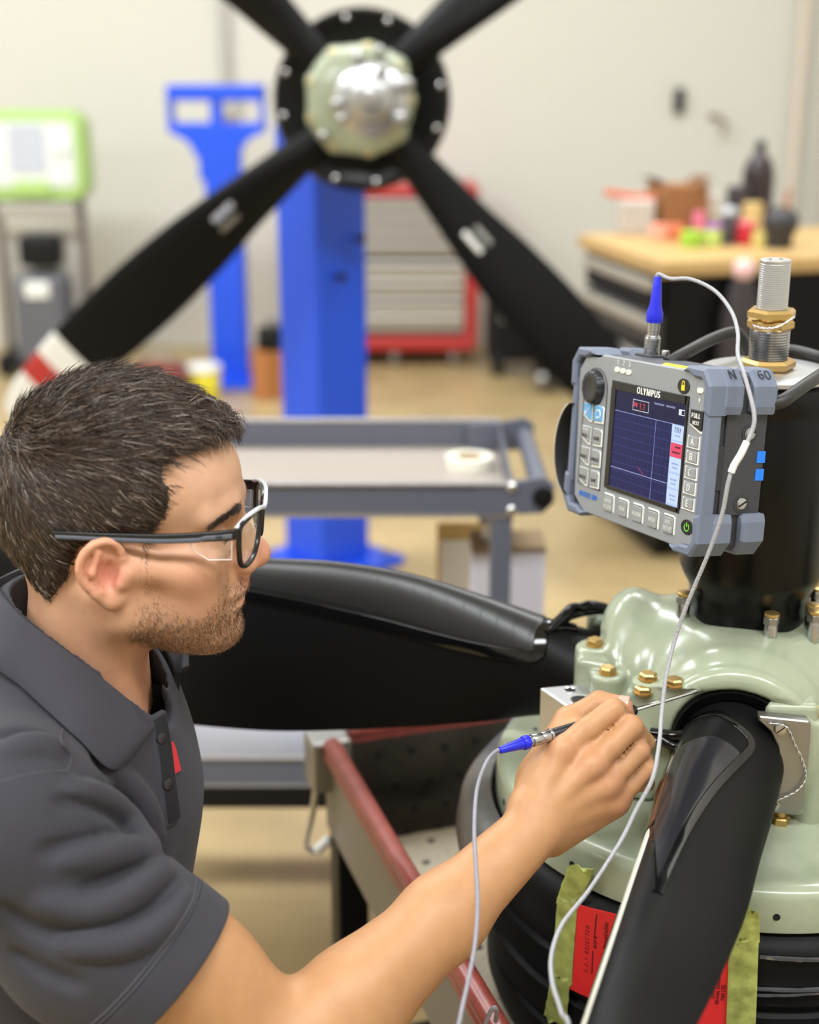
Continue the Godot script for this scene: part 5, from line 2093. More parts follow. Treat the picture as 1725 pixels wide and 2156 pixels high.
# ---------------------------------------------------------------- flaw detector
var det_xf := Transform3D()
func detector() -> void:
	det_xf = Transform3D(Basis(Vector3(0.4016, 0.0922, 0.9112), Vector3(0.0488, 0.9914, -0.1218), Vector3(-0.9145, 0.0934, 0.3936)).orthonormalized(), Vector3(0.2126, 1.147, -1.2907))
	var t := thing("flaw_detector", "grey portable flaw detector with a lit screen and blue-grey rubber corners", "detector", det_xf.origin)
	t.transform = det_xf
	var mm := Basis().scaled(Vector3(0.001, 0.001, 0.001))
	var X := Transform3D(mm, Vector3.ZERO)
	var bump_m := smat("bumper_rubber", c8(104, 112, 130), 0.6)
	var shell := smat("shell_charcoal", c8(44, 45, 50), 0.5)
	var panel := smat("panel_grey", c8(138, 141, 144), 0.5)
	var a := MB.new()
	a.rbox(Vector3(222, 156, 62), 5, Transform3D(mm, Vector3(0, 0, -0.034)))
	part(t, "case", a, shell)
	# front plate with cut corners
	a = MB.new()
	a.prism(PackedVector2Array([Vector2(-108, 62), Vector2(-97, 76), Vector2(-72, 76.5), Vector2(-66, 80), Vector2(84, 80), Vector2(92, 76), Vector2(106, 74), Vector2(109, 68), Vector2(109, -66), Vector2(104, -75), Vector2(92, -76), Vector2(86, -80), Vector2(-80, -80), Vector2(-88, -76), Vector2(-102, -66)]), -4, 0, 1.2, X)
	part(t, "front_plate", a, panel)
	# rubber guards: two long sides and four corners
	for s in [-1.0, 1.0]:
		a = MB.new()
		a.rbox(Vector3(9, 110, 16), 3.5, Transform3D(mm, Vector3(s * 0.1125, 0, -0.006)), 2)
		part(t, "side_guard", a, bump_m)
	for sx in [-1.0, 1.0]:
		for sy in [-1.0, 1.0]:
			a = MB.new()
			# front corner wrap
			var p := PackedVector2Array([Vector2(118, 44), Vector2(119, 70), Vector2(108, 84), Vector2(82, 84.5), Vector2(74, 79), Vector2(84, 78.5), Vector2(92, 75), Vector2(104, 74.5), Vector2(109, 68), Vector2(109, 46)])
			var w := PackedVector2Array()
			for q in p:
				w.push_back(Vector2(q.x * sx, q.y * sy))
			a.prism(w, -16, 4.0, 2.2, X)
			# block running back along the case, in two pieces with a slot between
			a.prism(_block(sx, sy, 0.0), -33, -12, 2.0, X, true)
			a.prism(_block(sx, sy, 0.0), -70, -44, 3.0, X, true)
			var cg := part(t, "corner_guard", a, bump_m)
			a = MB.new()
			a.prism(_block(sx, sy, 10.0), -45, -32, 0.5, X)
			part(cg, "guard_slot", a, M["black_plastic"])
	# pen marks on the top right guard
	for q in [["N", -0.022], ["60", -0.056]]:
		letters(t, q[0], 0.009, Transform3D(Basis(Vector3(0, 0, -1), Vector3(-0.7, 0.7, 0).normalized(), Vector3(0.7, 0.7, 0).normalized()), Vector3(0.1135, 0.0795, q[1])), smat("pen_ink", c8(36, 38, 46), 0.6))
	# right side: service door, latches, screws, blue squares
	a = MB.new()
	a.rbox(Vector3(3, 92, 44), 1.2, Transform3D(mm, Vector3(0.1115, -0.001, -0.043)))
	var door := part(t, "side_door", a, smat("door_charcoal", c8(52, 53, 58), 0.5))
	a = MB.new()
	a.rbox(Vector3(3.5, 40, 9), 1.0, Transform3D(mm, Vector3(0.1105, -0.004, -0.0175)))
	part(door, "latch", a, shell)
	for q in [[0.027, -0.047], [-0.036, -0.045]]:
		a = MB.new()
		var rot_z := Basis(Vector3.FORWARD, PI / 2)
		a.lathe(PackedVector2Array([Vector2(0.0055, 0.0), Vector2(0.0085, 0.0), Vector2(0.0085, 0.0008), Vector2(0.0062, 0.0009), Vector2(0.0055, 0.0)]), 28, Transform3D(rot_z, Vector3(0.1128, q[0], q[1])))
		part(door, "screw_recess", a, shell)
		a = MB.new()
		a.cyl(0.0055, 0.005, 0.0, 0.0022, 24, Transform3D(rot_z, Vector3(0.1128, q[0], q[1])), 0.001)
		var sc := part(door, "screw", a, M["steel"])
		a = MB.new()
		a.rbox(Vector3(0.0006, 0.0016, 0.0092), 0.0002, Transform3D(Basis(Vector3.RIGHT, 0.5), Vector3(0.1151, q[0], q[1])))
		part(door, "screw_slot", a, M["dark_hole"])
	for yy in [0.006, -0.010]:
		a = MB.new()
		a.rbox(Vector3(0.001, 0.0105, 0.009), 0.0003, Transform3D(Basis(), Vector3(0.1134, yy, -0.0615)))
		part(door, "blue_marker", a, smat("marker_blue", c8(20, 120, 236), 0.4))
	# top: yellow label, screws
	a = MB.new()
	a.rbox(Vector3(40, 1.0, 9), 0.3, Transform3D(mm * Basis(Vector3.RIGHT, 0.3), Vector3(0.046, 0.0797, -0.008)))
	part(t, "yellow_label", a, smat("label_yellow", c8(236, 222, 40), 0.4))
	a = MB.new()
	a.rbox(Vector3(150, 6, 58), 2.0, Transform3D(mm, Vector3(0.004, 0.0765, -0.036)))
	part(t, "top_rail", a, smat("rail_grey", c8(72, 75, 84), 0.5))
	# black control strip with the dial
	a = MB.new()
	var strip := PackedVector2Array([Vector2(-95.5, -53), Vector2(-53, -54), Vector2(-52.5, 48)])
	for i in 13:
		var g := PI * i / 12.0
		strip.push_back(Vector2(-74 + 21.5 * cos(g), 46 + 20.5 * sin(g)))
	strip.push_back(Vector2(-95.5, 44))
	a.prism(strip, -0.5, 0.8, 0.4, X)
	part(t, "key_strip", a, smat("strip_black", c8(24, 24, 27), 0.4))
	a = MB.new()
	var rings := []
	for lv in [[17.5, 0.5, 0.0], [17.2, 2.5, 1.0], [16.4, 6.0, 1.0], [14.8, 7.6, 0.9], [10.5, 7.8, 0.0], [9.8, 7.0, 0.0], [1.0, 6.6, 0.0]]:
		var ring := PackedVector3Array()
		for j in 72:
			var g := TAU * j / 72
			var rr: float = lv[0] - lv[2] * 1.3 * pow(maxf(0.0, cos(g * 12.0)), 3.0)
			ring.push_back(Vector3(-0.075 + cos(g) * rr * 0.001, 0.047 + sin(g) * rr * 0.001, lv[1] * 0.001))
		rings.push_back(ring)
	a.grid(rings)
	part(t, "dial", a, smat("dial_black", c8(34, 36, 40), 0.35))
	# keys
	var white := smat("key_white", c8(232, 232, 226), 0.45)
	var keyg := smat("key_grey", c8(142, 144, 145), 0.5)
	var blue := smat("key_blue", c8(98, 160, 208), 0.4)
	var dark := smat("print_dark", c8(40, 40, 42), 0.6)
	var pale := smat("print_pale", c8(206, 206, 200), 0.5)
	var left := PackedVector2Array([Vector2(-8.5, 8.5), Vector2(8.5, 8.5), Vector2(8.5, -9.5), Vector2(4.5, -9.5), Vector2(-8.5, -4.0)])
	var right := PackedVector2Array([Vector2(-8.0, 8.5), Vector2(6.5, 8.5), Vector2(8.5, 6.0), Vector2(8.5, -8.5), Vector2(-8.0, -9.5)])
	var names := [["", ""], ["NULL", "GAIN"], ["ERASE", "ANGLE"], ["FREEZE", "SAVE"]]
	var rows_y := [21.4, -1.5, -22.5, -43.5]
	for r in 4:
		for c in 2:
			var cx: float = -84.0 if c == 0 else -62.2
			var org := Transform3D(mm, Vector3(cx * 0.001, rows_y[r] * 0.001, 0))
			var outline := left if c == 0 else right
			var inner := PackedVector2Array()
			for q in outline:
				inner.push_back(q * 0.86 + Vector2(-0.6 if c == 1 else 0.6, 1.0))
			a = MB.new()
			a.prism(outline, 0.6, 1.6, 0.3, org)
			var key := part(t, "key", a, white)
			a = MB.new()
			a.prism(inner, 1.4, 3.0, 0.6, org)
			part(key, "cap", a, blue if r == 0 else keyg)
			if names[r][c] != "":
				letters(key, names[r][c], 0.0035, Transform3D(Basis(), org.origin + Vector3(0.0002, -0.001, 0.0031)), dark, "Droid Sans", true, 0.9)
	letters(t, "ALARM", 0.0025, Transform3D(Basis(), Vector3(-0.084, 0.0038, 0.0031)), pale)
	a = MB.new()
	a.tube(PackedVector3Array([Vector3(-0.0875, 0.022, 0.0032), Vector3(-0.085, 0.0185, 0.0032), Vector3(-0.0795, 0.0265, 0.0032)]), 0.0006, 6)
	part(t, "tick_mark", a, white)
	a = MB.new()
	a.tube(spline([Vector3(-0.0645, 0.0185, 0.0032), Vector3(-0.0595, 0.0185, 0.0032), Vector3(-0.0575, 0.0215, 0.0032), Vector3(-0.0595, 0.0255, 0.0032), Vector3(-0.0635, 0.0255, 0.0032), Vector3(-0.0652, 0.0232, 0.0032)], 5), 0.0006, 6)
	part(t, "arrow_mark", a, white)
	# lettered keys on the right: A to E
	var ys := [17.6, 4.0, -10.0, -23.8, -38.0]
	for i in 5:
		var org := Transform3D(mm, Vector3(0.0973, ys[i] * 0.001, 0))
		a = MB.new()
		a.prism(PackedVector2Array([Vector2(-9.5, -5.6), Vector2(9.5, -5.6), Vector2(9.5, 6.2), Vector2(7.9, 6.2), Vector2(7.9, -4.2), Vector2(-9.5, -4.2)]), 0, 1.4, 0.3, org)
		a.prism(PackedVector2Array([Vector2(-9.5, 5.6), Vector2(-7.6, 5.6), Vector2(-7.6, -4.2), Vector2(-9.5, -4.2)]), 0, 0.9, 0.2, org)
		var key := part(t, "key", a, white)
		a = MB.new()
		a.prism(roundrect(14.6, 9.6, 1.0), 0, 2.2, 0.6, Transform3D(mm, org.origin + Vector3(0, 0.0006, 0)))
		part(key, "cap", a, keyg)
		letters(key, "ABCDE"[i], 0.0058, Transform3D(Basis(), org.origin + Vector3(-0.0005, 0.0006, 0.0023)), white)
	# black two-line key
	var fo := Transform3D(mm, Vector3(0.099, 0.0375, 0))
	a = MB.new()
	a.prism(PackedVector2Array([Vector2(-9.5, 9), Vector2(9.5, 9), Vector2(9.5, -11), Vector2(7.0, -11), Vector2(-9.5, -5)]), 0, 1.2, 0.3, fo)
	var fk := part(t, "key", a, white)
	a = MB.new()
	a.prism(PackedVector2Array([Vector2(-8.2, 9.4), Vector2(10, 9.4), Vector2(10, -8), Vector2(7.4, -8.6), Vector2(-8.2, -3.4)]), 1.0, 2.4, 0.5, fo)
	part(fk, "cap", a, M["strip_black"])
	letters(fk, "FULL", 0.0042, Transform3D(Basis(), fo.origin + Vector3(0.0005, 0.0042, 0.0026)), white, "Droid Sans", true)
	letters(fk, "NEXT", 0.0032, Transform3D(Basis(), fo.origin + Vector3(0.0012, -0.0022, 0.0026)), white)
	# five keys along the bottom
	var words := ["MAIN\nFILTER", "DISP", "ALARM", "MEM", "ADV\nSETUP"]
	for i in 5:
		var org := Transform3D(mm, Vector3((-33.5 + i * 25.9) * 0.001, -0.0622, 0))
		a = MB.new()
		a.prism(PackedVector2Array([Vector2(-8.5, 9.4), Vector2(7, 9.4), Vector2(9.6, 7.4), Vector2(9.6, -8), Vector2(8.0, -8), Vector2(8.0, 6.6), Vector2(6.4, 7.8), Vector2(-8.5, 7.8)]), 0, 1.3, 0.3, org)
		var key := part(t, "key", a, white)
		a = MB.new()
		a.prism(roundrect(15.4, 15.0, 2.0), 0, 1.8, 0.6, Transform3D(mm, org.origin + Vector3(-0.0008, -0.0006, 0)))
		part(key, "cap", a, keyg)
		letters(key, words[i], 0.0036, Transform3D(Basis(), org.origin + Vector3(-0.0008, -0.0006, 0.0019)), pale, "Droid Sans", false, 0.95)
	# small lamps, lock badge, power badge
	for i in 3:
		a = MB.new()
		a.prism(roundrect(8.5, 5, 2.4), 0, 1.2, 0.4, Transform3D(mm, Vector3((-37.4 + i * 10.2) * 0.001, 0.0683 - i * 0.00025, 0)))
		part(t, "indicator", a, smat("indicator_cream", c8(232, 232, 214), 0.35))
		letters(t, str(i + 1), 0.0042, Transform3D(Basis(), Vector3((-37.0 + i * 10.2) * 0.001, 0.0756 - i * 0.00025, 0.0003)), white)
	a = MB.new()
	a.prism(roundrect(9, 5, 2.4), 0, 1.2, 0.4, Transform3D(mm, Vector3(0.1, 0.0640, 0)))
	part(t, "indicator", a, M["indicator_cream"])
	a = MB.new()
	a.prism(PackedVector2Array([Vector2(0.4, 3.2), Vector2(-1.6, -0.4), Vector2(-0.2, -0.4), Vector2(-0.6, -3.2), Vector2(1.5, 0.6), Vector2(0.1, 0.6)]), 0, 0.4, 0.1, Transform3D(mm, Vector3(0.0995, 0.0555, 0)))
	part(t, "charge_mark", a, white)
	for q in [[74.2, 65.0, 9.2, 6.9], [97.8, -58.9, 9.2, 6.9]]:
		a = MB.new()
		var o := PackedVector2Array()
		for i in 32:
			var g := TAU * i / 32
			o.push_back(Vector2(cos(g) * q[2], sin(g) * q[3]))
		a.prism(o, 0, 0.8, 0.3, Transform3D(mm, Vector3(q[0] * 0.001, q[1] * 0.001, 0)))
		part(t, "badge", a, M["strip_black"])
	a = MB.new()
	a.prism(roundrect(5.2, 5.0, 0.6), 0.8, 1.2, 0.15, Transform3D(mm, Vector3(0.0742, 0.0635, 0)))
	a.tube(spline([Vector3(0.0725, 0.0660, 0.001), Vector3(0.0725, 0.0682, 0.001), Vector3(0.0742, 0.0697, 0.001), Vector3(0.0759, 0.0682, 0.001), Vector3(0.0759, 0.0660, 0.001)], 5), 0.0005, 6)
	part(t, "lock_mark", a, smat("mark_yellow", c8(242, 206, 40), 0.4))
	a = MB.new()
	var pw := []
	for i in 12:
		var g := PI / 2 + 0.6 + (TAU - 1.2) * i / 11.0
		pw.push_back(Vector3(0.0978 + cos(g) * 0.0034, -0.0592 + sin(g) * 0.0034, 0.0009))
	a.tube(spline(pw, 3), 0.0005, 6)
	a.tube(PackedVector3Array([Vector3(0.0978, -0.0585, 0.0009), Vector3(0.0978, -0.0545, 0.0009)]), 0.0005, 6)
	part(t, "power_mark", a, smat("mark_green", c8(120, 220, 60), 0.4))
	# screen and bezel
	a = MB.new()
	var bz := PackedVector2Array([Vector2(-44.8, 57.6), Vector2(84.8, 57.0), Vector2(83.5, -49.6), Vector2(-46, -48)])
	a.prism(bz, -0.5, 0.6, 0.3, X)
	part(t, "bezel", a, smat("bezel_black", c8(16, 16, 18), 0.25))
	for q in [[Vector3(-0.0396, 0.0035, 0.001), Vector3(8.5, 96, 1.6)], [Vector3(0.0832, 0.0035, 0.001), Vector3(3.0, 98, 1.6)], [Vector3(0.02, 0.0531, 0.001), Vector3(120, 8, 1.6)], [Vector3(0.02, -0.0465, 0.001), Vector3(120, 4, 1.6)]]:
		a = MB.new()
		a.rbox(q[1], 0.6, Transform3D(mm, q[0]))
		part(t, "bezel_edge", a, M["bezel_black"])
	a = MB.new()
	a.face([Vector3(-0.0352, -0.0447, 0.0009), Vector3(0.0817, -0.0447, 0.0009), Vector3(0.0817, 0.0491, 0.0009), Vector3(-0.0352, 0.0491, 0.0009)])
	for i in 4:
		a.uv[i] = [Vector2(0, 1), Vector2(1, 1), Vector2(1, 0), Vector2(0, 0)][i]
	var sm := smat("screen_glow", c8(8, 9, 14), 0.12)
	sm.emission_enabled = true
	sm.emission_texture = screen_picture()
	sm.emission = Color.BLACK
	sm.emission_energy_multiplier = 0.95
	sm.metallic_specular = 0.3
	part(t, "screen", a, sm)
	# printed names
	letters(t, "OLYMPUS", 0.0062, Transform3D(Basis(), Vector3(0.0215, 0.0530, 0.0019)), white, "Droid Sans", true, 1.0)
	letters(t, "NORTEC 600", 0.0052, Transform3D(Basis(), Vector3(-0.0745, -0.0622, 0.0004)), smat("print_blue", c8(40, 110, 200), 0.5), "Droid Sans", true, 0.82)
	# hand strap on the far left side
	a = MB.new()
	var arc := []
	for i in 15:
		var g := -1.2 + 2.4 * i / 14.0
		arc.push_back(Vector3(-0.112 - 0.024 * (cos(g) - 0.36) / 0.64, sin(g) * 0.050 - 0.020, -0.012))
	rings = []
	var sa := spline(arc, 3)
	for p in sa:
		rings.push_back(PackedVector3Array([p + Vector3(-0.002, 0, -0.018), p + Vector3(-0.002, 0, 0.018), p + Vector3(0.002, 0, 0.018), p + Vector3(0.002, 0, -0.018)]))
	a.grid(rings)
	part(t, "hand_strap", a, smat("strap_black", c8(30, 29, 30), 0.7))
	a = MB.new()
	var n := sa.size()
	for i in range(2, n - 2):
		var d := (sa[i + 1] - sa[i - 1]).normalized() * 0.0015
		a.tube(PackedVector3Array([sa[i] - d + Vector3(-0.0022, 0, 0.0165), sa[i] + d + Vector3(-0.0022, 0, 0.018)]), 0.0008, 5)
	part(t, "strap_stitching", a, smat("stitch_white", c8(206, 204, 198), 0.6))
	# sockets on top
	a = MB.new()
	a.cyl(0.0042, 0.0042, 0.079, 0.087, 18, Transform3D(Basis(), Vector3(-0.045, 0, -0.058)), 0.001)
	part(t, "spare_socket", a, M["steel"])
	a = MB.new()
	a.rbox(Vector3(30, 4, 20), 1.5, Transform3D(mm, Vector3(-0.057, 0.080, -0.05)))
	part(t, "socket_plate", a, shell)

func _block(sx: float, sy: float, inset: float) -> PackedVector2Array:
	var p := [Vector2(100, 45 + inset * 0.4), Vector2(118 - inset, 45 + inset * 0.4), Vector2(120 - inset, 52), Vector2(120 - inset, 70), Vector2(109, 84 - inset), Vector2(88 + inset * 0.4, 84.5 - inset), Vector2(80 + inset * 0.5, 79 - inset * 0.5), Vector2(80 + inset * 0.5, 70), Vector2(100, 66)]
	var w := PackedVector2Array()
	for q in p:
		w.push_back(Vector2(q.x * sx, q.y * sy))
	return w

func screen_picture() -> Texture2D:
	var W := 560
	var H := 450
	var im := Image.create(W, H, false, Image.FORMAT_RGB8)
	im.fill(c8(22, 25, 78))
	var rx := int(W * 0.845)
	# darker header, grid below
	im.fill_rect(Rect2i(0, 0, W, 92), c8(17, 19, 60))
	var gx0 := 0
	var gy0 := 92
	for i in 15:
		var x := int(lerpf(gx0, rx, i / 14.0))
		im.fill_rect(Rect2i(x, gy0, 2, H - gy0), c8(40, 46, 104))
	for j in 10:
		var y := int(lerpf(gy0, H - 4, j / 9.0))
		im.fill_rect(Rect2i(0, y, rx, 2), c8(58, 66, 132))
	im.fill_rect(Rect2i(0, gy0, rx, 3), c8(150, 160, 210))
	im.fill_rect(Rect2i(int(rx * 0.72), gy0, 3, H - gy0), c8(140, 150, 205))
	im.fill_rect(Rect2i(0, 356, rx, 3), c8(170, 180, 224))
	# red reading in its white frame
	im.fill_rect(Rect2i(146, 24, 130, 50), c8(220, 224, 236))
	im.fill_rect(Rect2i(149, 27, 124, 44), c8(16, 16, 46))
	var red := c8(206, 56, 84)
	im.fill_rect(Rect2i(152, 36, 10, 22), red)
	im.fill_rect(Rect2i(162, 43, 8, 8), red)
	im.fill_rect(Rect2i(170, 38, 12, 20), red)
	for x in [206, 236]:
		im.fill_rect(Rect2i(x, 36, 5, 28), red)
		im.fill_rect(Rect2i(x - 6, 39, 6, 5), red)
	im.fill_rect(Rect2i(220, 59, 5, 5), red)
	# dimmed clock line and battery
	for i in 26:
		if i != 13:
			im.fill_rect(Rect2i(318 + i * 6 + (i / 14) * 8, 18 + i % 2, 4, 9), c8(150, 158, 190))
	im.fill_rect(Rect2i(508, 24, 44, 26), c8(226, 230, 240))
	im.fill_rect(Rect2i(530, 28, 20, 18), c8(24, 26, 60))
	# menu column
	im.fill_rect(Rect2i(rx - 6, 92, W - rx + 6, H - 92), c8(170, 196, 240))
	for i in 5:
		im.fill_rect(Rect2i(rx - 2, 98 + i * 70, W - rx, 62), c8(196, 214, 248))
		im.fill_rect(Rect2i(rx + 14, 120 + i * 70, 48, 8), c8(150, 172, 220))
		im.fill_rect(Rect2i(rx + 20, 138 + i * 70, 40, 7), c8(150, 172, 220))
	im.fill_rect(Rect2i(rx - 4, 174, W - rx + 4, 62), c8(226, 74, 104))
	im.fill_rect(Rect2i(rx + 30, 186, 40, 9), c8(120, 30, 60))
	im.fill_rect(Rect2i(rx + 12, 210, 56, 9), c8(120, 30, 60))
	# F R E Q
	var glyph := {"F": [7, 4, 6, 4, 4], "R": [6, 5, 6, 5, 5], "E": [7, 4, 6, 4, 7], "Q": [2, 5, 5, 6, 3]}
	var gx := rx + 16
	for ch in "FREQ":
		for r in 5:
			for b in 3:
				if glyph[ch][r] & (4 >> b):
					im.fill_rect(Rect2i(gx + b * 3, 104 + r * 3, 3, 3), c8(60, 70, 110))
		gx += 13
	# flaw trace
	for i in 60:
		var y := 322 + i * 0.55 + 4.0 * sin(i * 0.5)
		im.fill_rect(Rect2i(218 + i, int(y), 3, 2 + (i % 9) / 4), c8(150, 50, 90))
	im.generate_mipmaps()
	return ImageTexture.create_from_image(im)

# ---------------------------------------------------------------- the man
const HO := Vector3(-0.24, 1.10, -1.165)
func hp(x: float, y: float, z: float) -> Vector3:
	return HO + Vector3(x, y, z) * 0.001

func hr(x: float, y: float, z: float) -> Vector3:
	return Vector3(x, y, z) * 0.001

# intersect with a hair region: skin grown by a thickness that fades towards the hairline
class PHair extends Pr:
	var skin: Array
	var poly: PackedVector2Array
	var o: Vector3
	func inside(p: Vector3) -> float:
		var q := Vector2(p.x - o.x, p.y - o.y)
		var best := 1.0
		for i in poly.size():
			var s := Geometry2D.get_closest_point_to_segment(q, poly[i], poly[(i + 1) % poly.size()])
			best = minf(best, s.distance_to(q))
		return best if Geometry2D.is_point_in_polygon(q, poly) else -best
	func thick(p: Vector3) -> float:
		var e := inside(p)
		var q := (p - o) * 1000.0
		var top := smoothstep(40.0, 118.0, q.y)
		var fr := smoothstep(10.0, 80.0, q.x)
		var t := lerpf(0.0060, 0.0085 + 0.0005 * fr, top)
		t += 0.0025 * smoothstep(-60.0, -100.0, q.x) * smoothstep(-50.0, 20.0, q.y)
		if q.y < 10.0:
			t *= lerpf(0.45, 1.0, smoothstep(-70.0, 10.0, q.y))
		# soft lumps
		t += 0.0012 * sin(q.x * 0.22 + q.y * 0.13) * sin(q.z * 0.2 + q.y * 0.1) * (0.3 + top)
		var edge := 0.006 if q.y > 60.0 and q.x > 40.0 else 0.016
		if e < 0.0:
			return -0.002 + maxf(e * 1.6, -0.02)
		return -0.002 + (t + 0.002) * smoothstep(-0.001, edge, e)
	func d(p: Vector3) -> float:
		var d0 := 1.0
		for e: Pr in skin:
			var x := e.d(p)
			if e.sub:
				x = -x
				var h := maxf(e.k - absf(d0 - x), 0.0) / e.k
				d0 = maxf(d0, x) + h * h * e.k * 0.25
			else:
				var h := maxf(e.k - absf(d0 - x), 0.0) / e.k
				d0 = minf(d0, x) - h * h * e.k * 0.25
		if d0 > 0.03:
			return d0 - 0.02
		return d0 - thick(p)

func head_shapes() -> Array:
	var L := []
	L.push_back(ell(hp(-10, 54, 0), hr(94, 82, 75), 0.02))
	L.push_back(ell(hp(42, 50, 0), hr(50, 50, 58), 0.025))
	L.push_back(ell(hp(-56, 18, 0), hr(50, 60, 60), 0.03))
	L.push_back(ell(hp(44, -22, 0), hr(43, 62, 58), 0.025))
	L.push_back(cap(hp(82, 32, -24), hp(82, 32, 24), 0.009, 0.009, 0.016))
	for s in [-1.0, 1.0]:
		L.push_back(cap(hp(82, 32, 20 * s), hp(70, 30, 46 * s), 0.009, 0.008, 0.014))
		L.push_back(ell(hp(54, -14, 46 * s), hr(24, 15, 17), 0.018))
		L.push_back(cap(hp(50, -12, 56 * s), hp(10, -6, 68 * s), 0.010, 0.008, 0.02))
		L.push_back(cap(hp(2, -50, 51 * s), hp(58, -81, 20 * s), 0.017, 0.017, 0.022))
		L.push_back(cap(hp(0, -10, 56 * s), hp(2, -52, 51 * s), 0.016, 0.017, 0.025))
		L.push_back(ell(hp(45, -45, 36 * s), hr(26, 30, 20), 0.025))
	L.push_back(ell(hp(70, -88, 0), hr(17, 15, 23), 0.016))
	L.push_back(ell(hp(66, -52, 0), hr(26, 32, 33), 0.018))
	L.push_back(ell(hp(32, -80, 0), hr(44, 19, 32), 0.03))
	# neck
	L.push_back(cap(hp(-40, -40, 0), hp(-61, -172, 0), 0.054, 0.054, 0.026))
	L.push_back(cap(hp(-61, -172, 0), hp(-72, -250, 0), 0.054, 0.075, 0.03))
	for s in [-1.0, 1.0]:
		L.push_back(cap(hp(-22, -34, 56 * s), hp(-16, -165, 22 * s), 0.010, 0.011, 0.024))
	return L

func face_shapes(L: Array) -> void:
	for s in [-1.0, 1.0]:
		L.push_back(ell(hp(90, 11, 34 * s), hr(15, 12, 19), 0.012, Basis(), true))
		L.push_back(ell(hp(72.5, 9.5, 32 * s), hr(13.8, 13.4, 15), 0.004))
		L.push_back(ell(hp(88, 7.0, 33 * s), hr(7, 2.6, 12), 0.002, Basis(), true))
		L.push_back(cap(hp(86, -2, 20 * s), hp(76, -4, 44 * s), 0.003, 0.003, 0.008))
	# nose
	L.push_back(cap(hp(86, 18, 0), hp(103, -12, 0), 0.0085, 0.0115, 0.012))
	L.push_back(ell(hp(104.5, -17.5, 0), hr(13, 12, 13), 0.008))
	for s in [-1.0, 1.0]:
		L.push_back(ell(hp(95, -22.5, 14 * s), hr(12, 9.5, 8), 0.006))
		L.push_back(ell(hp(101, -30, 7.5 * s), hr(6, 4.5, 3.6), 0.003, Basis(), true))
	L.push_back(cap(hp(97, -31, 0), hp(93, -42, 0), 0.004, 0.005, 0.008))
	# lips
	L.push_back(ell(hp(86.5, -48.5, 0), hr(9.5, 5.5, 23), 0.006))
	L.push_back(ell(hp(84, -60, 0), hr(8, 6, 20), 0.006))
	var F := L.duplicate()
	for s in [-1.0, 1.0]:
		groove(L, F, [[-54.5, 0], [-54.8, 9], [-55.6, 18], [-56.5, 25]], s, 0.0004, 0.0016, 0.004)
		groove(L, F, [[-25, 23], [-38, 28], [-52, 33]], s, 0.0016, 0.0022, 0.009)
		groove(L, F, [[-73, 0], [-73, 12]], s, 0.002, 0.003, 0.012)

# a soft crease on the front of the face through points given by height and side
func groove(L: Array, F: Array, pts: Array, s: float, out: float, r: float, k: float) -> void:
	var w := []
	for q in pts:
		var p := hp(150, q[0], q[1] * s)
		var i := 0
		while sdf(F, p) > 0.0003 and i < 200:
			p.x -= maxf(0.0004, sdf(F, p) * 0.7)
			i += 1
		w.push_back(p + Vector3(out, 0, 0))
	for i in w.size() - 1:
		L.push_back(cap(w[i], w[i + 1], r, r, k, Vector3.ZERO, 1.0, true))

func ear_shapes(L: Array) -> void:
	for s in [-1.0, 1.0]:
		var e := func(x: float, y: float, o := 0.0) -> Vector3: return hp(x, y, s * (74.0 + (6.0 - x) * 0.34 + o))
		var tilt := Basis(Vector3.UP, 0.33 * s)
		L.push_back(ell(e.call(-13.0, -3.0, -3.0), hr(18, 27, 4.2), 0.006, tilt))
		var helix := [e.call(5.0, 2.0, 1.0), e.call(2.0, 16.0, 2.0), e.call(-6.0, 22.5, 3.0), e.call(-17.0, 21.0, 3.0), e.call(-26.0, 12.5, 2.5), e.call(-30.0, 0.0, 2.0), e.call(-26.5, -13.0, 1.5), e.call(-18.5, -24.0, 0.5)]
		var hx := spline(helix, 3)
		for i in hx.size() - 1:
			L.push_back(cap(hx[i], hx[i + 1], 0.0034, 0.0034, 0.0025))
		L.push_back(ell(e.call(-7.0, -29.0, -1.0), hr(10, 9.5, 5), 0.006, tilt))
		L.push_back(cap(e.call(-18.0, -24.0, 0.5), e.call(-8.0, -33.0, -1.0), 0.0036, 0.005, 0.005))
		L.push_back(cap(e.call(-14.0, 13.0, 3.0), e.call(-19.0, -3.0, 3.0), 0.0028, 0.003, 0.005))
		L.push_back(cap(e.call(-19.0, -3.0, 3.0), e.call(-13.0, -19.0, 2.0), 0.003, 0.0034, 0.005))
		L.push_back(ell(e.call(-7.0, -7.0, 3.5), hr(9.5, 13, 7.5), 0.004, tilt, true))
		L.push_back(cap(e.call(6.0, -8.0, 2.0), e.call(2.0, -16.0, 2.0), 0.0048, 0.005, 0.006))

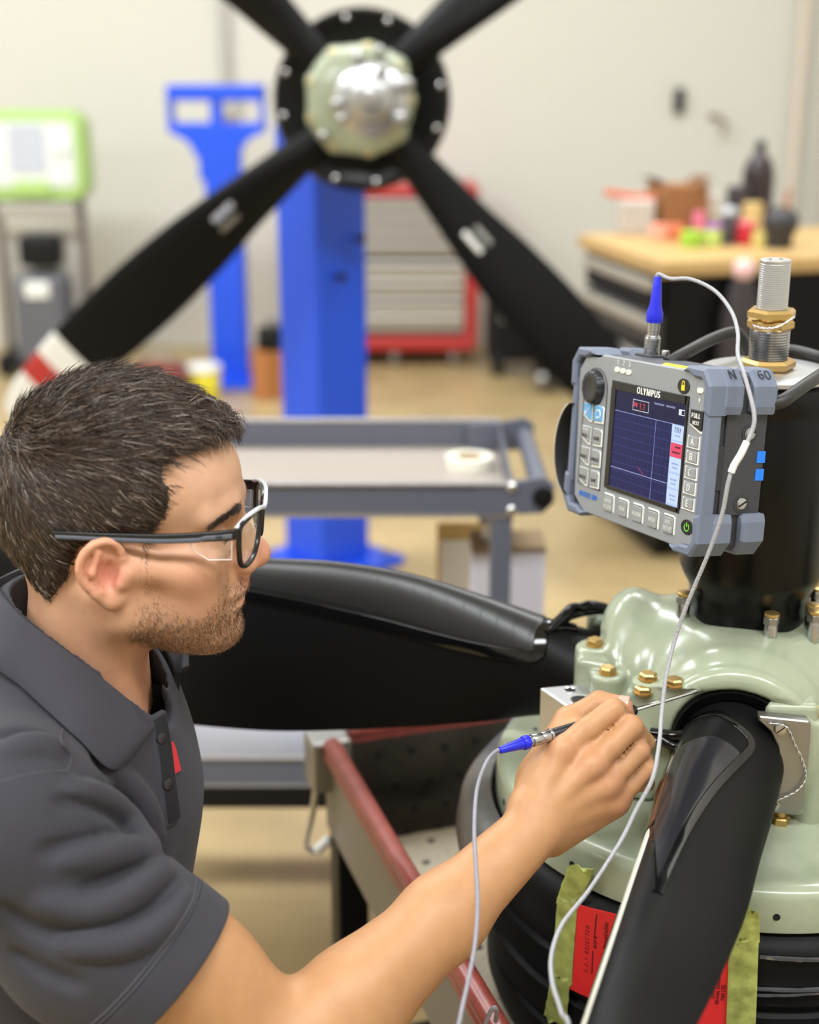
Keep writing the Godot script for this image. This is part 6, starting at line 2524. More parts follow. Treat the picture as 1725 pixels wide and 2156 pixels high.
var arm_S: Vector3
var arm_E: Vector3
var arm_W: Vector3
func arm_shapes(L: Array) -> void:
	var d := (arm_W - arm_E)
	var a1 := arm_E + d * 0.22
	var a2 := arm_E + d * 0.60
	L.push_back(cap(arm_E, a1, 0.040, 0.0435, 0.03))
	L.push_back(cap(a1, a2, 0.0435, 0.0345, 0.02))
	L.push_back(cap(a2, arm_W, 0.0345, 0.0255, 0.02, ray(1135, 1735).normalized(), 1.18))
	# long muscle on the upper side of the forearm
	L.push_back(ell(arm_E + d * 0.24 + Vector3(-0.008, 0.014, 0.008), Vector3(0.07, 0.026, 0.032), 0.02, Basis(MB.yto(d).y, MB.yto(d).x, MB.yto(d).z)))
	L.push_back(cap(arm_E, arm_S, 0.042, 0.049, 0.03))
	L.push_back(ell(arm_E.lerp(arm_S, 0.42) + Vector3(0.01, 0.012, 0), Vector3(0.085, 0.046, 0.044), 0.025, Basis((arm_S - arm_E).normalized(), MB.yto(arm_S - arm_E).x, MB.yto(arm_S - arm_E).z)))
	# far arm, resting on the lap
	var fs := Vector3(arm_S.x, arm_S.y, -2.33 - arm_S.z)
	var el := fs + Vector3(-0.05, -0.26, -0.02)
	var hd := Vector3(-0.31, 0.600, el.z + 0.10)
	L.append_array([cap(fs, el, 0.046, 0.042, 0.02), cap(fs, hp(-70, -230, 0), 0.045, 0.05, 0.03), cap(el, hd, 0.042, 0.026, 0.02), cap(hd, hd + Vector3(0.07, -0.01, 0.01), 0.024, 0.022, 0.015, Vector3.UP, 1.5)])
	for i in 4:
		var o := hd + Vector3(0.08, -0.010, -0.022 + 0.017 * i)
		L.push_back(cap(o, o + Vector3(0.035, -0.004, 0.002), 0.0095, 0.009, 0.004))
		L.push_back(cap(o + Vector3(0.035, -0.004, 0.002), o + Vector3(0.055 + 0.006 * sin(PI * i / 3.0), -0.022, 0.003), 0.009, 0.0075, 0.003))
	L.push_back(cap(hd + Vector3(0.02, -0.004, 0.03), hd + Vector3(0.06, -0.015, 0.048), 0.012, 0.009, 0.008))
	# inside the shirt: keeps the body one piece
	L.push_back(cap(arm_S, hp(-70, -230, 0), 0.045, 0.05, 0.03))

var knuckles := []
func hand_shapes(L: Array) -> void:
	var back := -ray(1200, 1620).normalized()     # the back of the hand faces the camera
	var W := arm_W
	var mcp := [at(1184, 1576, 1.268), at(1247, 1610, 1.264), at(1277, 1652, 1.272), at(1296, 1690, 1.284)]
	var pip := [at(1291, 1494, 1.280), at(1329, 1530, 1.276), at(1345, 1580, 1.282), at(1360, 1617, 1.290)]
	var dip := [at(1316, 1506, 1.307), at(1359, 1562, 1.305), at(1362, 1612, 1.312), at(1362, 1650, 1.315)]
	var tip := [at(1322, 1504, 1.322), at(1344, 1566, 1.326), at(1340, 1618, 1.330), at(1338, 1655, 1.328)]
	var rm := [0.0118, 0.0118, 0.0108, 0.0098]
	var rp := [0.0108, 0.0110, 0.0100, 0.0090]
	var rd := [0.0084, 0.0086, 0.0080, 0.0072]
	var w := [at(1112, 1690, 1.258), at(1130, 1715, 1.254), at(1148, 1738, 1.258), at(1162, 1765, 1.266)]
	for i in 4:
		# metacarpals, a little below the skin of the back
		L.push_back(cap(w[i] - back * 0.006, mcp[i] - back * 0.006, 0.0165, 0.0135, 0.016))
	L.push_back(cap((w[1] + w[2]) * 0.5 - back * 0.014, (mcp[1] + mcp[3]) * 0.5 - back * 0.018, 0.018, 0.016, 0.02))
	L.push_back(cap(at(1150, 1640, 1.285), at(1215, 1590, 1.30), 0.020, 0.016, 0.02))
	for i in 4:
		L.push_back(ell(mcp[i] + back * 0.001, Vector3.ONE * (rm[i] as float), 0.008))
		var mid: Vector3 = (mcp[i] as Vector3).lerp(pip[i], 0.5)
		L.push_back(cap(mcp[i] - back * 0.001, mid, rm[i] * 0.93, rp[i] * 1.0, 0.004))
		L.push_back(cap(mid, pip[i], rp[i] * 1.0, rp[i] * 1.0, 0.003))
		L.push_back(cap(pip[i], dip[i], rp[i] * 0.98, rd[i], 0.003))
		L.push_back(cap(dip[i], tip[i], rd[i], rd[i] * 0.9, 0.003))
	L.push_back(cap((mcp[0] as Vector3).lerp(pip[0], 0.45) + (mcp[1] - mcp[0]) * 0.5 - back * 0.008, (mcp[0] as Vector3).lerp(pip[0], 0.05) + (mcp[1] - mcp[0]) * 0.5 - back * 0.006, 0.0078, 0.0095, 0.006))
	# tendons on the back
	for i in 4:
		L.push_back(cap(w[1].lerp(w[2], i * 0.33) + back * 0.009, mcp[i] + back * 0.006, 0.002, 0.0035, 0.012))
	# webs between the knuckles
	for i in 3:
		L.push_back(cap((mcp[i] as Vector3).lerp(pip[i], 0.16) - back * 0.006, (mcp[i + 1] as Vector3).lerp(pip[i + 1], 0.16) - back * 0.006, 0.008, 0.008, 0.008))
	# thumb, from the side of the palm, over the top of the pen
	var t0 := at(1140, 1640, 1.285)
	var t1 := at(1196, 1518, 1.305)
	var t2 := at(1262, 1480, 1.312)
	var t3 := at(1312, 1486, 1.305)
	L.push_back(cap(t0, t1, 0.019, 0.0135, 0.018))
	L.push_back(cap(t1, t2, 0.0122, 0.0108, 0.004))
	L.push_back(cap(t2, t3, 0.0112, 0.0092, 0.004))
	L.push_back(cap(at(1168, 1570, 1.285), at(1212, 1540, 1.295), 0.012, 0.009, 0.012))
	knuckles = [mcp, pip, t3, t2, back]

func skin_color(p: Vector3) -> Color:
	var base := Color(0.44, 0.228, 0.108)
	var q := (p - HO) * 1000.0
	var col := base
	if p.x < 0.0 and q.y > -260.0 and q.x > -140.0 and q.x < 130.0 and absf(q.z) < 110.0 and q.y > -200.0:
		col = Color(0.53, 0.290, 0.176)
		var az := absf(q.z)
		for s in [[108, -18, 0, 20, Color(0.66, 0.27, 0.18), 0.75], [52, -16, 52, 26, Color(0.66, 0.30, 0.20), 0.55], [90, -48, 0, 13, Color(0.55, 0.22, 0.17), 0.7], [88, -60, 0, 11, Color(0.56, 0.22, 0.17), 0.8], [-14, 0, 84, 26, Color(0.68, 0.27, 0.18), 0.65], [-8, -10, 78, 10, Color(0.56, 0.17, 0.13), 0.7], [40, -75, 30, 36, Color(0.44, 0.25, 0.16), 0.5], [62, -88, 0, 28, Color(0.40, 0.23, 0.15), 0.5], [20, -62, 56, 24, Color(0.46, 0.27, 0.18), 0.45], [-20, -110, 40, 60, Color(0.60, 0.30, 0.17), 0.5], [0, -150, 20, 50, Color(0.58, 0.27, 0.17), 0.5], [60, 70, 30, 46, Color(0.68, 0.41, 0.28), 0.6]]:
			var dd: float = Vector3(q.x - s[0], q.y - s[1], az - s[2]).length() / s[3]
			col = col.lerp(s[4], s[5] * exp(-dd * dd))
	elif knuckles.size() > 0:
		for i in 4:
			var m: Vector3 = knuckles[0][i]
			var d0 := (p - m).length() / 0.014
			col = col.lerp(Color(0.60, 0.255, 0.17), 0.5 * exp(-d0 * d0))
			var m2: Vector3 = knuckles[1][i]
			d0 = (p - m2).length() / 0.010
			col = col.lerp(Color(0.60, 0.28, 0.18), 0.4 * exp(-d0 * d0))
		var d1 := (p - (knuckles[2] as Vector3)).length() / 0.012
		col = col.lerp(Color(0.64, 0.27, 0.21), 0.7 * exp(-d1 * d1))
	var nz := skin_noise.get_noise_3dv(p * 60.0)
	return Color(col.r * (1.0 + 0.05 * nz), col.g * (1.0 + 0.08 * nz), col.b * (1.0 + 0.08 * nz))

var skin_noise := FastNoiseLite.new()

func px_poly(pts: Array, z: float) -> PackedVector2Array:
	var out := PackedVector2Array()
	for p in pts:
		var w := onz(p[0], p[1], z)
		out.push_back(Vector2(w.x - HO.x, w.y - HO.y))
	return out

func strand(mb: MB, pts: Array, r: float, col: Color) -> void:
	var k := pts.size()
	var x := Vector3.ZERO
	var base := mb.v.size()
	mb.col = col
	for i in k:
		var d: Vector3 = (pts[mini(i + 1, k - 1)] - pts[maxi(i - 1, 0)]).normalized()
		x = d.cross(Vector3(0.2, 0.5, 0.84)).normalized()
		var z := d.cross(x)
		var rr := r * (1.0 - 0.8 * float(i) / (k - 1))
		for j in 3:
			var a := TAU * j / 3
			var nn := x * cos(a) + z * sin(a)
			mb.vert(pts[i] + nn * rr, nn)
	for i in k - 1:
		for j in 3:
			var a := base + i * 3 + j
			var b := base + i * 3 + (j + 1) % 3
			mb.quad(a, b, b + 3, a + 3)

func person() -> void:
	arm_S = at(-10, 1742, 1.10)
	arm_E = at(618, 2236, 1.15)
	arm_W = at(1128, 1742, 1.252)
	skin_noise.frequency = 1.0
	skin_noise.fractal_octaves = 3
	var t := thing("person", "bearded man in a dark grey polo shirt and glasses, reaching towards the hub", "person", Vector3(-0.36, 0.0, -1.165))
	var skull := head_shapes()
	var L := skull.duplicate()
	face_shapes(L)
	ear_shapes(L)
	arm_shapes(L)
	hand_shapes(L)
	var net := Nets.new()
	var a := net.run(L, Vector3(-0.46, 0.53, -1.46), Vector3(0.26, 1.26, -0.86), 0.003)
	a.tinted = true
	for i in a.v.size():
		a.c[i] = skin_color(a.v[i])
	var sk := smat("skin", Color.WHITE, 0.46)
	sk.vertex_color_use_as_albedo = true
	sk.metallic_specular = 0.42
	bump(sk, noise_tex("pores", 512, 0.11, 3, Color.BLACK, Color.WHITE), 0.02)
	tri(sk, 14.0)
	wpart(t, "body", a, sk)
	eyes(t)
	hair(t, skull, a)
	nails(t)
	shirt(t)
	lower_half(t)

func eyes(t: Node3D) -> void:
	for s in [-1.0, 1.0]:
		var c := hp(72.2, 8.6, 32 * s)
		var a := MB.new()
		a.ball(c, Vector3.ONE * 0.0126, 24)
		var e := wpart(t, "eyeball", a, smat("eye_white", c8(232, 226, 218), 0.12))
		a = MB.new()
		var look := Vector3(0.9, -0.42, 0.10).normalized()
		a.cyl(0.0058, 0.0050, 0.0, 0.0012, 20, Transform3D(MB.yto(look), c + look * 0.0112))
		part(e, "iris", a, smat("iris_brown", c8(70, 48, 34), 0.1))
		# upper lashes
		a = MB.new()
		for i in 14:
			var g := -0.8 + 1.6 * i / 13.0
			var p := hp(72.5, 9.5, 32 * s) + Vector3(cos(g) * 0.0128, 0.0008 - 0.002 * absf(g), sin(g) * 0.014)
			strand(a, [p, p + Vector3(0.003 * cos(g), -0.0005, 0.003 * sin(g)), p + Vector3(0.006 * cos(g), 0.001, 0.005 * sin(g))], 0.0003, Color(0.01, 0.008, 0.006))
		var m := wpart(t, "eyelashes", a, smat("lash_black", c8(20, 16, 14), 0.5))
		m.set_meta("kind", "stuff")

func nails(t: Node3D) -> void:
	var back: Vector3 = knuckles[4]
	var t3: Vector3 = knuckles[2]
	var t2: Vector3 = knuckles[3]
	var d := (t3 - t2).normalized()
	var up := (back * 0.35 + Vector3.UP).normalized()
	up = (up - d * up.dot(d)).normalized()
	var rings := []
	for i in 7:
		var u := i / 6.0
		var ring := PackedVector3Array()
		for j in 9:
			var g := -0.9 + 1.8 * j / 8.0
			var rr := 0.0098 - 0.0006 * u - (0.0006 if j == 0 or j == 8 or i == 0 else 0.0)
			ring.push_back(t3 + d * (0.010 * u - 0.004) + (up * cos(g) + d.cross(up) * sin(g)) * rr)
		rings.push_back(ring)
	var a := MB.new()
	a.grid(rings, false)
	wpart(t, "thumb_nail", a, smat("nail_pink", c8(226, 160, 146), 0.25))

# ---- hair, beard, brows: thin tapered strands rooted on the skin
func hair(t: Node3D, skull: Array, body: MB) -> void:
	var hairline := [[522, 925], [495, 946], [440, 944], [400, 956], [362, 966], [350, 990], [362, 1020], [370, 1050], [362, 1082], [345, 1105], [328, 1132], [318, 1165], [306, 1182], [296, 1160], [290, 1128], [225, 1130], [180, 1152], [160, 1190], [152, 1225], [128, 1256], [104, 1292], [80, 1282], [56, 1262], [30, 1240], [-60, 1180], [-80, 900], [60, 720], [300, 700], [520, 740], [600, 860]]
	var H := PHair.new()
	H.skin = skull
	H.o = HO
	H.poly = px_poly(hairline, -1.105)
	H.k = 0.001
	var net := Nets.new()
	net.cut_n = Vector3(0, -1, 0)
	net.cut_d = -(HO.y - 0.088)
	var a := net.run([H], hp(-130, -90, -95), hp(125, 170, 95), 0.0034)
	a.tinted = true
	var strands := MB.new()
	strands.tinted = true
	var rg := RandomNumberGenerator.new()
	rg.seed = 11
	var fl := FastNoiseLite.new()
	fl.seed = 4
	fl.frequency = 1.0
	var n0 := a.v.size()
	for i in n0:
		var q := (a.v[i] - HO) * 1000.0
		var grey := smoothstep(30.0, -40.0, q.y) * 0.5
		a.c[i] = Color(0.022, 0.0135, 0.009).lerp(Color(0.10, 0.066, 0.048), grey)
		var th := H.inside(a.v[i])
		if th < 0.0005 or rg.randf() > 0.98:
			continue
		var nn := a.n[i]
		var side := signf(q.z) if absf(q.z) > 3.0 else 0.0
		var top := smoothstep(50.0, 110.0, q.y)
		var frn := smoothstep(35.0, 75.0, q.x) * smoothstep(60.0, 90.0, q.y)
		var bk := smoothstep(-50.0, -95.0, q.x)
		# combed forward over the top, down and forward on the sides, down at the back
		var f := Vector3(0.75, -0.55, 0.0).lerp(Vector3(1.0, -0.10, -0.25 * side), top)
		f = f.lerp(Vector3(0.25, -1.0, 0.0), bk * (1.0 - top * 0.8))
		if q.y < 25.0 and q.x > 10.0:
			f = f.lerp(Vector3(0.05, -1.0, 0), smoothstep(25.0, -5.0, q.y))
		if q.y < 0.0 and q.x < 0.0:
			f = f.lerp(Vector3(0.25, -1.0, 0), 0.7)
		var w1 := fl.get_noise_3dv(q * 0.035)
		var w2 := fl.get_noise_3dv(q * 0.035 + Vector3(50, 9, 3))
		f += Vector3(w1 * 0.5, w2 * 0.55, w1 * 0.45 - w2 * 0.3) * (0.6 + 0.9 * frn)
		var times := 1 + int(rg.randf() < 0.75) + int(top > 0.4) + int(frn > 0.4)
		for rep in times:
			var ff := (f + Vector3(rg.randfn(), rg.randfn(), rg.randfn()) * (0.16 + 0.22 * frn)).normalized()
			ff = (ff - nn * ff.dot(nn)).normalized()
			var ln := lerpf(0.011, 0.025, top) * rg.randf_range(0.7, 1.25) * (1.0 - 0.08 * frn)
			if q.y < 0.0:
				ln = rg.randf_range(0.006, 0.010)
			var lift := lerpf(0.16, 0.14, top) + 0.18 * frn + rg.randf() * 0.10
			var cl := fl.get_noise_3dv(q * 0.11 + Vector3(7, 0, 0))
			var p0 := a.v[i] - nn * 0.001 + Vector3(rg.randf_range(-1, 1), rg.randf_range(-1, 1), rg.randf_range(-1, 1)) * 0.0017
			var up := nn * (lift + cl * 0.16)
			var curl := frn * (0.9 + 0.5 * w2)
			var p1 := p0 + (ff + up).normalized() * ln * 0.34
			var p2 := p1 + (ff + up * (0.4 + 0.6 * curl) - Vector3(0, 0.05, 0)).normalized() * ln * 0.33
			var p3 := p2 + (ff * (1.0 - 0.9 * curl) - nn * (0.15 - 0.5 * curl * 0.3) + Vector3(0, -0.7 * curl, 0.5 * curl * w1)).normalized() * ln * 0.33
			var tone := rg.randf()
			var c := Color(0.020, 0.0108, 0.0062).lerp(Color(0.125, 0.071, 0.042), tone * tone)
			if rg.randf() < 0.07 + 0.25 * grey:
				c = Color(0.30, 0.25, 0.205)
			strand(strands, [p0, p1, p2, p3], rg.randf_range(0.00036, 0.00060), c)
	# stray curls at the front
	var hm := smat("hair", Color.WHITE, 0.29)
	hm.vertex_color_use_as_albedo = true
	hm.metallic_specular = 0.6
	var hb := wpart(t, "hair", a, smat("hair_base", Color.WHITE, 0.6))
	(M["hair_base"] as StandardMaterial3D).vertex_color_use_as_albedo = true
	part(hb, "hair_strands", strands, hm).set_meta("kind", "stuff")

	# beard and sideburns
	var beard := px_poly([[306, 1130], [330, 1150], [338, 1195], [350, 1240], [385, 1275], [420, 1288], [442, 1272], [470, 1232], [500, 1212], [535, 1192], [575, 1205], [565, 1235], [556, 1262], [548, 1300], [545, 1350], [490, 1405], [400, 1400], [340, 1400], [300, 1385], [270, 1350], [268, 1310], [290, 1270], [298, 1220], [296, 1170]], -1.115)
	var bs := MB.new()
	bs.tinted = true
	for i in body.v.size():
		var p := body.v[i]
		if p.x < -0.26 or p.y > 1.14 or p.y < 0.97 or p.x > -0.10:
			continue
		var q := (p - HO) * 1000.0
		var xy := Vector2(p.x - HO.x, p.y - HO.y)
		if not Geometry2D.is_point_in_polygon(xy, beard):
			continue
		if absf(q.z) < 20.0 and q.y > -63.0 and q.y < -51.0 and q.x > 80.0:
			continue
		if q.y > -37.0 and q.x > 84.0:
			continue
		var nn := body.n[i]
		var bd := 1.0
		for k in beard.size():
			bd = minf(bd, Geometry2D.get_closest_point_to_segment(xy, beard[k], beard[(k + 1) % beard.size()]).distance_to(xy))
		var dens := clampf(bd / 0.010, 0.12, 1.0) * (4.6 if q.y < -60.0 else 3.0)
		if q.y > -35.0 and q.x < 60.0:
			dens *= 0.40
		var cnt := int(dens + rg.randf())
		for rep in cnt:
			var f := Vector3(0.35, -1.0, 0.0)
			if q.x > 78.0 and q.y > -55.0:
				f = Vector3(0.1, -1.0, signf(q.z) * 0.5)
			f += Vector3(rg.randfn(), rg.randfn(), rg.randfn()) * 0.3
			f = (f - nn * f.dot(nn)).normalized()
			var ln := rg.randf_range(0.0024, 0.0050) * (1.0 if q.y < -45.0 else 0.75)
			var p0 := p + Vector3(rg.randf_range(-1, 1), rg.randf_range(-1, 1), rg.randf_range(-1, 1)) * 0.0014 - nn * 0.0006
			var c := Color(0.095, 0.052, 0.030).lerp(Color(0.24, 0.135, 0.074), rg.randf())
			if rg.randf() < 0.2:
				c = Color(0.42, 0.30, 0.20)
			strand(bs, [p0, p0 + (f + nn * 0.6).normalized() * ln * 0.5, p0 + (f * 1.1 + nn * 0.35).normalized() * ln], rg.randf_range(0.00016, 0.00026), c)
	var bm := smat("beard", Color.WHITE, 0.45)
	bm.vertex_color_use_as_albedo = true
	wpart(t, "beard", bs, bm).set_meta("kind", "stuff")
	# eyebrows
	for s in [-1.0, 1.0]:
		var eb := MB.new()
		eb.tinted = true
		for i in 420:
			var u := rg.randf()
			var z := lerpf(10.0, 56.0, u)
			var p := hp(lerpf(93.0, 74.0, u * u), 30.0 + 4.5 * sin(PI * (0.25 + 0.6 * u)) - 5.0 * u * u + rg.randf_range(-5.0, 4.5) * (1.0 - 0.55 * u), z * s)
			# sit on the skin
			var d := sdf(skull, p)
			p += Vector3(1, 0.1, 0.25 * s).normalized() * (-d)
			var f := Vector3(-0.35, 0.25 - 0.6 * u + rg.randfn() * 0.2, 0.9 * s).normalized()
			strand(eb, [p, p + f * 0.004 + Vector3(0.001, 0, 0), p + f * 0.0085 + Vector3(0.0006, 0, 0)], 0.00032, Color(0.035, 0.022, 0.015).lerp(Color(0.07, 0.045, 0.03), rg.randf()))
		wpart(t, "eyebrow", eb, bm).set_meta("kind", "stuff")

# ---- clothes
func flat_spline(p: Array, per: int) -> PackedVector3Array:
	var q := []
	for e in p:
		q.push_back(Vector3(e[0], e[1], 0))
	return spline(q, per)

# outer surface of a shape list, met along d on the way in to o
func shell(list: Array, o: Vector3, d: Vector3, reach := 0.3) -> Vector3:
	var s := reach
	while s > 0.0:
		var x := sdf(list, o + d * s)
		if x < 0.0003:
			break
		s -= maxf(0.0004, x * 0.7)
	return o + d * s

func shirt(t: Node3D) -> void:
	var L := []
	var ax := (arm_S - arm_E).normalized()
	var cuff := arm_E + ax * (arm_S - arm_E).length() * 0.41
	L.push_back(ell(Vector3(-0.330, 0.76, -1.165), Vector3(0.118, 0.30, 0.185), 0.04))
	L.push_back(ell(Vector3(-0.285, 0.85, -1.165), Vector3(0.082, 0.115, 0.150), 0.05))
	L.push_back(ell(Vector3(-0.37, 0.88, -1.165), Vector3(0.09, 0.14, 0.17), 0.05))
	L.push_back(cap(hp(-66, -172, 0), arm_S + Vector3(0, 0.004, 0.0), 0.060, 0.060, 0.05))
	L.push_back(cap(hp(-66, -172, 0), Vector3(arm_S.x, arm_S.y, -2.33 - arm_S.z), 0.060, 0.060, 0.05))
	L.push_back(cap(hp(-64, -178, 0), hp(-74, -240, 0), 0.066, 0.10, 0.04))
	L.push_back(ell(arm_S + Vector3(0.01, 0.004, 0.002), Vector3(0.072, 0.070, 0.066), 0.04))
	L.push_back(cap(cuff - ax * 0.05, arm_S, 0.0655, 0.064, 0.03))
	L.push_back(ell(cuff.lerp(arm_S, 0.35) + Vector3(-0.02, -0.02, 0.0), Vector3(0.09, 0.070, 0.064), 0.03, Basis(ax, MB.yto(ax).x, MB.yto(ax).z)))
	# far arm, hanging inside the frame edge
	var fs := Vector3(arm_S.x, arm_S.y, -2.33 - arm_S.z)
	L.push_back(cap(fs, fs + Vector3(0.0, -0.2, -0.015), 0.064, 0.062, 0.03))
	var base := L.duplicate()
	# folds: hollows and ridges along lines seen on the cloth
	var hollow := [
		[[312, 1752], [270, 1762], [220, 1772], [165, 1784], [95, 1792]],
		[[334, 1800], [295, 1826], [259, 1843], [215, 1866], [185, 1874]],
		[[378, 1848], [350, 1893], [310, 1926], [267, 1948], [200, 1966], [125, 1972], [55, 1950], [10, 1915]],
		[[320, 1982], [285, 1998], [250, 2006], [200, 2004]],
		[[165, 1648], [215, 1660], [265, 1694], [300, 1738], [326, 1786]],
		[[125, 1690], [185, 1682], [236, 1706], [280, 1748]],
		[[200, 1600], [252, 1640], [295, 1690], [325, 1745], [338, 1790]],
		[[30, 2010], [90, 2050], [160, 2078]],
		[[0, 1545], [60, 1540], [110, 1552]],
	]
	var ridge := [
		[[330, 1782], [270, 1786], [210, 1800], [140, 1812]],
		[[350, 1822], [300, 1862], [240, 1900], [170, 1915], [90, 1900]],
		[[392, 1880], [352, 1935], [290, 1976], [220, 1992], [140, 1994]],
		[[150, 1662], [205, 1672], [252, 1702], [290, 1748], [316, 1792]],
		[[222, 1612], [275, 1658], [312, 1712], [332, 1768]],
		[[10, 1580], [70, 1570], [125, 1578]],
	]
	for k in hollow.size():
		var pts := []
		for p in flat_spline(hollow[k], 3):
			pts.push_back(hit(base, p.x, p.y, 0.75))
		for i in pts.size() - 1:
			var o0: Vector3 = (EYE - pts[i]).normalized() * 0.0012
			var e0 := 0.0005 + 0.0040 * pow(sin(PI * (i + 0.3) / pts.size()), 0.6)
			var e1 := 0.0005 + 0.0040 * pow(sin(PI * (i + 1.3) / (pts.size() + 0.6)), 0.6)
			L.push_back(cap(pts[i] + o0, pts[i + 1] + o0, e0, e1, 0.010, Vector3.ZERO, 1.0, true))
	for k in ridge.size():
		var pts := []
		for p in flat_spline(ridge[k], 3):
			pts.push_back(hit(base, p.x, p.y, 0.75))
		for i in pts.size() - 1:
			var o0: Vector3 = (EYE - pts[i]).normalized() * -0.001
			var r0 := 0.001 + 0.0042 * sin(PI * (i + 0.3) / pts.size())
			var r1 := 0.001 + 0.0042 * sin(PI * (i + 1.3) / (pts.size() + 0.6))
			L.push_back(cap(pts[i] + o0, pts[i + 1] + o0, r0, r1, 0.014))
	# openings: cuff and neck
	L.push_back(cap(cuff - ax * 0.12, cuff + ax * 0.03, 0.0600, 0.0575, 0.002, Vector3.ZERO, 1.0, true))
	L.push_back(cap(hp(-20, -130, -4), hp(10, -218, -6), 0.036, 0.016, 0.006, Vector3.ZERO, 1.0, true))
	L.push_back(cap(onz(262, 1405, -1.125), onz(322, 1500, -1.140), 0.026, 0.018, 0.005, Vector3.ZERO, 1.0, true))
	L.push_back(cap(hp(-46, -60, 0), hp(-52, -178, 0), 0.066, 0.061, 0.004, Vector3.ZERO, 1.0, true))
	var net := Nets.new()
	net.cut_n = -ax
	net.cut_d = (-ax).dot(cuff)
	# the cut plane must not touch the trunk: it only trims the sleeve
	var trim := boxp(cuff - ax * 0.10, Vector3(0.10, 0.10, 0.11), 0.002, 0.001, Basis(ax, MB.yto(ax).x, MB.yto(ax).z), true)
	net.cut_n = Vector3.ZERO
	L.push_back(trim)
	var a := net.run(L, Vector3(-0.50, 0.46, -1.46), Vector3(0.02, 1.06, -0.85), 0.0042)
	var m := smat("polo_cloth", c8(47, 46, 54), 0.85)
	m.rim_enabled = true
	m.rim = 0.35
	m.rim_tint = 0.5
	bump(m, noise_tex("weave", 512, 0.24, 2, Color.BLACK, Color.WHITE), 0.03)
	tri(m, 16.0)
	var sh := wpart(t, "polo_shirt", a, m)
	# hem stitching round the sleeve, seams
	for off in [0.030, 0.0335]:
		a = MB.new()
		var pts := []
		var b := MB.yto(ax)
		for i in 41:
			var g := TAU * i / 40.0
			var d := b.x * cos(g) + b.z * sin(g)
			pts.push_back(shell(L, cuff + ax * (off as float), d, 0.088) + d * 0.0002)
		a.tube(spline(pts, 2), 0.0008, 6)
		part(sh, "hem_stitching", a, smat("stitch_grey", c8(74, 73, 80), 0.8))
	a = MB.new()
	var band := []
	var bb := MB.yto(ax)
	for lv in [[0.028, 0.0002], [0.0275, 0.0012], [0.02, 0.0013], [0.01, 0.0014], [0.001, 0.0014], [-0.0008, 0.0006], [0.0, -0.0012], [0.006, -0.004]]:
		var ring := PackedVector3Array()
		for i in 64:
			var g := TAU * i / 64.0
			var d := bb.x * cos(g) + bb.z * sin(g)
			var o := cuff + ax * maxf(0.007, lv[0])
			ring.push_back(shell(L, o, d, 0.088) + d * (lv[1] as float) - ax * (maxf(0.007, lv[0]) - (lv[0] as float)))
		band.push_back(ring)
	a.grid(band, true, false, false)
	part(sh, "sleeve_band", a, m)
	for sm in [[[0, 1647], [55, 1632], [110, 1625], [140, 1624]], [[140, 1626], [150, 1595], [128, 1560], [132, 1535]]]:
		a = MB.new()
		var pts := []
		for p in sm:
			pts.push_back(hit(L, p[0], p[1], 0.75))
		a.tube(spline(pts, 6), 0.0006, 6)
		part(sh, "seam", a, M["stitch_grey"])
	collar(t, sh, L)

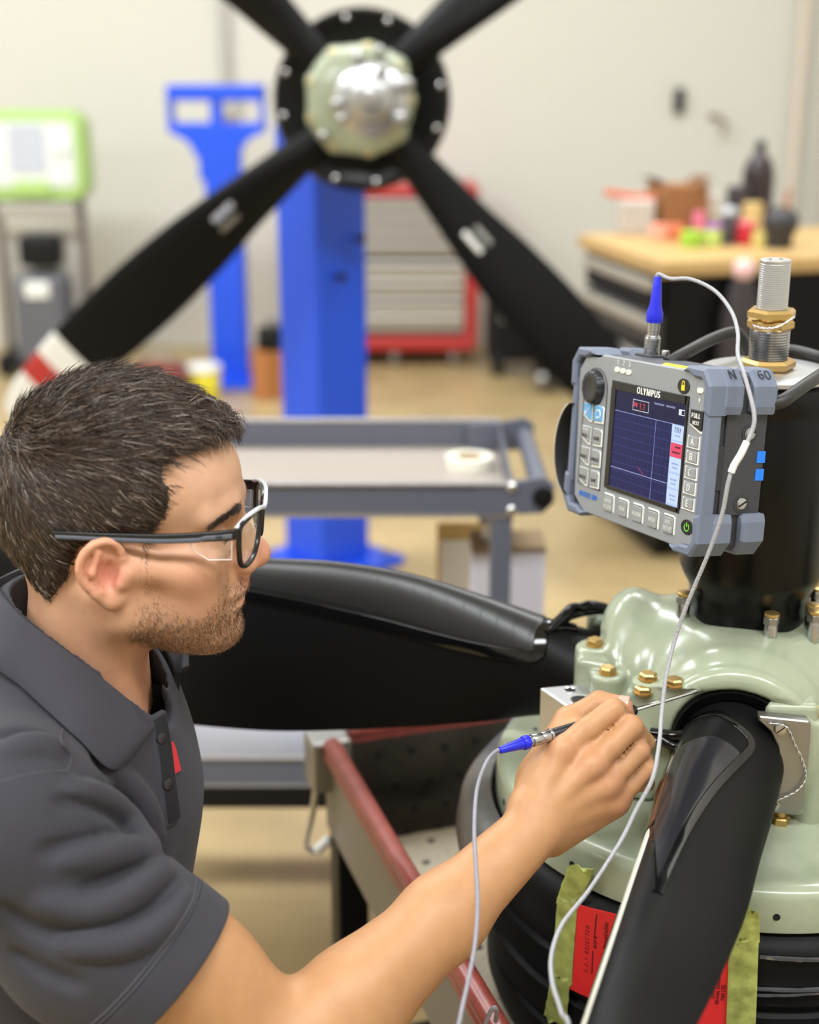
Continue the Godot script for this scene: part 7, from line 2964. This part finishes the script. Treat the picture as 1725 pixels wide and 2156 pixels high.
func collar(t: Node3D, sh: Node3D, L: Array) -> void:
	var rib := smat("collar_rib", c8(51, 50, 59), 0.85)
	rib.rim_enabled = true
	rib.rim = 0.3
	rib.rim_tint = 0.5
	var im := Image.create(256, 8, false, Image.FORMAT_L8)
	for x in 256:
		var v := 0.5 + 0.5 * sin(TAU * x / 4.0)
		for y in 8:
			im.set_pixel(x, y, Color(v, v, v))
	rib.heightmap_enabled = true
	rib.heightmap_texture = ImageTexture.create_from_image(im)
	rib.heightmap_scale = 0.05
	rib.uv1_scale = Vector3(1, 1, 1)
	# near half from the nape to the point of the collar: fold line, then free edge
	var fold := [Vector3(-0.366, 1.056, -1.165), onz(14, 1262, -1.128), onz(50, 1300, -1.105), onz(112, 1350, -1.094), onz(180, 1402, -1.092), onz(245, 1454, -1.098), onz(296, 1500, -1.115), onz(318, 1522, -1.13)]
	var free := [Vector3(-0.402, 1.005, -1.165), onz(-40, 1360, -1.10), onz(-10, 1402, -1.06), onz(45, 1445, -1.045), onz(105, 1500, -1.036), onz(165, 1555, -1.036), onz(243, 1619, -1.062), onz(320, 1538, -1.122)]
	var fpx := [[45, 1445], [105, 1500], [165, 1555], [243, 1619]]
	for i in 4:
		var h := hit(L, fpx[i][0], fpx[i][1], 0.75)
		free[3 + i] = h + (EYE - h).normalized() * 0.004
	for s in [1.0, -1.0]:
		var f := []
		var e := []
		for i in fold.size():
			var p: Vector3 = fold[i]
			var q: Vector3 = free[i]
			if s < 0:
				p.z = -2.33 - p.z
				q.z = -2.33 - q.z
				if i > 3:
					p += Vector3(0.010, 0.012, 0.0) * (i - 3) / 4.0
					q += Vector3(0.018, 0.030, 0.02) * (i - 3) / 4.0
			f.push_back(p)
			e.push_back(q)
		var fs := spline(f, 8)
		var es := spline(e, 8)
		var rings := []
		var cen := HO + Vector3(-0.055, -0.13, 0)
		for i in fs.size():
			var mid := (fs[i] + es[i]) * 0.5
			var out := (mid - cen)
			out.y = absf(out.y) * 0.6 + 0.03
			out = out.normalized()
			var inn := (cen - fs[i])
			inn.y = 0
			inn = inn.normalized()
			var ring := PackedVector3Array()
			# inside stand, roll, outer leaf, free edge, back underneath
			ring.push_back(fs[i] + Vector3(0, -0.030, 0) + inn * 0.002)
			ring.push_back(fs[i] + Vector3(0, -0.010, 0) + inn * 0.0015)
			ring.push_back(fs[i] + Vector3(0, 0.0012, 0))
			ring.push_back(fs[i] + Vector3(0, 0.0016, 0) - inn * 0.003)
			for k in 5:
				var u := (k + 1) / 6.0
				ring.push_back(fs[i].lerp(es[i], u) + out * (0.0085 * sin(PI * u) + 0.003))
			ring.push_back(es[i] + out * 0.0025)
			ring.push_back(es[i] - out * 0.0005)
			for k in range(4, -1, -1):
				var u := (k + 1) / 6.0
				ring.push_back(fs[i].lerp(es[i], u) + out * (0.0085 * sin(PI * u) - 0.0006))
			ring.push_back(fs[i] + Vector3(0, -0.006, 0) - inn * 0.002)
			ring.push_back(fs[i] + Vector3(0, -0.030, 0) - inn * 0.0005)
			rings.push_back(ring)
		var a := MB.new()
		a.grid(rings)
		for i in a.uv.size():
			a.uv[i] = Vector2(a.uv[i].x * 1.6, a.uv[i].y * 0.3)
		part(sh, "collar", a, rib)
	# far half of the collar stand with its buttonhole
	var stand := []
	for q in [[306, 1440], [322, 1440], [340, 1444], [358, 1449], [369, 1456]]:
		var u0 := onz(q[0], q[1], -1.185)
		var u1 := onz(q[0] - 3.0, 1519.0 if q[0] < 350 else (1508.0 if q[0] < 365 else 1490.0), -1.18)
		var o := Vector3(0.25, 0, 0.97) * 0.0016
		stand.push_back(PackedVector3Array([u0 + o - Vector3(0, 0.001, 0), u0, u0 - o - Vector3(0, 0.001, 0), u1 - o, u1, u1 + o, u0.lerp(u1, 0.5) + o * 1.6]))
	var sa := MB.new()
	sa.grid(stand)
	part(sh, "collar_stand", sa, smat("stand_and_shade_black", c8(20, 19, 23), 0.9))
	sa = MB.new()
	sa.rbox(Vector3(0.0035, 0.0016, 0.001), 0.0004, Transform3D(Basis(Vector3.BACK, -0.4), onz(326, 1475, -1.181)))
	part(sh, "buttonhole", sa, M["stitch_grey"])
	# placket with buttons and the emblem on the far chest
	var a := MB.new()
	var rings := []
	var path := [[326, 1508], [333, 1545], [340, 1590], [346, 1640], [353, 1690], [359, 1735]]
	var pts := []
	for p in path:
		pts.push_back(hit(L, p[0] - 2, p[1], 0.75, 1.6))
	var sp := spline(pts, 6)
	for i in sp.size():
		var out := Vector3(0.75, 0.1, 0.65).normalized()
		var w := Vector3(0.55, 0.0, -0.83) * 0.014
		rings.push_back(PackedVector3Array([sp[i] - w - out * 0.004, sp[i] - w * 0.95 + out * 0.002, sp[i] + out * 0.0032, sp[i] + w * 0.95 + out * 0.002, sp[i] + w - out * 0.004]))
	a.grid(rings)
	part(sh, "placket", a, M["polo_cloth"])
	a = MB.new()
	rings = []
	for i in range(1, sp.size() - 1):
		var out := Vector3(0.75, 0.1, 0.65).normalized()
		var w := Vector3(0.55, 0.0, -0.83) * 0.0075
		var o := sp[i] + Vector3(0.55, 0.0, -0.83) * 0.004
		rings.push_back(PackedVector3Array([o - w, o - w + out * 0.0036, o + out * 0.0042, o + w + out * 0.0036, o + w]))
	a.grid(rings)
	part(sh, "placket_shade", a, smat("stand_and_shade_black", c8(20, 19, 23), 0.9))  # near-black strip paints the shade inside the placket opening
	for k in 2:
		var c: Vector3 = sp[[7, 19][k]]
		a = MB.new()
		a.cyl(0.0052, 0.005, 0.0, 0.002, 18, Transform3D(MB.yto(Vector3(0.75, 0.1, 0.65)), c + Vector3(0.75, 0.1, 0.65) * 0.0045), 0.0006)
		part(sh, "button", a, smat("button_dark", c8(44, 43, 48), 0.3))
	for q in [["emblem_patch", "red_thread", c8(196, 40, 48), [[352, 1568], [358, 1585], [363, 1605], [368, 1628]], 0.007], ["emblem_patch", "blue_thread", c8(120, 150, 206), [[350, 1624], [355, 1640], [361, 1656]], 0.005]]:
		a = MB.new()
		var ring2 := []
		for p in q[3]:
			var h := hit(L, p[0], p[1], 0.75, 1.6)
			var w := Vector3(0.5, 0.0, -0.85) * (q[4] as float)
			ring2.push_back(PackedVector3Array([h - w, h - w + Vector3(0.0015, 0.0005, 0.0012), h + w + Vector3(0.0015, 0.0005, 0.0012), h + w]))
		a.grid(ring2)
		part(sh, "emblem_patch", a, smat(q[1], q[2], 0.7))

func lower_half(t: Node3D) -> void:
	var L := [ell(Vector3(-0.43, 0.52, -1.165), Vector3(0.14, 0.10, 0.17), 0.04)]
	for s in [-1.0, 1.0]:
		var z: float = -1.165 + 0.09 * s
		L.push_back(cap(Vector3(-0.43, 0.52, z), Vector3(-0.20, 0.50, z + 0.02 * s), 0.085, 0.062, 0.04))
		L.push_back(cap(Vector3(-0.20, 0.50, z + 0.02 * s), Vector3(-0.20, 0.09, z + 0.02 * s), 0.060, 0.050, 0.02))
	var net := Nets.new()
	var a := net.run(L, Vector3(-0.62, 0.03, -1.45), Vector3(0.00, 0.66, -0.88), 0.012)
	wpart(t, "trousers", a, smat("trouser_navy", c8(36, 38, 48), 0.85))
	for s in [-1.0, 1.0]:
		var z: float = -1.165 + 0.11 * s
		var S := [cap(Vector3(-0.21, 0.045, z), Vector3(-0.04, 0.035, z), 0.043, 0.036, 0.02), cap(Vector3(-0.20, 0.04, z), Vector3(-0.20, 0.11, z), 0.045, 0.045, 0.02), boxp(Vector3(0, -0.05, z), Vector3(0.3, 0.05, 0.1), 0.002, 0.004, Basis(), true)]
		net = Nets.new()
		a = net.run(S, Vector3(-0.30, -0.02, z - 0.08), Vector3(0.05, 0.19, z + 0.08), 0.008)
		wpart(t, "shoe", a, M["black_plastic"])
	var st := thing("work_stool", "round black stool the man sits on", "stool", Vector3(-0.46, 0, -1.165))
	a = MB.new()
	a.cyl(0.17, 0.175, 0.37, 0.425, 40, Transform3D(), 0.02)
	part(st, "seat", a, M["black_plastic"])
	a = MB.new()
	a.cyl(0.025, 0.025, 0.06, 0.37, 20)
	part(st, "post", a, M["chrome"])
	for i in 5:
		var g := TAU * i / 5 + 0.5
		a = MB.new()
		a.rod(Vector3(0, 0.08, 0), Vector3(cos(g) * 0.24, 0.06, sin(g) * 0.24), 0.018, 0.014, 12, 0.003)
		a.cyl(0.028, 0.028, -0.012, 0.012, 16, Transform3D(Basis(Vector3.UP, -g) * Basis(Vector3.RIGHT, PI / 2), Vector3(cos(g) * 0.23, 0.028, sin(g) * 0.23)), 0.004)
		part(st, "leg", a, M["black_plastic"])

# ---------------------------------------------------------------- cables and the probe
func cables_and_probe() -> void:
	# probe held in the hand
	var p0 := at(1052, 1580, 1.239)
	var p1 := at(1505, 1444, 1.366)
	var ax := (p1 - p0).normalized()
	var ln := p0.distance_to(p1)
	var on := func(px: float) -> Vector3: return p0 + ax * ln * _along(p0, p1, px)
	var t := thing("pencil_probe", "slim eddy current pencil probe with a blue tail, held in the man's right hand", "probe", p0)
	var a := MB.new()
	var tail: Vector3 = on.call(1112.0)
	a.rod(p0, tail, 0.0032, 0.0058, 18, 0.001)
	a.rod(tail - ax * 0.006, tail + ax * 0.001, 0.0064, 0.0064, 18, 0.001)
	wpart(t, "strain_relief", a, smat("lemo_blue", c8(26, 34, 196), 0.35))
	a = MB.new()
	var c1: Vector3 = on.call(1162.0)
	a.rod(tail, tail + ax * 0.004, 0.0048, 0.0048, 20, 0.0005)
	a.rod(tail + ax * 0.004, tail.lerp(c1, 0.55), 0.0060, 0.0060, 20, 0.001)
	a.rod(tail.lerp(c1, 0.55), tail.lerp(c1, 0.9), 0.0054, 0.0054, 20, 0.0008)
	a.rod(tail.lerp(c1, 0.9), c1, 0.0062, 0.0062, 20, 0.0008)
	wpart(t, "connector", a, M["steel"])
	a = MB.new()
	var c2: Vector3 = on.call(1322.0)
	a.rod(c1, c2, 0.0052, 0.0056, 20, 0.001)
	a.rod(c2, on.call(1337.0), 0.0068, 0.0050, 20, 0.001)
	wpart(t, "grip", a, smat("grip_black", c8(20, 20, 22), 0.4))
	a = MB.new()
	a.rod(on.call(1336.0), p1, 0.0021, 0.0017, 14, 0.0005)
	wpart(t, "shaft", a, M["chrome"])
	a = MB.new()
	a.rod(p1 - ax * 0.002, p1 + ax * 0.006, 0.0019, 0.0009, 12, 0.0003)
	wpart(t, "sensor_tip", a, M["dull_steel"])
	# probe lead down to the right of the forearm
	var lead := smat("cable_grey", c8(150, 148, 158), 0.5)
	lead.albedo_texture = tex["soft"]
	tri(lead, 60.0)
	a = MB.new()
	a.tube(spline([p0 + ax * 0.004, p0 - ax * 0.004, at(1024, 1606, 1.215), at(1005, 1660, 1.205), at(999, 1740, 1.175), at(1002, 1820, 1.14), at(1006, 1900, 1.11), at(1000, 1990, 1.09), at(985, 2070, 1.075), at(968, 2150, 1.06), at(958, 2230, 1.05), Vector3(0.03, 0.60, -0.86), Vector3(0.05, 0.54, -0.84), Vector3(0.075, 0.52, -0.83)], 8), 0.0018, 10)
	solo("probe_lead", a, lead, "thin grey lead from the blue tail of the probe, hanging down across the man's forearm", "cable")
	# braided lead from the detector
	var base := det_xf * Vector3(-0.057, 0.081, -0.050)
	var upv := Vector3(0.03, 1.0, 0.0).normalized()
	var q := thing("detector_plug", "silver plug with a tall blue sleeve standing in the top of the detector", "plug", base)
	a = MB.new()
	var prof := PackedVector2Array([Vector2(0, 0)])
	for i in 5:
		prof.push_back(Vector2(0.0078, 0.001 + i * 0.0036))
		prof.push_back(Vector2(0.0078, 0.0034 + i * 0.0036))
		prof.push_back(Vector2(0.0070, 0.0038 + i * 0.0036))
		prof.push_back(Vector2(0.0070, 0.0044 + i * 0.0036))
	for v in [Vector2(0.0070, 0.0195), Vector2(0.0056, 0.020), Vector2(0.0056, 0.024), Vector2(0.0062, 0.0245), Vector2(0.0062, 0.034), Vector2(0, 0.034)]:
		prof.push_back(v)
	a.lathe(prof, 28, Transform3D(MB.yto(upv), Vector3.ZERO))
	part(q, "body", a, M["steel"])
	a = MB.new()
	a.lathe(PackedVector2Array([Vector2(0, 0.033), Vector2(0.0078, 0.033), Vector2(0.0082, 0.035), Vector2(0.0082, 0.041), Vector2(0.0066, 0.047), Vector2(0.0058, 0.050), Vector2(0.0036, 0.077), Vector2(0.003, 0.078), Vector2(0, 0.078)]), 24, Transform3D(MB.yto(upv), Vector3.ZERO))
	part(q, "sleeve", a, M["lemo_blue"])
	var e := base + upv * 0.077
	var pts := spline([e - upv * 0.004, e + upv * 0.003, at(1412, 587, 1.36), at(1455, 588, 1.345), at(1505, 612, 1.325), at(1540, 655, 1.30), at(1554, 700, 1.27), at(1554, 745, 1.235), at(1565, 780, 1.215), at(1582, 840, 1.20), at(1589, 880, 1.195), at(1583, 910, 1.195), at(1565, 948, 1.195), at(1548, 975, 1.197), at(1534, 1015, 1.20), at(1520, 1085, 1.21), at(1490, 1170, 1.225), at(1450, 1265, 1.24), at(1422, 1345, 1.25), at(1402, 1430, 1.245), at(1394, 1500, 1.235), at(1388, 1570, 1.21), at(1374, 1640, 1.19), at(1340, 1705, 1.19), at(1305, 1775, 1.185), at(1240, 1875, 1.16), at(1185, 1945, 1.13), at(1162, 2010, 1.10), at(1164, 2070, 1.07), at(1182, 2130, 1.05), at(1200, 2220, 1.02), Vector3(0.112, 0.60, -0.83), Vector3(0.095, 0.54, -0.83), Vector3(0.075, 0.52, -0.83)], 12)
	var cab := thing("braided_lead", "long braided grey lead arching from the blue plug down past the front blade", "cable", e)
	a = MB.new()
	a.tube(pts, 0.0016, 8)
	wpart(cab, "core", a, lead)
	a = MB.new()
	for k in 3:
		var w2 := PackedVector3Array()
		var x := Vector3.ZERO
		var acc := 0.0
		for i in range(0, pts.size() - 1):
			for h in 5:
				var c := pts[i].lerp(pts[i + 1], h / 5.0)
				var d := (pts[i + 1] - pts[i]).normalized()
				x = MB.yto(d).x if x == Vector3.ZERO else (x - d * x.dot(d)).normalized()
				acc += pts[i].distance_to(pts[i + 1]) / 5.0
				var g := acc * 1500.0 + TAU * k / 3
				w2.push_back(c + (x * cos(g) + d.cross(x) * sin(g)) * 0.00115)
		a.tube(w2, 0.0009, 5)
	wpart(cab, "braid", a, smat("braid_silver", c8(160, 160, 164), 0.4))
	a = MB.new()
	a.tube(spline([at(1573, 930, 1.195), at(1560, 957, 1.195), at(1547, 978, 1.197), at(1540, 995, 1.198)], 5), 0.0031, 12)
	wpart(cab, "splice_sleeve", a, smat("sleeve_white", c8(222, 220, 218), 0.4))
	# loop of lead over the red edge at the bottom
	a = MB.new()
	a.tube(spline([at(1018, 2175, 1.30), at(1028, 2140, 1.29), at(1040, 2122, 1.285), at(1046, 2128, 1.29), at(1044, 2150, 1.31)], 6), 0.0022, 10)
	solo("lead_loop", a, lead, "short grey loop of lead lying over the red edge of the tray", "cable")

func _along(a: Vector3, b: Vector3, px: float) -> float:
	var lo := 0.0
	var hi := 1.0
	var bs := Basis(Vector3.RIGHT, deg_to_rad(-PITCH)).inverse()
	for i in 24:
		var m := (lo + hi) * 0.5
		var c := bs * (a.lerp(b, m) - EYE)
		if 862.5 + FPX * c.x / -c.z < px:
			lo = m
		else:
			hi = m
	return (lo + hi) * 0.5

# ---------------------------------------------------------------- safety glasses
func glasses() -> void:
	var t := thing("safety_glasses", "black framed safety glasses with clear side shields worn by the man", "glasses", hp(95, 20, 0))
	var blk := smat("frame_black", c8(18, 18, 20), 0.25)
	var gry := smat("frame_grey", c8(84, 88, 98), 0.4)
	var lens := StandardMaterial3D.new()
	lens.resource_name = "lens_clear"
	lens.albedo_color = Color(1, 1, 1, 0.06)
	lens.roughness = 0.03
	lens.transparency = BaseMaterial3D.TRANSPARENCY_ALPHA
	for s in [1.0, -1.0]:
		var fx := func(z: float) -> float: return 110.0 - 13.0 * z * z / 4900.0
		var loop := []
		for q in [[66, 30], [50, 33], [30, 33], [14, 29], [10, 20], [12, 8], [18, -2], [30, -9], [48, -10], [60, -5], [65, 8], [67, 20]]:
			loop.push_back(hp(fx.call(float(q[0])) + (float(q[1]) - 10.0) * 0.10, q[1], q[0] * s))
		var a := MB.new()
		var sp := spline(loop, 5, true)
		sp.push_back(sp[0])
		a.tube(sp, 0.0024, 10)
		wpart(t, "rim", a, blk)
		a = MB.new()
		var cen := Vector3.ZERO
		for p in loop:
			cen += p
		cen /= loop.size()
		var rings := []
		for k in 5:
			var ring := PackedVector3Array()
			for p in sp.slice(0, sp.size() - 1):
				var w := cen.lerp(p, maxf(0.02, k / 4.0))
				ring.push_back(w + Vector3(0.0012 * (1.0 - pow(k / 4.0, 2)), 0, 0))
			rings.push_back(ring)
		a.grid(rings, true, false, false)
		wpart(t, "lens", a, lens)
		# brow bar, coloured pale to paint the highlight on the glossy black frame
		a = MB.new()
		a.tube(spline([hp(97, 29, 70 * s), hp(104, 34, 54 * s), hp(111.5, 35, 34 * s), hp(113.5, 31, 16 * s), hp(114, 28, 6 * s), hp(114, 27.5, 0)], 6), 0.0021, 10)
		wpart(t, "brow_bar", a, smat("frame_highlight", c8(190, 192, 198), 0.3))
		# temple
		var line := [hp(96, 25, 71 * s), hp(78, 24.5, 74 * s), hp(40, 24, 77 * s), hp(0, 26, 79 * s), hp(-38, 28, 79 * s), hp(-52, 28, 77 * s)]
		a = MB.new()
		var ts := spline(line, 6)
		rings = []
		for i in ts.size():
			var u := float(i) / (ts.size() - 1)
			var h := lerpf(0.0046, 0.0026, smoothstep(0.0, 0.9, u))
			rings.push_back(_flat_ring(ts[i], h, 0.0019))
		a.grid(rings)
		wpart(t, "temple", a, blk)
		a = MB.new()
		rings = []
		for i in range(1, ts.size() - 2):
			var u := float(i) / (ts.size() - 1)
			var h := lerpf(0.0024, 0.0017, u)
			var y0 := -0.0008 if u < 0.25 else -0.0022
			rings.push_back(_flat_ring(ts[i] + Vector3(0, y0, 0.0009 * s), h, 0.0016))
		a.grid(rings)
		wpart(t, "temple_inlay", a, gry)
		a = MB.new()
		a.rbox(Vector3(0.004, 0.010, 0.006), 0.0012, Transform3D(Basis(), hp(97.5, 25.5, 69.5 * s)))
		wpart(t, "hinge", a, blk)
		# clear side shield under the temple
		a = MB.new()
		var poly := [hp(60, 19, 76 * s), hp(94, 19, 72.5 * s), hp(93, 3, 71 * s), hp(74, 3.5, 73 * s), hp(64, 11, 75 * s)]
		a.face(poly)
		wpart(t, "side_shield", a, lens)
		a = MB.new()
		a.tube(PackedVector3Array([poly[0], poly[4], poly[3], poly[2], poly[1]]), 0.0006, 6)
		wpart(t, "shield_edge", a, smat("shield_edge", c8(214, 204, 196), 0.15))
		# nose pad
		a = MB.new()
		a.ball(hp(98, 8, 11 * s), Vector3(0.003, 0.006, 0.002), 12)
		wpart(t, "nose_pad", a, lens)
	letters(t, "HB", 0.0032, t.transform.affine_inverse() * Transform3D(Basis(), hp(84, 24.4, 76.6)), smat("mark_black", c8(20, 20, 22), 0.4))

func _flat_ring(p: Vector3, h: float, w: float) -> PackedVector3Array:
	var r := PackedVector3Array()
	for i in 10:
		var g := TAU * i / 10
		r.push_back(p + Vector3(0, signf(sin(g)) * pow(absf(sin(g)), 0.6) * h, signf(cos(g)) * pow(absf(cos(g)), 0.6) * w))
	return r
